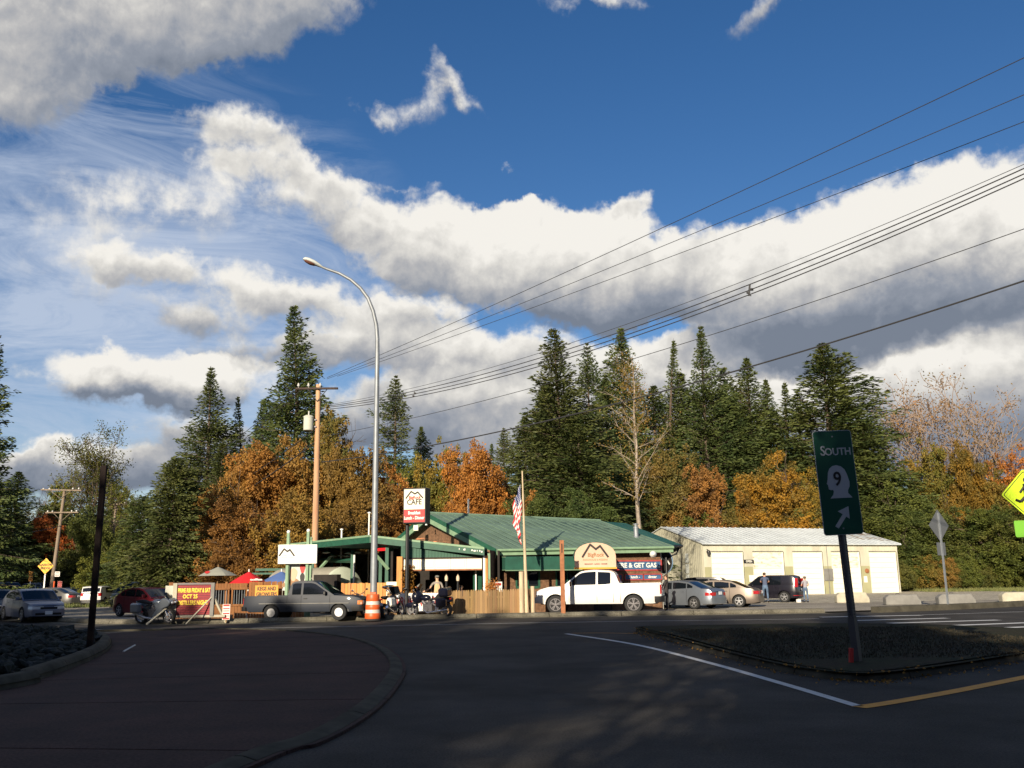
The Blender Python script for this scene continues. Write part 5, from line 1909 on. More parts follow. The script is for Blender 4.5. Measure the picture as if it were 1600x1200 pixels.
RA, RB = Vector((-.25, -.35, GH - .02)), Vector((GL + .25, -.35, GH - .02))
RC, RD = Vector((GL + .25, GD / 2, ridge + .08)), Vector((-.25, GD / 2, ridge + .08))
m_ = MB()
slab(m_, [RA, RB, RC, RD], .06)
gr_ = m_.build('roof', M['zinc'], garage)
m_ = MB()
slab(m_, [RD, RC, RC + Vector((0, GD / 2 + .35, -1.75)), RD + Vector((0, GD / 2 + .35, -1.75))], .06)
m_.build('rear_roof', M['zinc'], garage)
m_ = MB()
ribs(m_, RA + Vector((0, 0, .003)), RB + Vector((0, 0, .003)), RC, RD, .62, .06, .05)
m_.build('roof_rib', M['zinc'], gr_, kind='stuff')
m_ = MB()
m_.add([(GL - 4.6, 2.0, GH + .62), (GL + .2, .8, GH + .30), (GL + .2, 3.8, GH + 1.13), (GL - 3.2, 5.3, GH + 1.52)], [(0, 1, 2, 3)])
m_.build('rusty_roof_patch', M['zincrust'], gr_)
m_ = MB()
m_.tube([(-.25, -.38, GH - .07), (GL + .25, -.38, GH - .07)], .06, 6)
m_.build('gutter', M['zinc'], garage)
m_ = MB()
m_.box((doors[0][1] + .55, -.14, 2.95), (1.0, .05, .30))
ob = m_.build('open_sign', M['black'], garage)
text('lettering', 'OPEN', .26, M['whttext'], ob, (doors[0][1] + .55, -.17, 2.95), xs=.95, bold=.004)
p0 = .35
m_ = MB()
m_.lathe([(.02, .18), (.16, .10), (.18, -.04), (.12, -.08), (.11, -.28), (.02, -.30)], c=(p0, -.35, 3.75), n=10)
m_.tube([(p0, -.35, 3.9), (p0, -.1, 4.0)], .03, 6)
m_.build('wall_lamp', M['black'], garage, smooth=True)
em = MB()
ex0 = (doors[2][1] + doors[3][0]) / 2
for s_ in (-.26, .26):
    em.box((ex0 + s_, -.16, 1.75), (.44, .12, 1.05))
em.build('meter_box', M['grey_conc'], garage)
em = MB()
em.tube([(ex0, -.16, 0), (ex0, -.16, 1.2)], .05, 6)
em.tube([(ex0, -.16, 2.3), (ex0, -.16, 4.4)], .03, 6)
em.build('conduit', M['grey_conc'], garage)
ex1 = (doors[3][1] + doors[4][0]) / 2
em = MB()
em.lathe([(.02, -.10), (.20, -.08), (.22, .02), (.02, .05)], c=(ex1 + .12, -.14, 2.05), n=12, axis='Y')
em.build('round_meter', M['rust'], garage)
em = MB()
em.box((ex1 - .1, -.12, 1.3), (.36, .04, .55))
em.build('notice_board', M['white'], garage)
em = MB()
em.box((doors[0][1] + .75, -.12, 1.5), (.5, .04, .55))
em.build('notice_board', M['white'], garage)

# low green roofs of sheds seen behind the left fence
sd = thing('garden_shed', 'low shed with stacked green roofs behind the left patio fence', 'shed', (0, 0, 0))
a_, b_ = at(395, 884, 56), at(448, 884, 56)
m_ = MB()
slab(m_, [V3(a_, 2.35), V3(b_, 2.35) + Vector((3, 0, 0)), V3(b_, 2.85) + Vector((3, 4, 0)), V3(a_, 2.75) + Vector((0, 4, 0))], .1)
m_.build('roof', M['green_pale'], sd)
m_ = MB()
m_.box(((a_.x + b_.x) / 2 + 1.5, 58, 1.1), (b_.x - a_.x + 2.6, 3, 2.2))
m_.build('wall', M['dk_brown'], sd)
m_ = MB()
p = at(430, 896, 53)
m_.box((p.x, 53, p.z), (2.6, .06, .10))
m_.box((p.x, 53.3, p.z + .22), (2.4, .06, .14))
m_.build('trim_board', M['green_trim'], sd)

# ------------------------------------------------------------ fences, posts, signs
def board_fence(name, label, xa, xb, Y, z1, mt, bw=.10, group=None, picket=False, skip=(), jitter=.02, rise=0.0, Yb=None):
    """fence of single boards between two x positions"""
    Yb = Y if Yb is None else Yb
    a, b = Vector((xa, Y, 0)), Vector((xb, Yb, 0))
    rz = frame(a, b)
    root = thing(name, label, 'fence', a, rz, group)
    L = (b - a).length
    m_ = MB()
    if picket:
        m_.poly([(-.5, 0), (.5, 0), (.5, .93), (.3, 1), (-.3, 1), (-.5, .93)], .025, 'Y', -.0125)
    else:
        m_.poly([(-.5, 0), (.5, 0), (.5, 1), (-.5, 1)], .025, 'Y', -.0125)
    me = m_.mesh('board', M[mt])
    x = bw / 2
    r_ = random.Random(int(L * 100))
    while x < L:
        if not any(s0 < x < s1 for s0, s1 in skip):
            o = put('board', me, root)
            o.location = (x, r_.uniform(-.006, .006), .05)
            o.rotation_euler = (0, r_.gauss(0, .006), 0)
            o.scale = (bw * r_.uniform(.86, .97), 1, z1 - .05 + rise * x / L + r_.uniform(-jitter, jitter))
            t = r_.uniform(.72, 1.25)
            o.color = (t, t * r_.uniform(.93, 1.05), t * r_.uniform(.9, 1.1), 1)
        x += bw
    for z in (.35, z1 - .3):
        rl = MB()
        rl.box((L / 2, .04, z), (L, .05, .09))
        rl.build('rail', M[mt], root)
    k = 0
    while k <= L:
        ps = MB()
        ps.box((k, .10, z1 / 2), (.10, .10, z1 + .02))
        ps.build('post', M[mt], root)
        k += 2.4
    return root


x0, x1 = at(692, 940, 43.0).x, at(833, 940, 43.0).x
board_fence('board_fence', 'weathered low picket fence between the propane banner and the log flagpole', x0, x1, 43.0, 1.17, 'fence', .112, picket=True, rise=.04)
x0, x1 = at(534, 940, 44.0).x, at(616, 940, 44.0).x
board_fence('board_fence', 'bright orange cedar fence behind the street lamp and barrel', x0, x1, 44.0, 1.56, 'orange_wood', .135)
x0, x1 = at(606, 940, 43.4).x, at(693, 940, 43.4).x
board_fence('board_fence', 'short dark fence behind the propane banner', x0, x1, 43.45, 1.12, 'fence', .12, picket=True)
x0, x1 = at(264, 940, 42.0).x, at(474, 940, 43.6).x
Lf = (Vector((x1, 43.6)) - Vector((x0, 42.0))).length
lf = board_fence('board_fence', 'tall brown patio fence with two barred window openings behind the gray pickup', x0, x1, 42.0, 1.68, 'fence_br', .125, Yb=43.6, skip=((1.80, 3.35),))
# the barred openings of that fence
sh_ = MB()
for cx, w_ in ((2.20, .62), (2.98, .62)):
    for x, z, dx, dz in ((0, .36, w_ + .1, .08), (0, -.36, w_ + .1, .08), (-w_ / 2, 0, .07, .72), (w_ / 2, 0, .07, .72)):
        sh_.box((cx + x, -.02, 1.02 + z), (dx, .07, dz))
sh_.build('opening_frame', M['fence_br'], lf)
br_ = MB()
for cx in (2.20, 2.98):
    for k in range(5):
        br_.box((cx - .22 + k * .11, .01, 1.02), (.018, .02, .66))
br_.build('bars', M['steel'], lf)
for zc_, hh_ in ((.34, .62), (1.52, .20)):
    for k in range(12):
        bf = MB()
        bf.box((1.87 + k * .125, 0, zc_), (.115, .025, hh_))
        bf.build('board', M['fence_br'], lf)
bf = MB()
bf.box((2.58, .5, 1.0), (1.5, .02, .7))
bf.build('dark_backing', M['interior'], lf)
text_root = lf

# propane banner
pb = at(657, 943, 43.25)
bn = thing('banner', 'white banner with red propane lettering hung on the low fence', 'banner', (pb.x, 43.22, .66))
m_ = MB()
n_ = 14
m_.grid([[(-1.07 + 2.14 * i / n_, .012 * math.sin(i * 1.7), z) for i in range(n_ + 1)] for z in (-.42, .42)])
m_.build('cloth', M['whttext'], bn)
text('lettering', 'PROPANE SOLD', .60, M['redtext'], bn, (0, -.02, .02), xs=.50, bold=.006)

# kegs and growlers board
p = at(417.5, 924.5, 42.9)
kg = thing('beer_board', 'orange board lettered for kegs on the brown fence above the pickup bed', 'sign', (p.x, p.y - .10, p.z), R(4))
m_ = MB()
m_.box((0, 0, 0), (1.03, .03, .56))
m_.build('board', M['orange_sign'], kg)
text('lettering', 'KEGS AND', .235, M['blktext'], kg, (0, -.02, .13), xs=.74, bold=.008)
text('lettering', 'GROWLERS', .235, M['blktext'], kg, (0, -.02, -.12), xs=.74, bold=.008)

# marquee reader board with slanting legs
p = at(303, 938, 38.6)
mq = thing('reader_board', 'burgundy reader board with yellow letters on splayed timber legs', 'sign', (p.x, 38.6, 0.06), R(6))
bw_, bh_ = 50 / FPX * 38.6, 45 / FPX * 38.6
zc = p.z - .06 + .02
m_ = MB()
m_.box((0, 0, zc), (bw_, .10, bh_))
m_.build('face', M['burg'], mq)
m_ = MB()
for k in range(17):
    m_.box((0, -.054, zc - bh_ / 2 + (k + 1) * bh_ / 18), (bw_ - .04, .012, .012))
m_.build('letter_rail', M['red'], mq)
for sx, w_ in ((-1, .16), (1, .14)):
    m_ = MB()
    m_.box((sx * (bw_ / 2 + w_ / 2), -.01, zc + .01), (w_, .2, bh_ + .12))
    m_.build('frame_post', M['pale_conc'] if sx < 0 else M['grey_conc'], mq)
m_ = MB()
m_.box((0, -.01, zc + bh_ / 2 + .04), (bw_, .16, .07))
m_.build('frame_top', M['steel_dk'], mq)
m_ = MB()
m_.box((.15, .0, zc - bh_ / 2 - .05), (bw_ + .9, .12, .09))
m_.build('frame_bottom', M['pale_conc'], mq)
for a_, b_, r_ in (((-bw_ / 2 - .1, -.1, zc - .1), (-bw_ / 2 - .95, -.7, 0), .045), ((bw_ / 2 + .05, -.1, zc + .1), (bw_ / 2 - .75, -.8, 0), .028),
                   ((bw_ / 2 + .12, 0, zc + .1), (bw_ / 2 + .62, .2, 0), .06), ((-bw_ / 2 - .1, .1, zc), (-bw_ / 2 - .3, .7, 0), .045)):
    m_ = MB()
    m_.tube([a_, b_], r_, 4)
    m_.build('leg', M['pale_conc'], mq)
for s_, zz, sz, cx in (('PRIME RIB FRIDAY & SAT', .30, .235, 0), ('OCT 25', .06, .215, -.14), ('DISTILLERS NIGHT', -.19, .235, -.02)):
    text('lettering', s_, sz, M['yeltext'], mq, (cx, -.066, zc + zz + .07), xs=.50 if len(s_) > 20 else (.62 if len(s_) > 10 else .8), bold=.008)
m_ = MB()
m_.box((-bw_ / 2 - .35, .12, zc + .1), (.32, .04, .95))
m_.build('pinned_notice', M['wallwhite'], mq)

# small red and white notice on a stake, left of the pickup
p = at(353.5, 957, 38.8)
nt_ = thing('yard_notice', 'small red and white notice standing left of the gray pickup', 'sign', (p.x, p.y, .06))
m_ = MB()
m_.box((0, 0, .42), (.30, .025, .62))
m_.build('board', M['whttext'], nt_)
m_ = MB()
for z, h in ((.68, .08), (.55, .05), (.46, .04), (.36, .06), (.26, .04), (.16, .07)):
    m_.box((0, -.016, z), (.26, .01, h))
m_.build('printed_band', M['redtext'], nt_)
m_ = MB()
m_.box((0, .02, .2), (.04, .02, .4))
m_.build('stake', M['fence'], nt_)
# poster by the cafe window
p = at(778, 917, 43.5)
po = thing('window_poster', 'white poster with red print on the wall left of the cafe windows', 'sign', (p.x, p.y, p.z), rzw)
m_ = MB()
m_.box((0, 0, 0), (.40, .02, .46))
m_.build('board', M['white'], po)
m_ = MB()
m_.box((0, -.014, .12), (.32, .008, .10))
m_.build('printed_band', M['redtext'], po)

# white logo sign on posts with the grey green painted board below
p = at(465.5, 866, 42.6)
ls = thing('logo_sign', 'wide white sign with black mountain mark on green posts', 'sign', (p.x, p.y, p.z), R(3))
sw_, sh2 = 59 / FPX * 42.6, 29 / FPX * 42.6
m_ = MB()
m_.box((0, 0, 0), (sw_, .22, sh2))
m_.build('face', M['whttext'], ls, bevel=.012)
mk = MB()
mountain(mk, .66, .30, .07, -.112, cx=-.48, cz=-.06)
mk.build('mountain_mark', M['blktext'], ls)
text('lettering', 'BigRock', .12, M['greytext'], ls, (-.47, -.118, -.03), xs=.9)
text('lettering', 'ROADHOUSE & PIZZERIA', .062, M['greytext'], ls, (-.47, -.118, -.14), xs=.9)
m_ = MB()
for z in (.14, .0, -.14):
    for k in range(6):
        if (k * 7 + int(z * 50)) % 3:
            m_.box((.12 + k * .13, -.114, z), (.08, .006, .05))
m_.build('faded_lettering', M['greytext'], ls)
m_ = MB()
for x in (-.45, .55):
    m_.box((x, .16, -p.z / 2 + .28), (.11, .1, p.z + .75))
    m_.lathe([(.06, 0), (.075, .05), (.05, .11), (.01, .13)], c=(x, .16, .66), n=10)
m_.build('post', M['green_pale'], ls)
p = at(462, 900, 42.9)
mb_ = thing('painted_board', 'grey green painted board with round cutouts below the white logo sign', 'board', (p.x, p.y, 0), R(4))
m_ = MB()
m_.poly([(-.78, 1.30), (-.58, 1.28), (-.48, 1.75), (-.25, 2.62), (.62, 2.62), (.55, 1.4), (.25, 1.25), (-.3, 1.25)], .05, 'Y')
m_.build('panel', M['greyboard'], mb_)
for cx, cz, rx_, rz_, mt in ((-.1, 1.98, .16, .30, 'skin_pale'), (-.08, 1.62, .22, .20, 'brtext'), (.30, 2.25, .12, .22, 'redtext'), (.30, 1.8, .10, .26, 'blktext'), (-.52, 1.52, .07, .10, 'brtext')):
    m_ = MB()
    pts_ = [(cx + math.cos(a) * rx_ * (1 + .2 * math.sin(3 * a)), cz + math.sin(a) * rz_) for a in [2 * PI * k / 14 for k in range(14)]]
    m_.poly(pts_, .012, 'Y', -.012 - .002 * abs(cx))
    m_.build('painted_figure', M[mt], mb_)
p = at(484, 899, 43.4)
pk = thing('pink_notice', 'pink and white notice hung under the right end of the logo sign', 'sign', p, R(3))
m_ = MB()
m_.box((0, 0, .1), (.22, .02, .42))
m_.build('panel', mat('pink_paper', (.72, .36, .34), .7), pk)
m_ = MB()
m_.box((0, 0, -.22), (.22, .02, .12))
m_.build('white_slip', M['white'], pk)

# internally lit cafe sign on a black pole
p = at(646, 790, 41.8)
cs = thing('cafe_pole_sign', 'black boxed cafe sign with cream and red face on a slim black pole', 'sign', (p.x, p.y, 0), R(-14))
zc = p.z
W_, H_ = 1.02, 52 / FPX * 41.8
m_ = MB()
m_.box((.06, .28, zc), (W_ + .06, .62, H_ + .08))
m_.build('cabinet', M['black'], cs, bevel=.02)
m_ = MB()
m_.box((.06, -.04, zc + H_ * .185), (W_ - .04, .03, H_ * .60))
m_.build('cream_face', M['cream'], cs)
m_ = MB()
m_.box((.06, -.04, zc - H_ * .307), (W_ - .04, .03, H_ * .37))
m_.build('red_face', M['red'], cs)
mk = MB()
mountain(mk, .80, .30, .065, -.056, cx=.06, cz=zc + H_ * .22)
mk.build('mountain_mark', M['blktext'], cs)
text('lettering', 'BigRock', .19, M['redtext'], cs, (.08, -.070, zc + H_ * .235), xs=.9, bold=.005)
text('lettering', 'CAFE', .33, M['blktext'], cs, (.06, -.058, zc + H_ * .095), xs=.92, bold=.009)
text('lettering', 'ROADHOUSE & PIZZERIA', .075, M['greytext'], cs, (.06, -.058, zc - H_ * .04), xs=.9)
text('lettering', 'Breakfast', .20, M['whttext'], cs, (.06, -.058, zc - H_ * .22), xs=.78, bold=.006)
text('lettering', 'Lunch - Dinner', .20, M['whttext'], cs, (.06, -.058, zc - H_ * .37), xs=.78, bold=.006)
m_ = MB()
m_.tube([(-.38, .28, 0), (-.38, .28, zc - H_ / 2)], .085, 10)
m_.build('pole', M['black'], cs)

# narrow bridge warning sign
p = at(71.5, 884.5, 88)
r_ = 12.2 / FPX * 88
nb = thing('warning_sign', 'yellow diamond warning sign on a white post beyond the dark sedan', 'sign', (p.x, 88, 0))
m_ = MB()
m_.poly([(-r_, p.z), (0, p.z - r_), (r_, p.z), (0, p.z + r_)], .03, 'Y', -.03)
m_.build('plate', M['sign_yellow'], nb)
text('lettering', 'NARROW', .30, M['blktext'], nb, (0, -.04, p.z + .10), xs=.9, bold=.008)
text('lettering', 'BRIDGE', .30, M['blktext'], nb, (0, -.04, p.z - .20), xs=.9, bold=.008)
m_ = MB()
m_.box((0, .03, p.z / 2), (.12, .06, p.z))
m_.build('post', M['white'], nb)
p = at(48, 900, 92)
ob_ = thing('object_marker', 'orange and black striped marker board left of the yellow warning sign', 'sign', (p.x, 92, 0))
m_ = MB()
m_.box((0, 0, p.z), (.40, .03, 1.0))
m_.build('plate', M['orange_sign'], ob_)
m_ = MB()
for k in range(5):
    z_ = p.z - .36 + k * .18
    m_.add([(-.2, -.02, z_ - .10), (.2, -.02, z_ + .06), (.2, -.02, z_ + .13), (-.2, -.02, z_ - .03), (-.2, -.016, z_ - .10), (.2, -.016, z_ + .06), (.2, -.016, z_ + .13), (-.2, -.016, z_ - .03)], [(0, 1, 2, 3), (7, 6, 5, 4)])
m_.build('stripe', M['blktext'], ob_)
m_ = MB()
m_.box((0, .03, p.z / 2), (.07, .05, p.z))
m_.build('post', M['white'], ob_)
# pair of red and white notices on the pole and an orange delineator
for (x_, y_, w_, h_, lab) in ((89.5, 897, .52, .50, 'white notice with red print nailed high on the left utility pole'), (93.5, 913, .46, .66, 'faded red notice nailed low on the left utility pole')):
    p = at(x_, y_, 98.5)
    o = thing('pole_notice', lab, 'sign', p)
    m_ = MB()
    m_.box((0, 0, 0), (w_, .03, h_))
    m_.build('plate', M['whttext'] if y_ < 900 else mat('faded_red_paint', (.5, .2, .17), .7), o)
    m_ = MB()
    for k in range(3):
        m_.box((0, -.02, h_ * (.3 - .28 * k)), (w_ * .8, .01, h_ * .14))
    m_.build('printed_band', M['redtext'], o)
p = at(84.5, 913, 93)
o = thing('delineator_post', 'orange and white delineator beside the left utility pole', 'post', (p.x, 93, 0))
m_ = MB()
m_.lathe([(.09, 0), (.08, .9)], n=8)
m_.build('white_base', M['white'], o)
m_ = MB()
m_.lathe([(.08, .9), (.075, p.z + .3)], n=8)
m_.build('orange_top', M['barrel'], o)

# white board standing at the far left
p = at(26, 922, 50)
o = thing('white_board', 'blank white board standing behind the silver sedan on the left', 'board', (p.x, 50, 0.06), R(5))
m_ = MB()
m_.box((0, 0, .82), (1.08, .05, 1.05))
m_.build('panel', M['wallwhite'], o)
m_ = MB()
for x in (-.5, .5):
    m_.box((x, .05, .65), (.06, .06, 1.3))
m_.build('leg', M['fence'], o)

# guard rail
a_, b_ = at(100, 930, 88), at(146, 934, 84)
gr = thing('guard_rail', 'pale steel guard rail left of the white hatchback', 'guard rail', (0, 0, 0))
m_ = MB()
d_ = (V3(b_, 0) - V3(a_, 0)).normalized()
a2, b2 = V3(a_, .45) - d_ * 2, V3(b_, .45)
prof = [(0, -.16), (.05, -.1), (0, -.04), (0, .04), (.05, .1), (0, .16)]
nn = Vector((d_.y, -d_.x, 0))
m_.grid([[a2 + nn * x + Vector((0, 0, z)) for x, z in prof], [b2 + nn * x + Vector((0, 0, z)) for x, z in prof]])
m_.build('rail', M['steel'], gr)
for k in range(4):
    q_ = a2.lerp(b2, k / 3)
    m_ = MB()
    m_.box((q_.x, q_.y + .1, .3), (.12, .14, .6))
    m_.build('post', M['steel_dk'], gr)

# street lamp with its long curved arm
Yl = 40.3
base = at(583.5, 930, Yl)
lp = thing('street_lamp', 'tall galvanised street lamp with long curved arm', 'street lamp', (base.x, Yl, 0))
px_path = [(589.5, 560), (589.6, 530), (588, 508), (583, 486), (575, 466), (563, 450), (548, 437), (530, 427), (510, 420), (503, 417)]
pts = [Vector((base.x, Yl, 0)), at(586.5, 760, Yl)] + [at(x, y, Yl - .04 * i) for i, (x, y) in enumerate(px_path)]
loc = Vector((base.x, Yl, 0))
m_ = MB()
m_.tube([p_ - loc for p_ in pts], [.155, .13] + [.10 - .005 * i for i in range(len(px_path))], 14)
m_.build('pole', M['steel'], lp, smooth=True)
hd = at(488, 411.5, Yl - .4) - loc
arm = (pts[-1] - pts[-2]).normalized()
m_ = MB()
e0 = pts[-1] - loc
L_ = (hd - e0).length * 2.0
side = arm.cross(Vector((0, 0, 1))).normalized()
upv = side.cross(arm).normalized()
rows = []
for s, w_, ht, hb in ((0, .06, .05, .05), (.18, .13, .10, .06), (.45, .20, .15, .06), (.75, .20, .15, .06), (.93, .14, .11, .05), (1.0, .05, .05, .04)):
    c_ = e0 + arm * L_ * s * .98
    ring = []
    for k in range(12):
        g_ = 2 * PI * k / 12
        y_, z_ = math.cos(g_) * w_, math.sin(g_)
        ring.append(c_ + side * y_ + upv * (z_ * (ht if z_ > 0 else hb)))
    ring.append(ring[0])
    rows.append(ring)
m_.grid(rows)
m_.build('lamp_housing', M['greyboard'], lp, smooth=True)
m_ = MB()
rows = []
for s, w_, hb in ((.30, .05, .055), (.38, .15, .09), (.60, .175, .13), (.82, .15, .09), (.9, .04, .05)):
    c_ = e0 + arm * L_ * s
    rows.append([c_ + side * (math.cos(g_) * w_) - upv * (.03 + math.sin(g_) * hb * .8) for g_ in [PI * k / 8 for k in range(9)]])
m_.grid(rows)
m_.build('lens', mat('lamp_lens', (.16, .07, .05), .3), lp, smooth=True)
m_ = MB()
m_.lathe([(.25, 0), (.25, .03), (.19, .05), (.19, .2)], n=14)
m_.build('base_flange', M['steel'], lp)

# traffic barrel standing round the lamp foot
p = at(582.5, 962, 39.6)
bl = thing('traffic_barrel', 'orange traffic barrel with two pale bands at the foot of the street lamp', 'barrel', (p.x, 39.55, .04))
sec = [(0, .345, 'rubber'), (.07, .325, 'barrel'), (.30, .315, 'reflect'), (.44, .305, 'barrel'), (.64, .295, 'reflect'), (.78, .285, 'barrel'), (1.06, .26, None)]
names = {'rubber': 'base_ring', 'barrel': 'drum', 'reflect': 'reflective_band'}
for k in range(6):
    z0, r0, mt = sec[k]
    z1, r1, _ = sec[k + 1]
    m_ = MB()
    if mt == 'barrel':
        m_.lathe([(r0 * .96, z0), (r0, z0 + .02), (r1 * 1.02, z1 - .02), (r1 * .98, z1)], n=24)
    else:
        m_.lathe([(r0 * .985, z0), (r1 * .985, z1)], n=24)
    m_.build(names[mt], M[mt], bl, smooth=True)
m_ = MB()
m_.box((0, 0, 1.10), (.26, .05, .10))
m_.build('handle', M['barrel'], bl, bevel=.015)

# dark post on the left island, brown steel post before the white pickup
p0, p1 = gnd(141, 1001, .3), at(158.5, 739, 24.6)
pd = thing('brown_post', 'tall dark brown post rising from the rocks of the left island', 'post', (p0.x, p0.y, .1))
m_ = MB()
H_ = p1.z - .1
m_.box((0, 0, H_ / 2), (.145, .09, H_), taper=1.0)
m_.build('shaft', M['black_brown'], pd, bevel=.01)
p = at(880, 950, 41.8)
p1 = at(880.5, 844, 41.8)
pd = thing('rusty_post', 'rusty brown steel post standing before the white pickup', 'post', (p.x, 41.8, 0))
m_ = MB()
m_.box((0, 0, p1.z / 2), (.17, .05, p1.z))
m_.box((-.085, .05, p1.z / 2), (.02, .12, p1.z))
m_.box((.085, .05, p1.z / 2), (.02, .12, p1.z))
m_.build('channel', M['rust'], pd)
m_ = MB()
m_.box((.0, -.03, p1.z - .35), (.05, .012, .4))
m_.build('slot_plate', M['dk_brown'], pd)

# log flagpole with limp flag
p = at(823, 940, 42.6)
fp = thing('flag_pole', 'pale log flagpole with a sawn stump lashed beside it', 'flagpole', (p.x, 42.6, 0))
tp_ = at(816, 736, 42.6)
m_ = MB()
tilt = tp_.x - p.x
m_.tube([(0, 0, 0), (tilt * .45, 0, tp_.z * .42), (tilt, 0, tp_.z)], [.105, .065, .03], 10)
m_.build('log', M['log'], fp, smooth=True)
m_ = MB()
s0 = at(815.5, 893, 42.55)
m_.tube([(s0.x - p.x - .03, -.12, 0), (s0.x - p.x - .03, -.12, s0.z)], .11, 10)
m_.tube([(.27, -.1, 0), (.27, -.1, at(827, 916, 42.6).z)], .09, 10)
m_.build('stump', M['log'], fp, smooth=True)
flm = bpy.data.materials.new('flag_cloth')
flm.use_nodes = True
nt = flm.node_tree
N_, L_k = nt.nodes, nt.links
bs = N_['Principled BSDF']
bs.inputs['Roughness'].default_value = .8
uvn = N_.new('ShaderNodeUVMap')
uvn.uv_map = 'UVMap'
sp = N_.new('ShaderNodeSeparateXYZ')
L_k.new(uvn.outputs[0], sp.inputs[0])


def mth(op, a, b=0.0):
    n = N_.new('ShaderNodeMath')
    n.operation = op
    for s_, v_ in ((0, a), (1, b)):
        if isinstance(v_, (int, float)):
            n.inputs[s_].default_value = v_
        else:
            L_k.new(v_, n.inputs[s_])
    return n.outputs[0]


def mixc(f, a, b):
    n = N_.new('ShaderNodeMix')
    n.data_type = 'RGBA'
    L_k.new(f, n.inputs[0])
    for s_, v_ in ((6, a), (7, b)):
        if isinstance(v_, tuple):
            n.inputs[s_].default_value = v_ + (1,)
        else:
            L_k.new(v_, n.inputs[s_])
    return n.outputs[2]


st_ = mth('GREATER_THAN', mth('MODULO', mth('MULTIPLY', sp.outputs[1], 13.0), 2.0), 1.0)
base_ = mixc(st_, (.62, .04, .05), (.80, .76, .70))
canton = mth('MULTIPLY', mth('LESS_THAN', sp.outputs[0], .40), mth('GREATER_THAN', sp.outputs[1], 6 / 13))
fx = mth('SUBTRACT', mth('FRACT', mth('MULTIPLY', sp.outputs[0], 15.0)), .5)
fy = mth('SUBTRACT', mth('FRACT', mth('MULTIPLY', sp.outputs[1], 16.7)), .5)
star = mth('LESS_THAN', mth('ADD', mth('MULTIPLY', fx, fx), mth('MULTIPLY', fy, fy)), .06)
cc_ = mixc(star, (.02, .03, .13), (.7, .7, .68))
L_k.new(mixc(canton, base_, cc_), bs.inputs['Base Color'])
ft = at(815.5, 756, 42.45)
fg_ = thing('flag', 'striped national flag hanging limp from the log flagpole', 'flag', ft)
nu, nv = 60, 24
me = bpy.data.meshes.new('cloth')
vs, uv = [], []
hoist, fly = 1.30, 2.0
for j in range(nv + 1):
    v_ = j / nv
    for i in range(nu + 1):
        u_ = i / nu
        # the free part slides down the pole in folds
        drop = u_ * fly * .90
        zz = -(1 - v_) * hoist * (1 - .25 * u_) - drop
        fold = math.sin(u_ * 13 + v_ * 4.5) * .085 * (.25 + u_) + math.sin(u_ * 29 + v_ * 7) * .02
        xx = -.06 - .42 * math.sin(min(1, u_ * 1.3) * PI * .55) * (.35 + .65 * v_) + fold * .8 + .12 * u_
        yy = -.06 + math.cos(u_ * 13 + v_ * 4.5) * .10 * (.2 + u_)
        vs.append((xx, yy, zz))
        uv.append((u_, v_))
fsq = [(j * (nu + 1) + i, j * (nu + 1) + i + 1, (j + 1) * (nu + 1) + i + 1, (j + 1) * (nu + 1) + i) for j in range(nv) for i in range(nu)]
me.from_pydata(vs, [], fsq)
ul = me.uv_layers.new(name='UVMap')
for l in me.loops:
    ul.data[l.index].uv = uv[l.vertex_index]
me.materials.append(flm)
me.polygons.foreach_set('use_smooth', [True] * len(me.polygons))
put('cloth', me, fg_)

# ------------------------------------------------------------ green route sign on the right island
pb_ = gnd(1340, 1033, .13)
TL = R(2.3)
rsg = thing('route_sign', 'tall dark green south route sign leaning left on a perforated post', 'sign', pb_, rot=(0, -TL, R(4)))
bz, tz = at(1313, 836, pb_.y).z - .13, at(1293, 674, pb_.y).z - .13
Hs_ = tz - bz
Ws_ = Hs_ * .385


def rrect(w, h, r, cz=0, n=5):
    P = []
    for sx, sz, a0 in ((1, 1, 0), (-1, 1, 90), (-1, -1, 180), (1, -1, 270)):
        for k in range(n + 1):
            a = R(a0 + 90 * k / n)
            P.append((sx * (w / 2 - r) + math.cos(a) * r, cz + sz * (h / 2 - r) + math.sin(a) * r))
    return P


cz = bz + Hs_ / 2
m_ = MB()
m_.poly(rrect(Ws_, Hs_, .055, cz), .012, 'Y', -.095)
m_.build('plate_edge', M['sign_white'], rsg)
m_ = MB()
m_.poly(rrect(Ws_ - .022, Hs_ - .022, .045, cz), .004, 'Y', -.0995)
m_.build('plate', M['sign_green'], rsg)
text('lettering', 'S', .255, M['sign_white'], rsg, (-Ws_ * .285, -.102, bz + Hs_ * .80), xs=.85, bold=.003)
text('lettering', 'OUTH', .19, M['sign_white'], rsg, (Ws_ * .10, -.102, bz + Hs_ * .790), xs=.92, bold=.003)
for z_ in (.06, .94):
    m_ = MB()
    m_.lathe([(.001, -.014), (.016, -.012), (.018, 0)], c=(0, -.0995, bz + Hs_ * z_), n=8, axis='Y')
    m_.build('bolt', M['steel'], rsg)
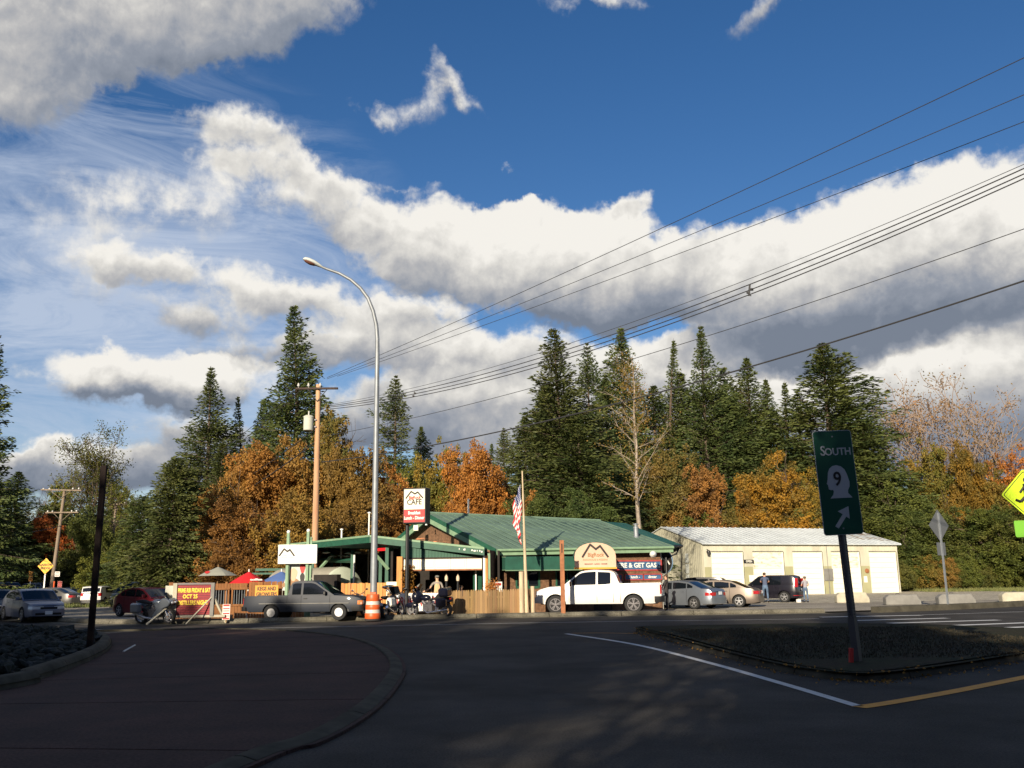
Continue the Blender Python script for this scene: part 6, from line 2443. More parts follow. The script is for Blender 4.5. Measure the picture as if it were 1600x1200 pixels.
# head-shaped route shield
head = [(-.38, -.50), (.48, -.50), (.40, -.42), (.33, -.36), (.34, -.27), (.42, -.16), (.44, -.02), (.40, .12), (.37, .22), (.30, .36), (.17, .46), (.0, .50), (-.16, .48), (-.29, .40), (-.36, .28),
        (-.39, .16), (-.40, .08), (-.43, .00), (-.46, -.06), (-.41, -.09), (-.42, -.13), (-.40, -.17), (-.41, -.22), (-.34, -.25), (-.24, -.25), (-.22, -.30), (-.26, -.40)]
hs2 = .60
m_ = MB()
m_.poly([(x * hs2 * .80 + .01, bz + Hs_ * .505 + z * hs2) for x, z in head], .004, 'Y', -.1050)
m_.build('head_shield', M['sign_white'], rsg)
text('lettering', '9', .36, M['blktext'], rsg, (.0, -.111, bz + Hs_ * .525), xs=.88, bold=.004)
ar_ = MB()
P = [(-.16, -.19), (.02, .04), (-.075, .10), (.155, .19), (.15, -.06), (.085, -.01), (-.095, -.235)]
ar_.poly([(x * .92 + .0, bz + Hs_ * .175 + z * .92) for x, z in P], .004, 'Y', -.1050)
ar_.build('arrow', M['sign_white'], rsg)
# perforated square post: corner strips and rungs leave real holes
po_ = MB()
w_ = .052
PH = tz * .98
c45 = R(40)
n_h = int(bz / .0508)
for side_ in range(4):
    a = c45 + side_ * PI / 2
    nx, ny = math.cos(a), math.sin(a)
    tx, ty = -ny, nx
    for s_ in (-1, 1):
        cx, cy = nx * w_ + tx * s_ * w_ * .68, ny * w_ + ty * s_ * w_ * .68
        po_.box((cx, cy, PH / 2), (.003, w_ * .64, PH), a)
    for k in range(n_h):
        po_.box((nx * w_, ny * w_, k * .0508 + .018), (.0028, w_ * .74, .031), a)
po_.box((0, 0, bz + Hs_ / 2), (.06, .06, Hs_ * .96))
pstm = po_.build('perforated_post', M['steel_dk'], rsg, fix=False)
m_ = MB()
m_.box((.0, 0, .35), (.12, .12, .8), c45)
m_.build('sleeve', M['steel_dk'], rsg)
mrk = thing('utility_marker', 'short red marker stub beside the route sign post', 'marker', gnd(1330, 1035, .13))
m_ = MB()
m_.tube([(0, 0, 0), (.02, 0, .24)], .045, 8)
m_.build('stub', M['redtext'], mrk)

# fluorescent crossing sign at the right edge
Yc = 17.6
lc = at(1568, 775, Yc)
half = .48
cxr = lc.x + half + .01
gs = thing('crossing_sign', 'fluorescent lime diamond crossing sign at the right edge', 'sign', (cxr, Yc, 0), rot=(0, R(-1), 0))
zc = lc.z + .03


def rdiam(h, r, n=4):
    P = []
    q = h - r * 1.0
    for a0, cx, cz_ in ((0, q, 0), (90, 0, q), (180, -q, 0), (270, 0, -q)):
        for k in range(n + 1):
            a = R(a0 - 45 + 90 * k / n)
            P.append((cx + math.cos(a) * r * .7, cz_ + math.sin(a) * r * .7))
    return P


m_ = MB()
m_.poly([(x, z + zc) for x, z in rdiam(half, .06)], .010, 'Y', 0)
m_.build('plate', M['sign_lime'], gs)
bd = MB()
o_, i_ = rdiam(half - .035, .05), rdiam(half - .055, .045)
for k in range(len(o_)):
    k2 = (k + 1) % len(o_)
    vs = [(o_[k][0], -.003, o_[k][1] + zc), (o_[k2][0], -.003, o_[k2][1] + zc), (i_[k2][0], -.003, i_[k2][1] + zc), (i_[k][0], -.003, i_[k][1] + zc)]
    bd.add(vs + [(x, -.0005, z) for x, y, z in vs], [(0, 1, 2, 3), (7, 6, 5, 4), (0, 4, 5, 1), (2, 6, 7, 3)])
bd.build('border', M['blktext'], gs)
fgm = MB()                                    # walking figure
fgm.ball((.02, -.008, zc + .27), .055, 10, sc=(1, .1, 1))
for a, b, r_ in (((.0, .2), (.0, -.02), .05), ((.0, -.02), (-.13, -.14), .03), ((-.13, -.14), (-.22, -.10), .025), ((0, -.02), (.10, -.28), .03), ((0, .18), (-.12, .03), .022), ((0, .18), (.13, .04), .022)):
    fgm.tube([(a[0], -.006, zc + a[1]), (b[0], -.006, zc + b[1])], r_, 6)
fg2 = fgm.build('walking_figure', M['blktext'], gs)
m_ = MB()
m_.poly(rrect(.62, .31, .03, at(1590, 826, Yc).z), .010, 'Y', 0)
pl = m_.build('arrow_plate', M['sign_grass'], gs)
m_ = MB()
m_.poly([(-.20, -.03), (.06, -.03), (.06, -.09), (.22, 0), (.06, .09), (.06, .03), (-.20, .03)], .003, 'Y', -.004)
ob = m_.build('arrow', M['blktext'], pl)
ob.location = (0, 0, at(1590, 826, Yc).z)
ob.rotation_euler = (0, R(135), 0)
m_ = MB()
m_.box((0, .035, (zc + half) / 2), (.05, .05, zc + half))
m_.build('post', M['steel'], gs)

# back of a diamond sign further right
p0 = at(1481.5, 946, 44.5)
gy = thing('sign_back', 'grey back of a diamond sign on a thin steel post before the right wood', 'sign', (p0.x, 44.5, 0), R(31))
zc = at(1480, 821, 44.5).z
h_ = 24.5 / FPX * 44.5
m_ = MB()
m_.poly([(-h_, zc), (0, zc - h_), (h_, zc), (0, zc + h_)], .02, 'Y', .03)
m_.build('plate', M['sign_back'], gy)
m_ = MB()
m_.box((0, .04, zc - h_ - .34), (.62, .02, .60))
m_.build('lower_plate', M['sign_back'], gy)
m_ = MB()
m_.box((0, 0, (zc + h_ * .8) / 2), (.09, .06, zc + h_ * .8))
m_.build('post', M['steel'], gy)

# concrete blocks along the right verge
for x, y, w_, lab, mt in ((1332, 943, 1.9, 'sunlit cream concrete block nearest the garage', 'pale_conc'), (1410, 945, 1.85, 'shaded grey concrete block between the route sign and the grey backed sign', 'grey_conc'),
                          (1494, 945, 1.95, 'concrete block behind the post of the grey backed sign', 'grey_conc'), (1592, 939, 2.0, 'sunlit concrete block nearest the right edge', 'pale_conc')):  # paler and greyer concrete put sun and shade into the blocks' colour
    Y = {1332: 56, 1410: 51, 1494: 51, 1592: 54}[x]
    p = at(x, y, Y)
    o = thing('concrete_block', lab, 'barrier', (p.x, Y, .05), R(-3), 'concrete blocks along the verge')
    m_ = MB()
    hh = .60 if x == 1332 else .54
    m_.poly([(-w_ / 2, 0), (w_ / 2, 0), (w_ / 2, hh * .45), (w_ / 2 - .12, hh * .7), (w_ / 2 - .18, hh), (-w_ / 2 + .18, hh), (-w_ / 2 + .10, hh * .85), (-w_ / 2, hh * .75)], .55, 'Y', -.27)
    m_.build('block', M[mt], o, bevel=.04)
    m_ = MB()
    m_.tube([(-.3, 0, hh - .02), (-.3, 0, hh + .06), (-.1, 0, hh + .06), (-.1, 0, hh - .02)], .02, 6)
    m_.build('lifting_loop', M['steel_dk'], o)

# ------------------------------------------------------------ parasols
def parasol(label, px, py, Y, w, h, mt, vent, yaw=0, tilt=0, text_=None):
    p = at(px, py, Y)
    o = thing('parasol', label, 'parasol', (p.x, Y, 0), rot=(0, tilt, yaw), group='parasols over the patio fence')
    n = 6
    zt = p.z
    m_ = MB()
    rows = []
    for s, z in ((.03, 0), (.35, -.30 * h), (.7, -.64 * h), (1.0, -h)):
        ring = []
        for k in range(n * 4 + 1):
            a = 2 * PI * k / (n * 4)
            sag = 1 - .10 * abs(math.sin(a * n / 2)) * s
            ring.append((math.cos(a) * w / 2 * s * sag, math.sin(a) * w / 2 * s * sag, zt + z - .02 * s * (1 - sag) * 10 * 0))
        rows.append(ring)
    m_.grid(rows)
    m_.build('canopy', M[mt], o)
    m_ = MB()
    m_.tube([(0, 0, 0.06), (0, 0, zt + .12)], .028, 8)
    m_.build('pole', M['fence'] if mt == 'umb_grey' else M['white'], o)
    m_ = MB()
    for k in range(n):
        a = 2 * PI * k / n
        m_.tube([(0, 0, zt - .02), (math.cos(a) * w / 2 * .98, math.sin(a) * w / 2 * .98, zt - h)], .012, 4)
    m_.build('ribs', M['fence'], o)
    return o


pa = parasol('large grey parasol with a faint red badge above the reader board', 341, 886, 44.2, 1.78, .40, 'umb_grey', 0, .2)
m_ = MB()
m_.lathe([(.02, 0), (.12, 0), (.12, .01), (.02, .01)], n=12, axis='Y')
bd_ = m_.build('badge', M['redtext'], pa)
bd_.location = (-.42, -.52, at(341, 886, 44.2).z - .235)
bd_.rotation_euler = (R(-62), 0, R(-8))
pr_ = parasol('bright red parasol with white lettering over the brown fence', 389, 893.5, 43.9, 1.75, .52, 'umb_red', 0, .35)
tx_ = text('lettering', 'coffee', .17, M['whttext'], pr_, (.28, -.72, at(389, 893.5, 43.9).z - .36), rot=(R(45), 0, R(5)), xs=1.3, bold=.008)
parasol('blue and grey parasol between the red parasol and the logo sign', 440, 893, 44.6, 2.1, .56, 'umb_blue', 0, .1)

# ------------------------------------------------------------ utility poles and cables
def cross_arm(mb, c, L, rz, w=.11, tl=0.0):
    mb.box(c, (L, w, w), rz, ry=tl)


pA_ = at(497.5, 601, 52.0)
up = thing('utility_pole', 'tall reddish wooden utility pole with a pale transformer can', 'utility pole', (at(494, 840, 52).x, 52, 0))
dx_ = pA_.x - up.location.x
m_ = MB()
m_.tube([(-.05, 0, 0), (dx_ * .5, 0, pA_.z * .5), (dx_, 0, pA_.z)], [.20, .17, .135], 12)
m_.build('pole', M['pole_wood'], up, smooth=True)
m_ = MB()
za = at(497, 608, 52).z
cross_arm(m_, (dx_ - .05, -.18, za), 2.55, R(-10), tl=R(2.5))
arm_o = m_.build('cross_arm', M['dk_brown'], up)
m_ = MB()
m_.tube([(dx_, -.17, za - .75), (dx_ - .6, -.2, za)], .022, 4)
m_.tube([(dx_, -.17, za - .75), (dx_ + .6, -.2, za)], .022, 4)
m_.build('arm_brace', M['steel_dk'], up)
for x in (-1.15, -.55, .15):
    m_ = MB()
    m_.lathe([(.02, 0), (.02, .08), (.07, .10), (.07, .16), (.045, .2), (.06, .24), (.02, .28)], c=(dx_ + x, -.18 + x * -.17, za + .05 - x * .04), n=8)
    m_.build('insulator', M['insul'], arm_o, smooth=True)
m_ = MB()
tcn = at(482, 661, 51.7)
m_.lathe([(.02, -.44), (.27, -.42), (.28, -.38), (.28, .30), (.30, .31), (.30, .36), (.20, .43), (.02, .45)], c=(tcn.x - up.location.x, -.3, tcn.z), n=16)
tr_ = m_.build('transformer', M['wallwhite'], up, smooth=True)
m_ = MB()
m_.lathe([(.03, .44), (.05, .50), (.03, .56), (.05, .62), (.02, .70)], c=(tcn.x - up.location.x, -.3, tcn.z), n=8)
m_.build('bushing', M['insul'], tr_)
m_ = MB()
m_.box((dx_ * .8 - .18, -.2, tcn.z + .2), (.3, .06, .08))
m_.box((dx_ * .8 - .18, -.2, tcn.z - .2), (.3, .06, .08))
m_.build('transformer_bracket', M['steel_dk'], up)


def small_pole(label, px, top, Y, arms, lean=0.0, mt='pole_grey'):
    p = at(px, top, Y)
    o = thing('utility_pole', label, 'utility pole', (p.x + lean, Y, 0))
    m_ = MB()
    m_.tube([(0, 0, 0), (-lean, 0, p.z)], [.22, .15], 10)
    m_.build('pole', M[mt], o, smooth=True)
    for (x, y, L, tl) in arms:
        q = at(x, y, Y)
        m_ = MB()
        cross_arm(m_, (q.x - p.x - lean, -.22, q.z), L, R(4), .13, tl=R(tl))
        a = m_.build('cross_arm', M[mt], o)
        for k in (-.45, -.3, .3, .45):
            m_ = MB()
            m_.lathe([(.03, 0), (.09, .05), (.09, .14), (.02, .2)], c=(q.x - p.x - lean + k * L, -.22, q.z + .05), n=6)
            m_.build('insulator', M['insul'], a)
        m_ = MB()
        m_.tube([(q.x - p.x - lean - L * .28, -.24, q.z - .02), (q.x - p.x - lean, -.2, q.z - .9)], .03, 4)
        m_.tube([(q.x - p.x - lean + L * .28, -.24, q.z - .02), (q.x - p.x - lean, -.2, q.z - .9)], .03, 4)
        m_.build('arm_brace', M[mt], o)
    return o


small_pole('grey utility pole with two cross arms beside the yellow warning sign', 101, 766, 99, ((97, 766, 4.2, 1.5), (98.5, 801, 3.4, 0)), lean=-.55, mt='pole_grey')
small_pole('second grey utility pole with two cross arms, right of the dark post', 181.5, 784, 125, ((181, 788, 4.3, -2), (181, 815, 3.4, 0)), lean=-.1)
small_pole('third and farthest utility pole, low beside the dark post', 166, 834, 150, ((165, 839, 3.2, 0),), lean=0)


def cable(label, A, B, sag, r, extra=()):
    n = 40
    pts = []
    for i in range(n + 1):
        t = i / n
        p = A.lerp(B, t)
        p.z -= 4 * sag * t * (1 - t)
        pts.append(p)
    m_ = MB()
    m_.tube(pts, r, 5)
    o = m_.build('power_cable', M['wire'], None, smooth=True)
    return tag(o, label, 'cable', 'overhead cables'), pts


CB = [
    ((511, 590), 52, (1760, 14), 20, .2, .013, 'highest thin cable running up to the top right'),
    ((511, 592), 52, (1760, 80), 21, .2, .012, 'second highest thin cable running to the right'),
    ((527, 588), 52, (1760, 128), 22, .2, .012, 'third highest thin cable running to the right'),
    ((516, 632), 52, (1760, 185), 23, 1.1, .011, 'thin cable just above the bundle of thick cables'),
    ((516, 634), 52, (1760, 190), 23, 1.25, .020, 'upper thick cable of the spliced bundle'),
    ((516, 636), 52, (1760, 198), 23, 1.35, .020, 'middle thick cable of the spliced bundle'),
    ((516, 639), 52, (1760, 205), 23, 1.4, .020, 'lower thick cable of the spliced bundle'),
    ((505, 682), 52, (1760, 300), 24, .7, .014, 'single thin cable between the bundle and the lowest thick cable'),
    ((503, 722), 52, (1760, 385), 24, .85, .030, 'lowest and thickest black cable crossing the right firs'),
]
cpts = []
for (x0, y0), Y0, (x1, y1), Y1, sag, r, lab in CB:
    o, pts = cable(lab, at(x0, y0, Y0), at(x1, y1, Y1), sag, r)
    cpts.append(pts)
for k, (x, sc_, lab) in enumerate(((1169, 1.0, 'dark splice clamp on the thick cable bundle'), (653, .6, 'small splice clamp on the cable bundle near the pole'))):
    best = min(cpts[5], key=lambda q: abs(((q.x / q.y) - (ray(x, 500).x / ray(x, 500).y)) * 1000))
    o = thing('cable_clamp', lab, 'clamp', best)
    m_ = MB()
    m_.box((0, 0, 0), (.06 * sc_, .05, .42 * sc_), ry=R(8))
    m_.box((.06, 0, .03), (.16 * sc_, .07, .08))
    m_.box((-.05, 0, -.1), (.12 * sc_, .07, .06), ry=R(30))
    m_.tube([(-.06, 0, -.1), (.05, 0, -.22 * sc_)], .02, 5)
    m_.build('body', M['wire'], o)
LW = [
    ((468, 604), 52, (181, 785), 125, 1.6, .02, 'upper left cable from the wooden pole to the distant poles'),
    ((474, 606), 52, (188, 788), 125, 1.8, .02, 'second left cable from the wooden pole to the distant poles'),
    ((496, 668), 52, (178, 815), 125, 2.2, .028, 'lower left cable sagging over the orange trees'),
    ((494, 690), 52, (182, 835), 125, 2.0, .035, 'lowest thick left cable over the orange trees'),
    ((60, 764), 99, (181, 787), 125, .5, .02, 'short cable between the two left poles, upper'),
    ((115, 801), 99, (190, 815), 125, .5, .02, 'short cable between the two left poles, lower'),
    ((60, 764), 99, (-160, 800), 70, .8, .02, 'cable leaving the left pole past the left edge, upper'),
    ((80, 801), 99, (-160, 820), 70, .8, .02, 'cable leaving the left pole past the left edge, middle'),
    ((95, 822), 99, (-160, 836), 70, .6, .03, 'cable leaving the left pole past the left edge, lower'),
]
for (x0, y0), Y0, (x1, y1), Y1, sag, r, lab in LW:
    cable(lab, at(x0, y0, Y0), at(x1, y1, Y1), sag, r)

# ------------------------------------------------------------ vehicles
def sm(pts, x):
    xs = [p[0] for p in pts]
    zs = [p[1] for p in pts]
    return float(np.interp(x, xs, zs))


def smf(pts, k=.10):
    """a slightly rounded version of a piecewise linear curve"""
    def f(x):
        return (sm(pts, x - k) + 2 * sm(pts, x) + sm(pts, x + k)) / 4
    return f


WHEELS = {}


def outward(me):
    """turn every face away from the middle of the vehicle"""
    bm_ = bmesh.new()
    bm_.from_mesh(me)
    fl_ = []
    for f in bm_.faces:
        c_ = f.calc_center_median()
        if f.normal.dot(Vector((c_.x * .25, c_.y, c_.z - .72))) < 0:
            fl_.append(f)
    bmesh.ops.reverse_faces(bm_, faces=fl_)
    bm_.to_mesh(me)
    bm_.free()


def wheel_parts(r, w, style):
    key = (r, w, style)
    if key in WHEELS:
        return WHEELS[key]
    t = MB()
    t.lathe([(r * .62, -w / 2 + .01), (r * .93, -w / 2), (r, -w / 2 + .04), (r, w / 2 - .04), (r * .93, w / 2), (r * .62, w / 2 - .01)], n=24, axis='Y')
    tm = t.mesh('tyre', M['rubber'], smooth=True)
    q = MB()
    rr_ = r * (.66 if style != 'steel' else .60)
    q.lathe([(rr_, -w / 2 + .02), (rr_, -w / 2 - .004), (rr_ * .9, -w / 2 - .004), (rr_ * .86, -w / 2 + .05), (rr_ * .84, .0), (.01, .0)], n=24, axis='Y', mi=1)
    if style == 'steel':
        q.lathe([(.01, -w / 2 - .01), (rr_ * .4, -w / 2 - .012), (rr_ * .55, -w / 2 + .03), (rr_ * .82, -w / 2 + .02), (rr_ * .9, -w / 2 - .002)], n=20, axis='Y')
        for k in range(8):
            a = k * PI / 4
            q.lathe([(.01, 0), (.022, 0), (.022, .004), (.01, .004)], c=(math.cos(a) * rr_ * .66, -w / 2 + .016, math.sin(a) * rr_ * .66), n=6, axis='Y', mi=1)
    else:
        n = 5
        for k in range(n):
            a = 2 * PI * k / n + .3
            for da in (-.16, .16) if style == 'double' else (0,):
                q.box((math.cos(a + da) * rr_ * .5, -w / 2 + .02, math.sin(a + da) * rr_ * .5), (rr_ * .86, .035, rr_ * (.13 if style == 'double' else .24)), ry=-(a + da))
        q.lathe([(.01, -w / 2 - .012), (rr_ * .2, -w / 2 - .01), (rr_ * .22, -w / 2 + .03)], n=12, axis='Y')
        q.lathe([(rr_ * .90, -w / 2 - .008), (rr_, -w / 2 - .008), (rr_, -w / 2 + .03), (rr_ * .9, -w / 2 + .03), (rr_ * .90, -w / 2 - .008)], n=24, axis='Y')
    rm_ = q.mesh('rim', [M['alloy'] if style != 'double' else M['steel_dk'], M['rubber']], smooth=True)
    WHEELS[key] = (tm, rm_)
    return WHEELS[key]


def vehicle(name, label, cat, px, base, Y, heading, S, paint, group=None, z0=.06):
    """S: dict with L, W, sill, wheels (xr, xf), r, belt curve, roof curve, windows, kind
    local x runs forward, y left, z up"""
    p = at(px, base, Y)
    root = thing(name, label, cat, (p.x, Y, z0), R(heading), group)
    L, W, sill, r = S['L'], S['W'], S['sill'], S['r']
    xw = S['wheels']
    belt = smf(S['belt'], .06)
    ra = r * 1.16
    half = L / 2
    zmid = sill + .28

    def hw(x, z):
        u = min(1.0, abs(x) / half)
        plan = 1 - S.get('round', .20) * u ** 7
        zb = belt(x)
        s = 1 - .05 * max(0, (z - zmid) / max(.2, zb - zmid)) ** 1.6 - .05 * max(0, (zmid - z) / .3) ** 2
        return W / 2 * plan * s

    def bottom(x):
        z = sill + .10 * max(0, (abs(x) / half - .86) / .14) * 0.6
        for w_ in xw:
            d_ = abs(x - w_)
            if d_ < ra:
                z = max(z, r + math.sqrt(ra * ra - d_ * d_) * .98)
        return z

    xs = set(np.linspace(-half, half, 64).tolist())
    for w_ in xw:
        for k in range(15):
            xs.add(w_ + ra * math.cos(PI * k / 14))
        xs.add(w_ - ra - .005)
        xs.add(w_ + ra + .005)
    xs = sorted(x for x in xs if -half <= x <= half)
    b = MB()
    nr = 7
    sides = {}
    for sy in (-1, 1):
        rows = []
        for x in xs:
            z0_, z1_ = bottom(x), belt(x)
            col = []
            for j in range(nr + 1):
                z = z0_ + (z1_ - z0_) * j / nr
                col.append((x, sy * hw(x, z), z))
            rows.append(col)
        b.grid(rows)
        sides[sy] = rows
    # top of the lower body with a soft crown, omitted over a pickup bed
    bed = S.get('bed')
    rows = []
    for i, x in enumerate(xs):
        zl = belt(x)
        y = sides[1][i][-1][1]
        crown = .035 if not (bed and x < bed[1]) else 0
        rows.append([(x, -y + 2 * y * k / 6, zl + crown * (1 - (2 * k / 6 - 1) ** 2)) for k in range(7)])
    if bed:
        rail = .12
        b.grid([rw for rw, x in zip(rows, xs) if x >= bed[1] - .03])
        bx = [x for x in xs if x <= bed[1]]
        for sy in (-1, 1):
            b.grid([[(x, sy * hw(x, belt(x)), belt(x)), (x, sy * (hw(x, belt(x)) - rail), belt(x)), (x, sy * (hw(x, belt(x)) - rail), belt(x) - .45)] for x in bx])
        y_ = hw(bx[0], 1) - rail
        b.grid([[(bx[0], -y_ - rail, belt(bx[0])), (bx[0], y_ + rail, belt(bx[0]))], [(bx[0] + .07, -y_ - rail, belt(bx[0])), (bx[0] + .07, y_ + rail, belt(bx[0]))]])
        b.grid([[(bx[0] + .07, -y_, belt(bx[0])), (bx[0] + .07, y_, belt(bx[0]))], [(bx[0] + .07, -y_, belt(bx[0]) - .45), (bx[0] + .07, y_, belt(bx[0]) - .45)]])
        b.add([(bed[0], -y_, belt(bx[0]) - .45), (bed[1], -y_, belt(bx[0]) - .45), (bed[1], y_, belt(bx[0]) - .45), (bed[0], y_, belt(bx[0]) - .45)], [(0, 1, 2, 3)])
    else:
        b.grid(rows)
    # nose and tail
    for i, sgn in ((0, -1), (-1, 1)):
        l, rgt = sides[-1][i], sides[1][i]
        g_ = []
        for j in range(nr + 1):
            a_, c_ = l[j], rgt[j]
            bulge = .07 * math.sin(PI * min(1, (j + 1.5) / (nr + 2)))
            g_.append([(a_[0] + sgn * bulge * (1 - (2 * k / 8 - 1) ** 2) ** .6, a_[1] + (c_[1] - a_[1]) * k / 8, a_[2]) for k in range(9)])
        b.grid(g_)
    # greenhouse
    roof = smf(S['roof'], .05)
    x0r, x1r = S['roof'][0][0], S['roof'][-1][0]
    xr_ = np.linspace(x0r, x1r, 40)
    tum = S.get('tumble', .16)

    def yg(x, z):
        zb = belt(x)
        return hw(x, zb) - .02 - tum * max(0, z - zb) ** 1.15 * 1.0 / .55 * .55

    for sy in (-1, 1):
        rows = []
        for x in xr_:
            zb, zt = belt(x) - .02, max(belt(x) - .015, roof(x))
            rows.append([(x, sy * yg(x, zb + (zt - zb) * j / 6), zb + (zt - zb) * j / 6) for j in range(7)])
        b.grid(rows)
    rows = []
    for x in xr_:
        zt = max(belt(x) - .015, roof(x))
        y = yg(x, zt)
        rows.append([(x, -y + 2 * y * k / 8, zt + .035 * (1 - (2 * k / 8 - 1) ** 2)) for k in range(9)])
    b.grid(rows)
    y0 = yg(x0r, roof(x0r))
    if roof(x0r) > belt(x0r) + .1:
        zb, zt = belt(x0r) - .02, roof(x0r)
        b.grid([[(x0r, -yg(x0r, zb + (zt - zb) * j / 5), zb + (zt - zb) * j / 5), (x0r, 0, zb + (zt - zb) * j / 5), (x0r, yg(x0r, zb + (zt - zb) * j / 5), zb + (zt - zb) * j / 5)] for j in range(6)])
    body = b.build('body', paint, root, smooth=True)
    outward(body.data)
    # dark floor and wheel housings inside
    f = MB()
    f.box((0, 0, sill + .10), (L * .93, W * .74, .24))
    f.box(((xw[0] + xw[1]) / 2, 0, sill + .3), (xw[1] - xw[0] + r * 2.4, W * .60, .55))
    f.build('chassis', M['blackm'], root)
    # wheels
    tm, rm_ = wheel_parts(r, S.get('ww', .22), S.get('rim', 'single'))
    for x in xw:
        for sy in (-1, 1):
            w_ = put('wheel', tm, root)
            w_.location = (x, sy * (W / 2 - S.get('ww', .22) / 2 - .015), r)
            w_.rotation_euler = (0, 0, 0 if sy < 0 else PI)
            rim_o = put('rim', rm_, w_)
    # glass
    m_g = S.get('glass', M['glass'])
    margin = .055
    for (xa, xb) in S['windows']:
        for sy in (-1, 1):
            rows = []
            for x in np.linspace(xa, xb, 14):
                lo = belt(x) + .045
                hi = roof(x) - .075
                if S.get('win_up'):
                    lo += .0
                if hi < lo + .01:
                    hi = lo + .01
                rows.append([(x, sy * (yg(x, lo + (hi - lo) * j / 4) + .014), lo + (hi - lo) * j / 4) for j in range(5)])
            g = MB()
            g.grid(rows)
            outward(g.build('side_window', m_g, root, smooth=True).data)
    for nm, (xa, xb) in (('windshield', S['wind']), ('rear_window', S['rear'])):
        if xa == xb:
            # upright back glass
            lo, hi = belt(xa) + .06, roof(xa) - .10
            rows = []
            for j in range(5):
                z = lo + (hi - lo) * j / 4
                y = yg(xa, z) - .09
                rows.append([(xa - .01, -y + 2 * y * k / 6, z) for k in range(7)])
        else:
            rows = []
            for x in np.linspace(xa, xb, 10):
                z = roof(x)
                y = yg(x, z) - .055
                rows.append([(x, -y + 2 * y * k / 8, z + .035 * (1 - (2 * k / 8 - 1) ** 2) + .010) for k in range(9)])
        g = MB()
        g.grid(rows)
        outward(g.build(nm, m_g, root, smooth=True).data)

    # wrap-round patches: bumpers, lamps, grille
    def hh(x, z):
        xx = math.copysign(min(abs(x), abs(x0r) if x < 0 else half), -1 if end_[0] == 'rear' else 1)
        return hw(xx, z) if z <= belt(xx) else yg(xx, z)

    end_ = ['front']

    def patch(nm, mt, end, depth, z0_, z1_, off=.012, ya=None, both=True, width=None):
        sgn = 1 if end == 'front' else -1
        end_[0] = end
        for sy in ((-1, 1) if (both and width) else (0,)):
            g = MB()
            pts = []
            if width:                            # corner lamp: side strip then a strip across the nose
                for k in range(5):
                    x = sgn * (half - depth * (1 - k / 4))
                    pts.append((x, sy))
                for row_z in (0,):
                    pass
                rows = []
                for j in range(5):
                    z = z0_ + (z1_ - z0_) * j / 4
                    ring = [(sgn * (half - depth * (1 - k / 4)), sy * (hh(half - depth * (1 - k / 4), z) + off), z) for k in range(5)]
                    yE = hh(half, z)
                    for k in range(1, 6):
                        y = yE - width * k / 5
                        bulge = .07 * (1 - (y / yE) ** 2) ** .6
                        ring.append((sgn * (half + bulge * .95 + off), sy * y, z))
                    rows.append(ring)
            else:
                rows = []
                for j in range(5):
                    z = z0_ + (z1_ - z0_) * j / 4
                    ring = []
                    if depth:
                        ring += [(sgn * (half - depth * (1 - k / 4)), -(hh(half - depth * (1 - k / 4), z) + off), z) for k in range(5)]
                    yE = hh(half, z) if ya is None else ya
                    for k in range(0, 13):
                        y = -yE + 2 * yE * k / 12
                        bulge = .07 * max(0, (1 - (y / hh(half, z)) ** 2)) ** .6
                        ring.append((sgn * (half + bulge + off), y, z))
                    if depth:
                        ring += [(sgn * (half - depth * k / 4), hh(half - depth * k / 4, z) + off, z) for k in range(5)]
                    rows.append(ring)
            g.grid(rows)
            outward(g.build(nm, M[mt] if isinstance(mt, str) else mt, root, smooth=True).data)

    for q in S.get('patches', ()):
        mt = paint if q[1] == 'paint' else q[1]
        patch(q[0], mt, *q[2:6], **(q[6] if len(q) > 6 else {}))
    # door gaps, handles, mirrors
    for x in S.get('gaps', ()):
        for sy in (-1, 1):
            g = MB()
            lo, hi = sill + .06, belt(x) - .01
            if any(abs(x - w_) < ra for w_ in xw):
                lo = bottom(x) + .02
            g.grid([[(x + dx, sy * (hw(x, lo + (hi - lo) * j / 6) + .003), lo + (hi - lo) * j / 6) for dx in (-.008, .008)] for j in range(7)])
            g.build('door_gap', M['blackm'], root)
    for x in S.get('handles', ()):
        for sy in (-1, 1):
            g = MB()
            z = belt(x) - .12
            g.box((x, sy * (hw(x, z) + .018), z), (.17, .03, .028))
            g.build('handle', S.get('handle_mat', paint), root, bevel=.006)
    mx = S.get('mirror')
    if mx:
        for sy in (-1, 1):
            g = MB()
            z = belt(mx) + .07
            g.box((mx, sy * (hw(mx, z) + .11), z + .03), (.10, .17, .15 * S.get('mirror_size', 1.0)))
            g.box((mx, sy * (hw(mx, z) + .02), z - .02), (.05, .10, .04))
            g.build('mirror', S.get('mirror_mat', paint), root, bevel=.02)
    for end, z, yy in S.get('plates', ()):
        sgn = 1 if end == 'front' else -1
        g = MB()
        g.box((sgn * (half + .105), yy, z), (.02, .31, .155))
        g.build('number_plate', M['plate'], root)
    if S.get('arch'):
        for x in xw:
            for sy in (-1, 1):
                g = MB()
                rows = []
                for k in range(15):
                    a = PI * k / 14
                    xx, zz = x + ra * math.cos(a), r + ra * math.sin(a) * .98
                    zz = max(zz, sill)
                    x2, z2 = x + (ra + .05) * math.cos(a), r + (ra + .05) * math.sin(a)
                    rows.append([(xx, sy * (hw(x, r) + .022), zz), (x2, sy * (hw(x, r) + .012), max(z2, sill))])
                g.grid(rows)
                g.build('arch_trim', S['arch'] if not isinstance(S['arch'], bool) else paint, root, smooth=True)
    return root, dict(hw=hw, belt=belt, roof=roof, half=half, yg=yg)


def carpaint(name, c, rough=.35, metal=.0):
    return mat(name, c, rough, metal=metal, coat=.22, spec=.4, var=.05, vscale=2)


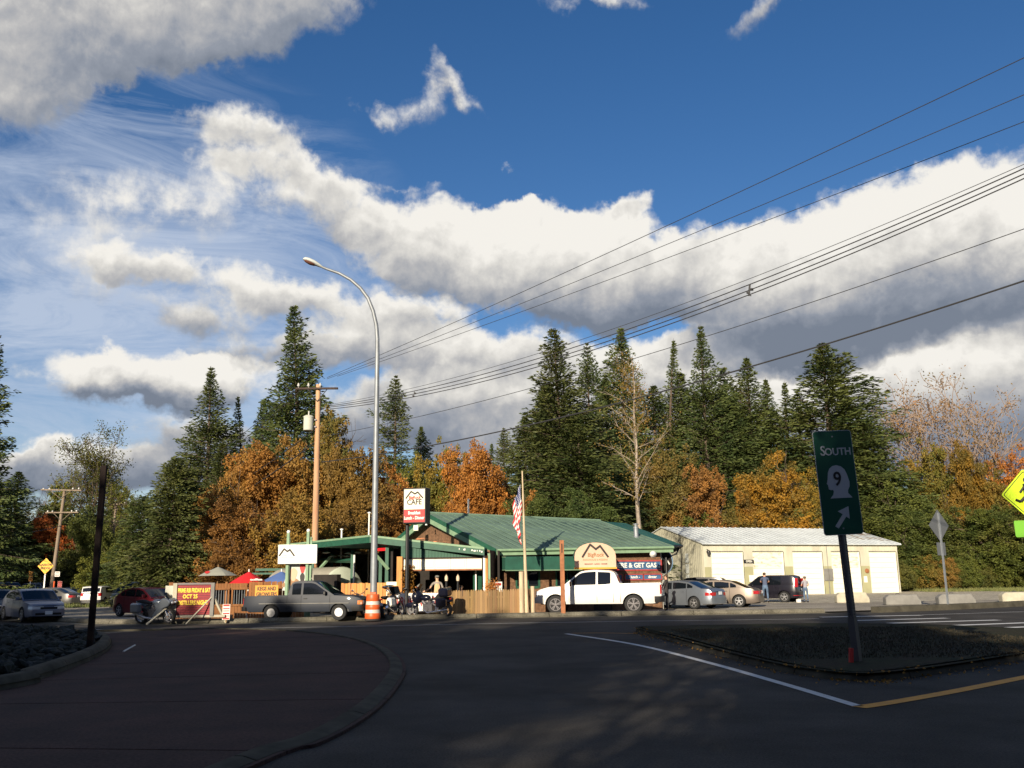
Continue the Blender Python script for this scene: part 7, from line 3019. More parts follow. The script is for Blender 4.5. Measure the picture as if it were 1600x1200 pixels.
PT = dict(
    slate=mat('slate_blue_paint', (.020, .025, .036), .5, spec=.3, coat=.08, var=.08, vscale=2), white=carpaint('white_car_paint', (.62, .61, .58), .35),
    silver=carpaint('silver_car_paint', (.21, .235, .27), .33, .6), beige=carpaint('beige_car_paint', (.17, .14, .115), .38, .5),
    blk=carpaint('black_car_paint', (.013, .012, .018), .2), dgrey=carpaint('dark_grey_paint', (.085, .085, .08), .35, .4),
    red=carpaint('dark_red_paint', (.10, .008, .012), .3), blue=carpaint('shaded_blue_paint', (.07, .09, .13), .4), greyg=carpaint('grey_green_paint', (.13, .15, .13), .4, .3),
    lilac=carpaint('pale_silver_paint', (.17, .185, .24), .35, .5))

SEDAN = dict(L=4.55, W=1.74, sill=.20, r=.31, wheels=(-1.36, 1.30), ww=.2, round=.22,
             belt=[(-2.28, .78), (-2.2, .95), (-1.5, 1.00), (-.5, .95), (.9, .90), (1.1, .90), (1.9, .78), (2.2, .68), (2.28, .55)],
             roof=[(-1.85, .98), (-1.05, 1.33), (-.5, 1.40), (.1, 1.40), (.45, 1.34), (1.22, .90)],
             windows=[(-1.30, -.98), (-.92, -.14), (-.06, .93)], wind=(.52, 1.16), rear=(-1.76, -1.08),
             gaps=(-.10, .95, -.95), handles=(-.75, .05), mirror=.78, plates=(('front', .38, 0), ('rear', .78, 0)),
             patches=(('headlight', 'lamp_clear', 'front', .26, .54, .66, dict(width=.42)), ('tail_light', 'lamp_red', 'rear', .22, .68, .84, dict(width=.34)),
                      ('bumper', 'paint', 'front', .42, .24, .48, dict(off=.03)), ('bumper', 'paint', 'rear', .42, .26, .55, dict(off=.03)),
                      ('grille', 'blackm', 'front', 0, .54, .63, dict(ya=.36)), ('air_intake', 'blackm', 'front', 0, .28, .38, dict(ya=.55, off=.036))))


def variant(base, **k):
    d = dict(base)
    d.update(k)
    return d


# gray extended cab pickup
PICKUP = dict(L=5.15, W=1.74, sill=.36, r=.33, wheels=(-1.32, 1.62), ww=.2, round=.10, tumble=.20,
              belt=[(-2.58, .90), (-2.56, 1.02), (.2, 1.02), (1.35, 1.02), (2.2, .97), (2.5, .90), (2.58, .80)],
              roof=[(-.62, 1.0), (-.52, 1.52), (-.35, 1.60), (.35, 1.61), (.55, 1.57), (1.38, 1.03)],
              windows=[(-.44, -.06), (.04, 1.02)], wind=(.62, 1.32), rear=(-.57, -.57), bed=(-2.5, -.66),
              gaps=(-.02, 1.22, -.64), handles=(.16,), handle_mat=M['black'], mirror=1.02, mirror_mat=M['black'], arch=M['black'],
              patches=(('headlight', 'lamp_clear', 'front', .04, .66, .80, dict(width=.26)), ('turn_signal', 'lamp_amber', 'front', .17, .64, .80, dict(width=.05)),
                       ('bumper', 'black', 'front', .40, .38, .60, dict(off=.06)), ('bumper', 'black', 'rear', .15, .40, .58, dict(off=.08)), ('grille', 'blackm', 'front', 0, .64, .82, dict(ya=.55)),
                       ('tail_light', 'lamp_red', 'rear', .02, .66, .92, dict(width=.18))), rim='steel', plates=(('rear', .5, 0),))
o, q = vehicle('parked_pickup', 'gray extended cab pickup truck parked before the brown patio fence', 'pickup truck', 481, 963, 40.6, -7, PICKUP, PT['slate'])
m_ = MB()
for sy in (-1, 1):
    m_.box((0.1, sy * (q['hw'](0, .62) + .008), .70), (3.9, .012, .03))
m_.build('side_moulding', M['grey_conc'], o, kind='stuff')

RAM = dict(L=5.75, W=2.0, sill=.44, r=.42, wheels=(-1.62, 1.95), ww=.27, round=.14, tumble=.32,
           belt=[(-2.9, 1.20), (-2.86, 1.36), (-.95, 1.33), (-.3, 1.26), (1.4, 1.24), (2.3, 1.20), (2.75, 1.08), (2.9, .92)],
           roof=[(-1.02, 1.30), (-.80, 1.82), (-.55, 1.92), (.2, 1.96), (.6, 1.93), (.82, 1.88), (1.62, 1.24)],
           windows=[(-.60, -.02), (.08, 1.22)], wind=(.88, 1.56), rear=(-.99, -.86), bed=(-2.84, -1.06),
           gaps=(.03, 1.32, -.72, -1.04), handles=(-.35, .50), handle_mat=PT['white'], mirror=1.22, mirror_mat=M['chrome'], mirror_size=1.6, arch=True,
           patches=(('headlight', 'lamp_clear', 'front', .30, .84, 1.02, dict(width=.34)), ('tail_light', 'lamp_red', 'rear', .05, .86, 1.26, dict(width=.17)),
                    ('bumper', 'paint', 'front', .35, .48, .74, dict(off=.06)), ('bumper', 'black', 'rear', .30, .50, .76, dict(off=.10)), ('grille', 'blackm', 'front', 0, .80, 1.02, dict(ya=.5))),
           plates=(('rear', .66, .25),), rim='double')
o, q = vehicle('parked_pickup', 'large white crew cab pickup truck with lit side and red tail light', 'pickup truck', 938, 957, 44.3, 169, RAM, PT['white'])
m_ = MB()
m_.box((-q['half'] - .08, 0, 1.12), (.02, .12, .14))
m_.build('tailgate_badge', M['steel_dk'], o)
m_ = MB()
m_.box((-q['half'] - .085, 0, .86), (.02, .9, .015))
m_.build('tailgate_crease', M['blackm'], o)
m_ = MB()
m_.box((-.90, 0, 1.97), (.10, .30, .05))
m_.build('brake_lamp', M['lamp_red'], o, bevel=.01)
for sy in (-1, 1):
    text('side_lettering', '5.7 V8', .10, M['steel_dk'], o, (1.62, sy * (q['hw'](1.6, 1.0) + .012), 1.02), rot=(PI / 2, 0, PI if sy > 0 else 0), xs=1.2)

MERC = variant(SEDAN, L=4.6, W=1.80, belt=[(-2.30, .80), (-2.2, .98), (-1.5, 1.02), (-.5, .97), (.9, .92), (1.1, .92), (1.9, .80), (2.2, .70), (2.30, .55)],
               patches=(('headlight', 'lamp_clear', 'front', .26, .54, .68, dict(width=.42)), ('tail_light', 'lamp_red', 'rear', .30, .66, .82, dict(width=.30)),
                        ('bumper', 'paint', 'front', .42, .24, .48, dict(off=.03)), ('bumper', 'paint', 'rear', .42, .24, .55, dict(off=.04)), ('lower_trim', 'chrome', 'rear', .42, .24, .27, dict(off=.05))))
vehicle('parked_sedan', 'silver sedan parked nose in between the white pickup and the beige sedan', 'car', 1063, 950, 49.6, 138, MERC, PT['silver'])
CAM = variant(SEDAN, L=4.80, W=1.80, wheels=(-1.42, 1.32), r=.32)
vehicle('parked_sedan', 'beige sedan with dark red tail light parked before the cream garage', 'car', 1120, 951, 51.5, 154, CAM, PT['beige'])
SUV = dict(L=4.5, W=1.80, sill=.26, r=.36, wheels=(-1.30, 1.32), ww=.23, round=.16, tumble=.14,
           belt=[(-2.25, .95), (-2.22, 1.06), (-1.2, 1.06), (1.1, 1.02), (1.9, .98), (2.15, .88), (2.25, .70)],
           roof=[(-2.2, 1.04), (-2.0, 1.60), (-1.75, 1.70), (-.2, 1.74), (.35, 1.70), (1.25, 1.02)],
           windows=[(-1.85, -1.15), (-1.05, -.18), (-.08, .86)], wind=(.46, 1.18), rear=(-2.16, -2.02),
           gaps=(-.13, .95, -1.1), handles=(-.8, .05), mirror=.80, plates=(('front', .5, 0), ('rear', .75, 0)),
           patches=(('headlight', 'lamp_clear', 'front', .2, .68, .82, dict(width=.32)), ('tail_light', 'lamp_red', 'rear', .14, .80, 1.02, dict(width=.15)),
                    ('bumper', 'black', 'front', .3, .30, .56, dict(off=.04)), ('bumper', 'black', 'rear', .3, .32, .60, dict(off=.05)), ('grille', 'blackm', 'front', 0, .64, .82, dict(ya=.42))))
SOUL = variant(SUV, L=4.10, W=1.79, wheels=(-1.28, 1.27), r=.34, rim='single',
               belt=[(-2.05, .88), (-2.02, 1.06), (-1.0, 1.03), (1.0, .98), (1.6, .95), (1.92, .86), (2.05, .66)],
               roof=[(-2.0, 1.04), (-1.9, 1.55), (-1.7, 1.62), (-.1, 1.63), (.3, 1.60), (1.15, .98)],
               windows=[(-1.10, -.22), (-.12, .80)], wind=(.42, 1.08), rear=(-1.98, -1.90), gaps=(-.17, .88, -1.05),
               patches=(('headlight', 'lamp_clear', 'front', .2, .62, .78, dict(width=.32)), ('tail_light', 'lamp_red', 'rear', .13, .92, 1.46, dict(width=.13)),
                        ('bumper', 'paint', 'front', .3, .28, .52, dict(off=.03)), ('bumper', 'paint', 'rear', .35, .28, .60, dict(off=.05)), ('lower_trim', 'lamp_red', 'rear', .2, .40, .43, dict(off=.06))))
vehicle('parked_hatchback', 'boxy black hatchback between two standing people before the garage', 'car', 1202, 946, 60, 146, SOUL, PT['blk'])
vehicle('parked_suv', 'dark car behind the silver and beige sedans by the cafe corner', 'car', 1085, 945, 60.5, 160, variant(SUV, belt=[(a, b * .94) for a, b in SUV['belt']], roof=[(a, b * .90) for a, b in SUV['roof']]), PT['blk'])
vehicle('parked_sedan', 'silver sedan facing the road at the far left, nose to the right', 'car', 49, 966, 44.0, -46, variant(SEDAN, L=4.4, W=1.70), PT['lilac'])
vehicle('parked_sedan', 'dark grey sedan seen from behind, beyond the silver sedan on the left', 'car', 77, 944, 72, 168, variant(SEDAN, L=4.8, W=1.82), PT['dgrey'])
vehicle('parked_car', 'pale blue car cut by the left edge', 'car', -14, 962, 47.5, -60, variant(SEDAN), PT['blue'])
vehicle('parked_hatchback', 'white hatchback seen from behind, right of the dark post', 'car', 155, 939, 72, 96, variant(SOUL, L=4.0, W=1.72, roof=[(a, b * .90) for a, b in SOUL['roof']], belt=[(a, b * .95) for a, b in SOUL['belt']],
        patches=(('tail_light', 'lamp_red', 'rear', .13, .78, 1.00, dict(width=.16)), ('bumper', 'black', 'rear', .3, .28, .50, dict(off=.05)))), PT['white'])
vehicle('parked_suv', 'grey green sport utility vehicle facing forward behind the dark red car', 'car', 206, 938, 66, -84, SUV, PT['greyg'])
vehicle('parked_coupe', 'dark red coupe parked behind the silver motorcycle', 'car', 234, 955, 47.5, -35, variant(SEDAN, L=4.3), PT['red'])
vehicle('parked_car', 'small red car partly hidden left of the reader board', 'car', 268, 942, 60, -70, variant(SUV, L=4.1), carpaint('muted_red_paint', (.16, .03, .025)))
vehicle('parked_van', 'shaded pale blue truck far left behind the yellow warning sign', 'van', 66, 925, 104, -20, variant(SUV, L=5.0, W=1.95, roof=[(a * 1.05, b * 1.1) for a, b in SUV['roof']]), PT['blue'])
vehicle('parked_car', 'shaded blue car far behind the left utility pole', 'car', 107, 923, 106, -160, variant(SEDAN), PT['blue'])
vehicle('parked_van', 'dark van in the shade at the left edge', 'van', 12, 930, 96, -30, variant(SUV, L=5.2, W=1.95, roof=[(a * 1.05, b * 1.15) for a, b in SUV['roof']]), PT['dgrey'])


# ------------------------------------------------------------ motorcycles
def moto(label, px, Y, heading, paint, style, lean=0, z0=.06, base=960):
    p = at(px, base, Y)
    root = thing('motorcycle', label, 'motorcycle', (p.x, Y, z0), rot=(R(lean), 0, R(heading)))
    wb, r = (1.42, .31) if style == 'sport' else (1.62, .32)
    for x, w_ in ((-wb / 2, .17), (wb / 2, .12)):
        m_ = MB()
        m_.lathe([(r * .74, -w_ / 2), (r * .94, -w_ / 2), (r, -w_ / 4), (r, w_ / 4), (r * .94, w_ / 2), (r * .74, w_ / 2), (r * .74, -w_ / 2)], n=22, axis='Y', c=(x, 0, r))
        wo = m_.build('wheel', M['rubber'], root, smooth=True)
        m_ = MB()
        for k in range(6):
            a = k * PI / 3
            m_.tube([(x, 0, r), (x + math.cos(a) * r * .76, 0, r + math.sin(a) * r * .76)], .018, 5)
        m_.lathe([(r * .70, -.05), (r * .77, -.05), (r * .77, .05), (r * .70, .05), (r * .70, -.05)], n=20, axis='Y', c=(x, 0, r))
        for y in (-.07, .07):
            m_.lathe([(.05, -.003), (.14, -.003), (.14, .003), (.05, .003), (.05, -.003)], n=16, axis='Y', c=(x, y, r))
        m_.build('rim', M['alloy'], wo)
    m_ = MB()
    for y in (-.10, .10):
        m_.tube([(wb / 2, y, r), (wb / 2 - .28, y, .92)], .028, 8)
    m_.build('fork', M['chrome'], root)
    m_ = MB()
    m_.box((-.02, 0, .42), (.46, .30, .34))
    m_.lathe([(.13, -.18), (.13, .18)], n=10, axis='Y', c=(.05, 0, .38))
    m_.tube([(.1, 0, .5), (.28, 0, .72)], .10, 10)
    m_.tube([(-.02, 0, .5), (-.12, 0, .72)], .10, 10)
    m_.build('engine', M['steel_dk'], root, bevel=.02)
    m_ = MB()
    m_.tube([(wb / 2 - .28, 0, .86), (.1, 0, .66), (-.25, 0, .55), (-wb / 2, 0, r)], .04, 6)
    m_.build('frame', M['steel_dk'], root)
    m_ = MB()
    m_.tube([(.20, -.16, .38), (0, -.18, .22), (-.35, -.20, .26), (-wb / 2 - .22, -.24, .48)], [.03, .035, .05, .06], 10)
    if style != 'sport':
        m_.tube([(.20, .16, .38), (0, .18, .22), (-.35, .20, .26), (-wb / 2 - .25, .24, .36)], [.03, .035, .05, .06], 10)
    m_.build('exhaust', M['alloy'] if style == 'sport' else M['chrome'], root, smooth=True)
    m_ = MB()
    m_.ball((.13, 0, .84), .2, 14, sc=(1.35, .78, .72))
    m_.build('fuel_tank', paint, root, smooth=True)
    m_ = MB()
    P = [(-.85, .86), (-.55, .80), (-.12, .78), (-.08, .84), (-.35, .88), (-.62, .95), (-.88, .94)]
    if style == 'tour':
        P = [(-.80, .80), (-.12, .72), (-.05, .80), (-.35, .84), (-.50, 1.0), (-.62, 1.06), (-.80, .98), (-.86, .90)]
    m_.poly(P, .26, 'Y', -.13)
    m_.build('seat', M['blackm'], root, bevel=.04)
    m_ = MB()
    hx, hz = wb / 2 - .34, 1.0
    m_.tube([(hx - .12, -.38, hz + .02), (hx, -.22, hz + .06), (hx + .03, 0, hz), (hx, .22, hz + .06), (hx - .12, .38, hz + .02)], .018, 6)
    m_.build('handlebar', M['steel_dk'], root)
    for s in (-1, 1):
        m_ = MB()
        m_.tube([(hx, s * .24, hz + .05), (hx + .02, s * .36, hz + .18)], .012, 5)
        m_.ball((hx + .02, s * .42, hz + .20), .075, 10, sc=(.35, 1, .62))
        m_.build('mirror', M['flare'] if s > 0 else M['black'], root, smooth=True)
        if style in ('sport', 'tour', 'naked'):
            m_ = MB()
            m_.box((-wb / 2 + .02, s * .34, .66), (.50, .22, .38))
            mt = paint if style != 'naked' else (M['whttext'] if s < 0 else M['black'])
            m_.build('side_case', mt, root, bevel=.06)
    if style == 'sport':
        m_ = MB()
        F = [(.02, .34), (.34, .22), (.50, .45), (.58, .62), (.86, .70), (.98, .86), (.78, 1.02), (.55, 1.02), (.36, .86), (.12, .80), (.22, .55)]
        for y0, y1 in ((-.24, -.17), (.17, .24)):
            m_.poly(F, y1 - y0, 'Y', y0)
        m_.ball((.74, 0, .86), .24, 12, sc=(.95, .92, .62))
        m_.poly([(-.95, .80), (-.45, .66), (-.3, .78), (-.55, .84), (-.92, .92)], .22, 'Y', -.11)
        m_.build('fairing', paint, root, bevel=.03, smooth=True)
        m_ = MB()
        m_.grid([[(.86 - k * .16, math.sin(j * .5 - 1.0) * (.20 - k * .02), .95 + k * .15 - .05 * abs(j - 2) / 2) for j in range(5)] for k in range(3)])
        m_.build('screen', M['glass'], root, smooth=True)
        m_ = MB()
        m_.ball((.95, -.08, .84), .07, 8, sc=(.6, 1.2, .7))
        m_.ball((.95, .08, .84), .07, 8, sc=(.6, 1.2, .7))
        m_.build('headlight', M['lamp_clear'], root, smooth=True)
    elif style == 'tour':
        m_ = MB()
        m_.ball((.52, 0, .88), .32, 14, sc=(.75, 1.05, .95))
        m_.ball((wb / 2, 0, .52), .34, 14, sc=(1.0, .36, .42))
        m_.build('fairing', paint, root, smooth=True)
        m_ = MB()
        m_.grid([[(.62 - k * .12, (j - 2) * .13, 1.06 + k * .20 - .03 * abs(j - 2)) for j in range(5)] for k in range(3)])
        m_.build('screen', M['glass'], root)
        m_ = MB()
        m_.box((-wb / 2 - .02, 0, 1.08), (.46, .56, .36))
        m_.build('top_case', paint, root, bevel=.07)
        m_ = MB()
        m_.ball((.80, 0, .90), .10, 10, sc=(.5, 1, 1))
        m_.build('headlight', M['lamp_clear'], root, smooth=True)
    else:
        m_ = MB()
        m_.ball((wb / 2 - .18, 0, .88), .11, 10, sc=(.8, 1, 1))
        m_.build('headlight', M['lamp_clear'], root, smooth=True)
        if style == 'naked':
            m_ = MB()
            m_.grid([[(.50 - k * .10, (j - 2) * .11, .98 + k * .18) for j in range(5)] for k in range(3)])
            m_.build('screen', M['glass'], root)
    m_ = MB()
    m_.box((-wb / 2 - .32, 0, .60), (.02, .18, .13), ry=R(12))
    m_.build('number_plate', M['plate'] if style != 'tour' else M['yellow_line'], root)
    m_ = MB()
    m_.box((-wb / 2 - .28, 0, .80), (.05, .16, .07))
    m_.build('tail_light', M['lamp_red'], root, bevel=.01)
    m_ = MB()
    m_.tube([(-.05, .12, .32), (-.12, .36, .02)], .014, 5)
    m_.build('side_stand', M['steel_dk'], root)
    return root


moto('silver sport touring motorcycle with side cases left of the reader board', 243, 38.6, -22, PT['silver'], 'sport', lean=5, base=968)
moto('dark motorcycle with a white side case right of the traffic barrel', 614, 41.6, 72, PT['blk'], 'naked', lean=-5)
moto('dark blue touring motorcycle before the propane banner', 670, 41.6, 158, carpaint('navy_paint', (.006, .007, .016), .25), 'tour', lean=-5)
moto('motorcycle partly hidden behind the hood of the gray pickup', 553, 42.8, 60, PT['dgrey'], 'plain', lean=-5)


# ------------------------------------------------------------ people
def person(label, px, Y, heading, pose, mats, cap=None, hair=True, z0=.06, scale=1.0, apron=False):
    """one continuous skin-modifier body; clothes are its material regions"""
    p = at(px, 940, Y)
    root = thing('person', label, 'person', (p.x, Y, z0), R(heading))
    root.scale = (scale,) * 3
    J = {
        'pelvis': (0, 0, .95), 'waist': (0, .01, 1.10), 'chest': (0, 0, 1.30), 'sh': (0, -.01, 1.45), 'neck': (0, 0, 1.53), 'head': (0, .01, 1.60), 'top': (0, .0, 1.74),
        'hl': (.10, 0, .90), 'kl': (.12, .02, .50), 'al': (.13, -.02, .09), 'tl': (.14, .13, .035), 'hr': (-.10, 0, .90), 'kr': (-.12, .02, .50), 'ar': (-.13, -.02, .09), 'tr': (-.14, .13, .035),
        'sl': (.19, -.01, 1.42), 'el': (.25, -.03, 1.13), 'wl': (.25, .08, .88), 'pl': (.25, .11, .81), 'sr': (-.19, -.01, 1.42), 'er': (-.25, -.03, 1.13), 'wr': (-.25, .08, .88), 'pr': (-.25, .11, .81)}
    J.update(pose)
    rad = {'pelvis': .15, 'waist': .135, 'chest': .155, 'sh': .11, 'neck': .058, 'head': .085, 'top': .075, 'h': .095, 'k': .062, 'a': .045, 't': .040, 's': .062, 'e': .044, 'w': .030, 'p': .034}
    names = list(J)
    E = [('pelvis', 'waist'), ('waist', 'chest'), ('chest', 'sh'), ('sh', 'neck'), ('neck', 'head'), ('head', 'top'), ('pelvis', 'hl'), ('hl', 'kl'), ('kl', 'al'), ('al', 'tl'), ('pelvis', 'hr'), ('hr', 'kr'), ('kr', 'ar'), ('ar', 'tr'),
         ('sh', 'sl'), ('sl', 'el'), ('el', 'wl'), ('wl', 'pl'), ('sh', 'sr'), ('sr', 'er'), ('er', 'wr'), ('wr', 'pr')]
    for s in 'lr':
        w_, q_ = Vector(J['w' + s]), Vector(J['p' + s])
        d_ = (q_ - w_).normalized()
        sd = d_.cross(Vector((0, 1, 0) if abs(d_.y) < .8 else (1, 0, 0))).normalized()
        for k in range(4):
            nm, nm2 = 'f%d%s' % (k, s), 'g%d%s' % (k, s)
            J[nm] = tuple(q_ + d_ * .045 + sd * (k - 1.5) * .020)
            ln = (.030, .040, .036, .026)[k]
            J[nm2] = tuple(q_ + d_ * (.05 + ln) + sd * (k - 1.5) * .024 + Vector((0, .012, -.006)))
            E += [('p' + s, nm), (nm, nm2)]
            rad[nm], rad[nm2] = .0095, .008
        nm = 'th' + s
        J[nm] = tuple(w_ + d_ * .05 + sd * .045)
        E.append(('p' + s, nm))
        rad[nm] = .010
    names = list(J)
    me = bpy.data.meshes.new('body')
    me.from_pydata([J[n] for n in names], [(names.index(a), names.index(b)) for a, b in E], [])
    o = bpy.data.objects.new('body', me)
    COL.objects.link(o)
    md = o.modifiers.new('skin', 'SKIN')
    for i, n in enumerate(names):
        k = n if n in rad else n[0]
        r_ = rad[k]
        sv = me.skin_vertices[0].data[i]
        sv.radius = (r_, r_ * (.72 if n in ('pelvis', 'waist', 'chest', 'sh') else 1))
        sv.use_root = (n == 'pelvis')
    md.use_smooth_shade = True
    sb = o.modifiers.new('sub', 'SUBSURF')
    sb.levels = sb.render_levels = 1
    dg = bpy.context.evaluated_depsgraph_get()
    nm_ = bpy.data.meshes.new_from_object(o.evaluated_get(dg))
    bpy.data.objects.remove(o)
    for mt in (mats['skin'], mats['top'], mats['legs'], mats['shoe']):
        nm_.materials.append(mt)
    zone = {}
    for n in names:
        if n in ('pelvis', 'hl', 'hr', 'kl', 'kr'):
            zone[n] = 2
        elif n in ('al', 'ar', 'tl', 'tr'):
            zone[n] = 3
        elif n in ('waist', 'chest', 'sh', 'sl', 'sr'):
            zone[n] = 1
        elif n in ('el', 'er'):
            zone[n] = 1 if mats.get('long') else 0
        else:
            zone[n] = 0
    pv = [(Vector(J[n]), zone[n], n) for n in names]
    # sample along the bones so that regions follow the limbs
    samp = []
    for a, b in E:
        for t in (0, .25, .5, .75, 1):
            q_ = Vector(J[a]).lerp(Vector(J[b]), t)
            za, zb = zone[a], zone[b]
            samp.append((q_, za if t < .55 else zb))
    for a, b in (('kl', 'al'), ('kr', 'ar')):
        for t in (.2, .4, .6, .8, .9):
            samp.append((Vector(J[a]).lerp(Vector(J[b]), t), 2))
    arr = np.array([tuple(s[0]) for s in samp])
    zz = np.array([s[1] for s in samp])
    for f in nm_.polygons:
        c = np.array(f.center)
        f.material_index = int(zz[((arr - c) ** 2).sum(1).argmin()])
        f.use_smooth = True
    body = put('body', nm_, root)
    hd = Vector(J['head'])
    up = (Vector(J['top']) - Vector(J['head'])).normalized()
    fwd = Vector((0, 1, 0))
    c = hd + up * .06
    # face features
    m_ = MB()
    m_.ball(c + fwd * .083 + Vector((0, 0, -.005)), .018, 8, sc=(.8, 1, 1.3))
    for s in (-1, 1):
        m_.ball(c + Vector((s * .088, -.005, 0)), .024, 8, sc=(.4, .8, 1.2))
    m_.build('nose_and_ears', mats['skin'], body, smooth=True)
    m_ = MB()
    for s in (-1, 1):
        m_.ball(c + fwd * .078 + Vector((s * .033, 0, .022)), .013, 8, sc=(1.2, .6, .8))
    m_.box(c + fwd * .080 + Vector((0, 0, -.05)), (.05, .012, .010))
    m_.build('eyes_and_mouth', M['blktext'], body)
    if hair:
        m_ = MB()
        m_.ball(c + Vector((0, -.022, .032)), .098, 12, sc=(.98, 1.0, .95))
        m_.build('hair', mats.get('hair', M['hair']), body, smooth=True)
    if cap:
        m_ = MB()
        m_.ball(c + Vector((0, -.004, .062)), .105, 14, sc=(1, 1.08, .72))
        m_.box(c + Vector((0, .135, .050)), (.15, .12, .014), rx=R(-8))
        m_.build('cap', cap, body, smooth=True)
    if mats.get('glasses'):
        m_ = MB()
        for s in (-1, 1):
            m_.box(c + fwd * .092 + Vector((s * .034, 0, .022)), (.055, .012, .034))
        m_.box(c + fwd * .092 + Vector((0, 0, .03)), (.14, .012, .008))
        m_.build('sunglasses', M['blktext'], body)
    if apron:
        m_ = MB()
        rows = []
        for z, w_, y in ((1.40, .07, .125), (1.30, .12, .15), (1.15, .13, .155), (1.0, .15, .17), (.85, .17, .17), (.65, .17, .165)):
            rows.append([(w_ * (k / 3 - 1), y - .035 * abs(k / 3 - 1), z) for k in range(7)])
        m_.grid(rows)
        m_.build('apron', apron, body, smooth=True)
    return root


def mats_(top, legs, skin='skin', shoe='rubber', **k):
    d = dict(skin=M[skin], top=M[top], legs=M[legs], shoe=M[shoe])
    d.update(k)
    return d


SIT = {'pelvis': (0, 0, .50), 'waist': (0, .01, .64), 'chest': (0, .02, .84), 'sh': (0, .0, .98), 'neck': (0, .01, 1.05), 'head': (0, .02, 1.12), 'top': (0, .01, 1.25),
       'hl': (.10, .02, .49), 'kl': (.14, .42, .50), 'al': (.14, .44, .09), 'tl': (.14, .58, .04), 'hr': (-.10, .02, .49), 'kr': (-.14, .42, .50), 'ar': (-.14, .44, .09), 'tr': (-.14, .58, .04),
       'sl': (.19, 0, .96), 'el': (.26, .10, .72), 'wl': (.20, .34, .70), 'pl': (.18, .40, .72), 'sr': (-.19, 0, .96), 'er': (-.26, .10, .72), 'wr': (-.20, .34, .70), 'pr': (-.18, .40, .72)}
person('man in a patterned cap and tan apron standing behind the banner, arm stretched out', 683, 44.7, 184,
       {'el': (.34, .10, 1.20), 'wl': (.52, .22, 1.08), 'pl': (.58, .24, 1.06), 'er': (-.28, .02, 1.12), 'wr': (-.16, .18, .95), 'pr': (-.12, .20, .90)}, mats_('shirt_grey', 'dark_cloth', 'skin_pale'),
       cap=M['grey_conc'], scale=1.02, apron=mat('tan_apron', (.62, .40, .22), .9))
person('seated man with dark sunglasses right of the standing man in the cap', 720, 45.0, 178, SIT, mats_('dark_cloth', 'dark_cloth', 'skin_pale', glasses=1, long=1), scale=1.05)
person('seated person in a lime green top between the two men in the doorway', 702, 45.6, 120, SIT, mats_('shirt_green', 'dark_cloth'), scale=1.0)
for lab, px in (('seat of the man with sunglasses', 720), ('seat of the person in the lime top', 702)):
    p = at(px, 940, 45.05 if px == 720 else 45.6)
    o = thing('chair', 'dark chair carrying the ' + ('man with sunglasses' if px == 720 else 'person in the lime green top'), 'chair', (p.x, p.y, .06), 0)
    m_ = MB()
    m_.box((0, 0, .40), (.44, .44, .04))
    m_.build('seat', M['dk_brown'], o)
    m_ = MB()
    m_.box((0, .24, .68), (.44, .04, .46))
    m_.build('backrest', M['dk_brown'], o)
    for sx in (-1, 1):
        for sy in (-1, 1):
            m_ = MB()
            m_.box((sx * .19, sy * .19, .19), (.04, .04, .38))
            m_.build('leg', M['dk_brown'], o)
person('long haired person in dark clothes standing behind the white tailgate', 1042, 46.2, 75,
       {'el': (.24, .12, 1.15), 'wl': (.06, .26, 1.16), 'pl': (-.01, .27, 1.18), 'er': (-.22, .10, 1.14), 'wr': (-.02, .28, 1.08), 'pr': (.04, .29, 1.1)}, mats_('dark_cloth', 'dark_cloth', long=1), scale=.98)
person('man in blue grey shirt and jeans leaning at the black hatchback, back turned', 1197, 58.6, -14,
       {'sh': (0, .06, 1.43), 'neck': (0, .09, 1.51), 'head': (0, .12, 1.58), 'top': (0, .13, 1.71), 'sl': (.19, .06, 1.40), 'sr': (-.19, .06, 1.40), 'el': (.24, .22, 1.2), 'wl': (.18, .42, 1.18), 'pl': (.17, .48, 1.18),
        'er': (-.24, .22, 1.2), 'wr': (-.18, .42, 1.18), 'pr': (-.17, .48, 1.18)}, mats_('shirt_blue', 'denim', shoe='dk_brown'), scale=1.04)
person('shorter person in pale grey shirt and jeans right of the black hatchback, back turned', 1260, 57.6, 8,
       {'el': (.25, .06, 1.14), 'wl': (.18, .26, 1.10), 'pl': (.16, .31, 1.10), 'er': (-.25, .06, 1.14), 'wr': (-.18, .26, 1.10), 'pr': (-.16, .31, 1.1)}, mats_('shirt_lgrey', 'denim', shoe='dk_brown'), scale=.88, hair=True, cap=M['grey_conc'])

# ------------------------------------------------------------ small things round the doorway
for px, lab in ((697.5, 'left of two pale bottle shaped torches on dark posts in the doorway'), (715.5, 'right of two pale bottle shaped torches on dark posts in the doorway')):
    p = at(px, 903, 44.6)
    o = thing('garden_torch', lab, 'torch', (p.x, p.y, 0), group='torches in the doorway')
    m_ = MB()
    m_.lathe([(.02, -.16), (.07, -.14), (.085, -.02), (.065, .08), (.03, .12), (.03, .18), (.012, .22)], c=(0, 0, p.z), n=12)
    m_.build('bottle', M['ceramic'], o, smooth=True)
    m_ = MB()
    m_.tube([(0, 0, 0), (0, 0, p.z - .15)], [.10, .05], 8)
    m_.build('post', M['black'], o)
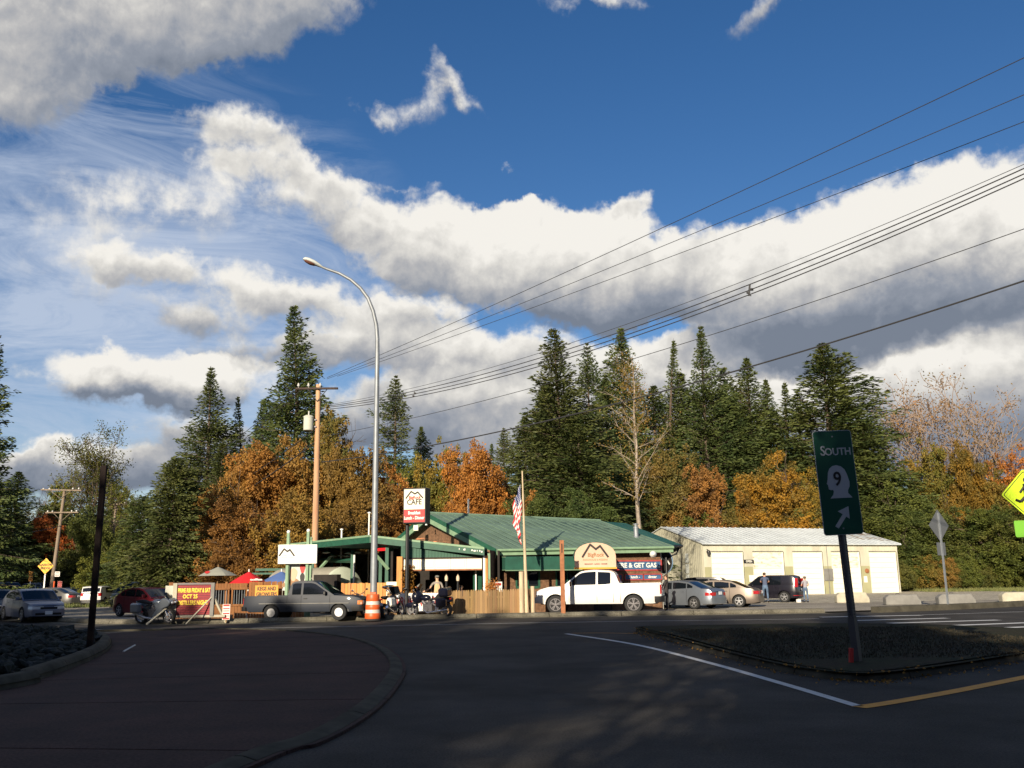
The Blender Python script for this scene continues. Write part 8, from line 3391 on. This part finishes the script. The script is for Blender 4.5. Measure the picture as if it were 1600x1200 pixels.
# climbing plant with orange leaves on the left door post
g = np.random.default_rng(5)
p = at(638, 900, 43.85)
n_ = 900
P = np.stack([p.x + g.normal(0, .13, n_), 43.85 + g.normal(0, .07, n_), g.uniform(1.0, 2.35, n_)], 1)
D = g.normal(size=(n_, 3))
lw = g.uniform(.05, .11, n_)
vt = thing('climbing_plant', 'climbing plant with orange and red leaves at the left door post', 'plant', (0, 0, 0))
np_mesh('leaves', blades(P, D, lw, lw * .7, 3), 4, LM['gold'], vt).color = (1.2, .8, .8, 1)
m_ = MB()
m_.tube([(p.x, 43.9, 0), (p.x + .05, 43.88, 1.2), (p.x - .03, 43.9, 2.3)], .02, 5)
m_.build('stem', LM['bark'], vt)
p = at(769, 914, 43.4)
P = np.stack([p.x + g.normal(0, .16, 500), 43.35 + g.normal(0, .07, 500), 1.32 + g.normal(0, .14, 500)], 1)
D = g.normal(size=(500, 3))
lw = g.uniform(.04, .09, 500)
vt = thing('potted_plant', 'reddish leafy shrub behind the picket fence beside the door', 'plant', (0, 0, 0))
np_mesh('leaves', blades(P, D, lw, lw * .7, 4), 4, LM['orange'], vt).color = (1.2, .9, .8, 1)
m_ = MB()
m_.tube([(p.x, 43.4, .06), (p.x, 43.35, 1.3)], .03, 5)
m_.build('stem', LM['bark'], vt)
# glossy panel that catches the sun beside the door: a metal heater head
p = at(609, 917, 43.9)
o = thing('patio_heater', 'polished metal heater head glinting left of the doorway', 'heater', (p.x, 43.9, 0))
m_ = MB()
m_.lathe([(.40, 0), (.38, .03), (.2, .09), (.05, .11)], c=(0, 0, p.z), n=20)
m_.lathe([(.08, -.16), (.08, 0)], c=(0, 0, p.z), n=12)
m_.ball((0, -.02, p.z - .02), .11, 14)
m_.build('head', M['flare'], o, smooth=True)
m_ = MB()
m_.tube([(0, 0, 0), (0, 0, p.z - .15)], .035, 8)
m_.build('pole', M['steel'], o)
p = at(614, 925, 43.95)
o = thing('cream_panel', 'pale cream panel behind the dark motorcycle by the orange post', 'panel', (p.x, 44.0, 0.06))
m_ = MB()
m_.box((0, 0, .80), (.62, .05, 1.48))
m_.build('board', M['cream'], o)
m_ = MB()
m_.box((-.25, .05, .3), (.05, .05, .6))
m_.box((.25, .05, .3), (.05, .05, .6))
m_.build('feet', M['fence'], o, kind='stuff')
# pale stick on the apron and a small pale box by the hatchback
a_, b_ = gnd(193, 1018, .045), gnd(211, 1008, .045)
o = thing('stick', 'pale thin stick lying on the red apron', 'stick', (0, 0, 0))
m_ = MB()
m_.tube([a_, b_], .022, 6)
m_.build('shaft', M['debris'], o)
p = at(1248, 940, 57.4)
o = thing('small_box', 'small pale box on the ground behind the black hatchback', 'box', (p.x, 57.4, .06), .4)
m_ = MB()
m_.box((0, 0, .11), (.22, .18, .20))
m_.build('carton', M['white'], o, bevel=.01)
m_ = MB()
m_.box((0, 0, .215), (.20, .16, .01))
m_.build('lid', M['grey_conc'], o)
# lamps on the posts above the logo sign, white pipes beyond the patio roof
for px, top, lab in ((451, 829, 'left green lamp post with round white cap above the logo sign'), (482, 827, 'right green lamp post with round white cap above the logo sign')):
    p = at(px, top, 42.7)
    o = thing('lamp_post', lab, 'lamp post', (p.x, p.y, 0), group='green lamp posts')
    m_ = MB()
    m_.box((0, 0, (p.z - .12) / 2), (.12, .12, p.z - .12))
    m_.build('post', M['green_pale'], o)
    m_ = MB()
    m_.ball((0, 0, p.z - .06), .085, 12)
    m_.build('cap', M['white'], o, smooth=True)
for px, top, Y, r_, lab in ((534, 827, 54, .05, 'short white roof pipe between the wooden pole and street lamp'), (577, 801, 54, .045, 'tall thin white mast just left of the street lamp')):
    p = at(px, top, Y)
    o = thing('roof_pipe', lab, 'pipe', (p.x, p.y, 0))
    m_ = MB()
    m_.tube([(0, 0, 0), (0, 0, p.z)], r_, 8)
    m_.build('tube', M['white'], o)
    m_ = MB()
    m_.lathe([(.10, -.04), (.10, .02), (.02, .05)], c=(0, 0, p.z), n=10)
    m_.build('cap', M['white'], o)
# fallen leaves along the median kerb
n_ = 700
V = []
for k in range(n_):
    t = random.random()
    i = int(t * (len(med) - 1) * .62)
    q_ = med[i]
    V.append((q_.x + random.gauss(0, .18), q_.y + random.gauss(-.1, .22), .145 if random.random() < .2 else .012))
P = np.array(V)
a_ = rng.uniform(0, 6.28, n_)
D = np.stack([np.cos(a_), np.sin(a_), rng.normal(0, .15, n_)], 1)
lw = rng.uniform(.03, .07, n_)
P[:, 2] += .01
tag(np_mesh('fallen_leaves', blades(P, D, lw, lw * .7, 8), 4, LM['orange']), 'fallen brown leaves along the median kerb', None, kind='stuff')
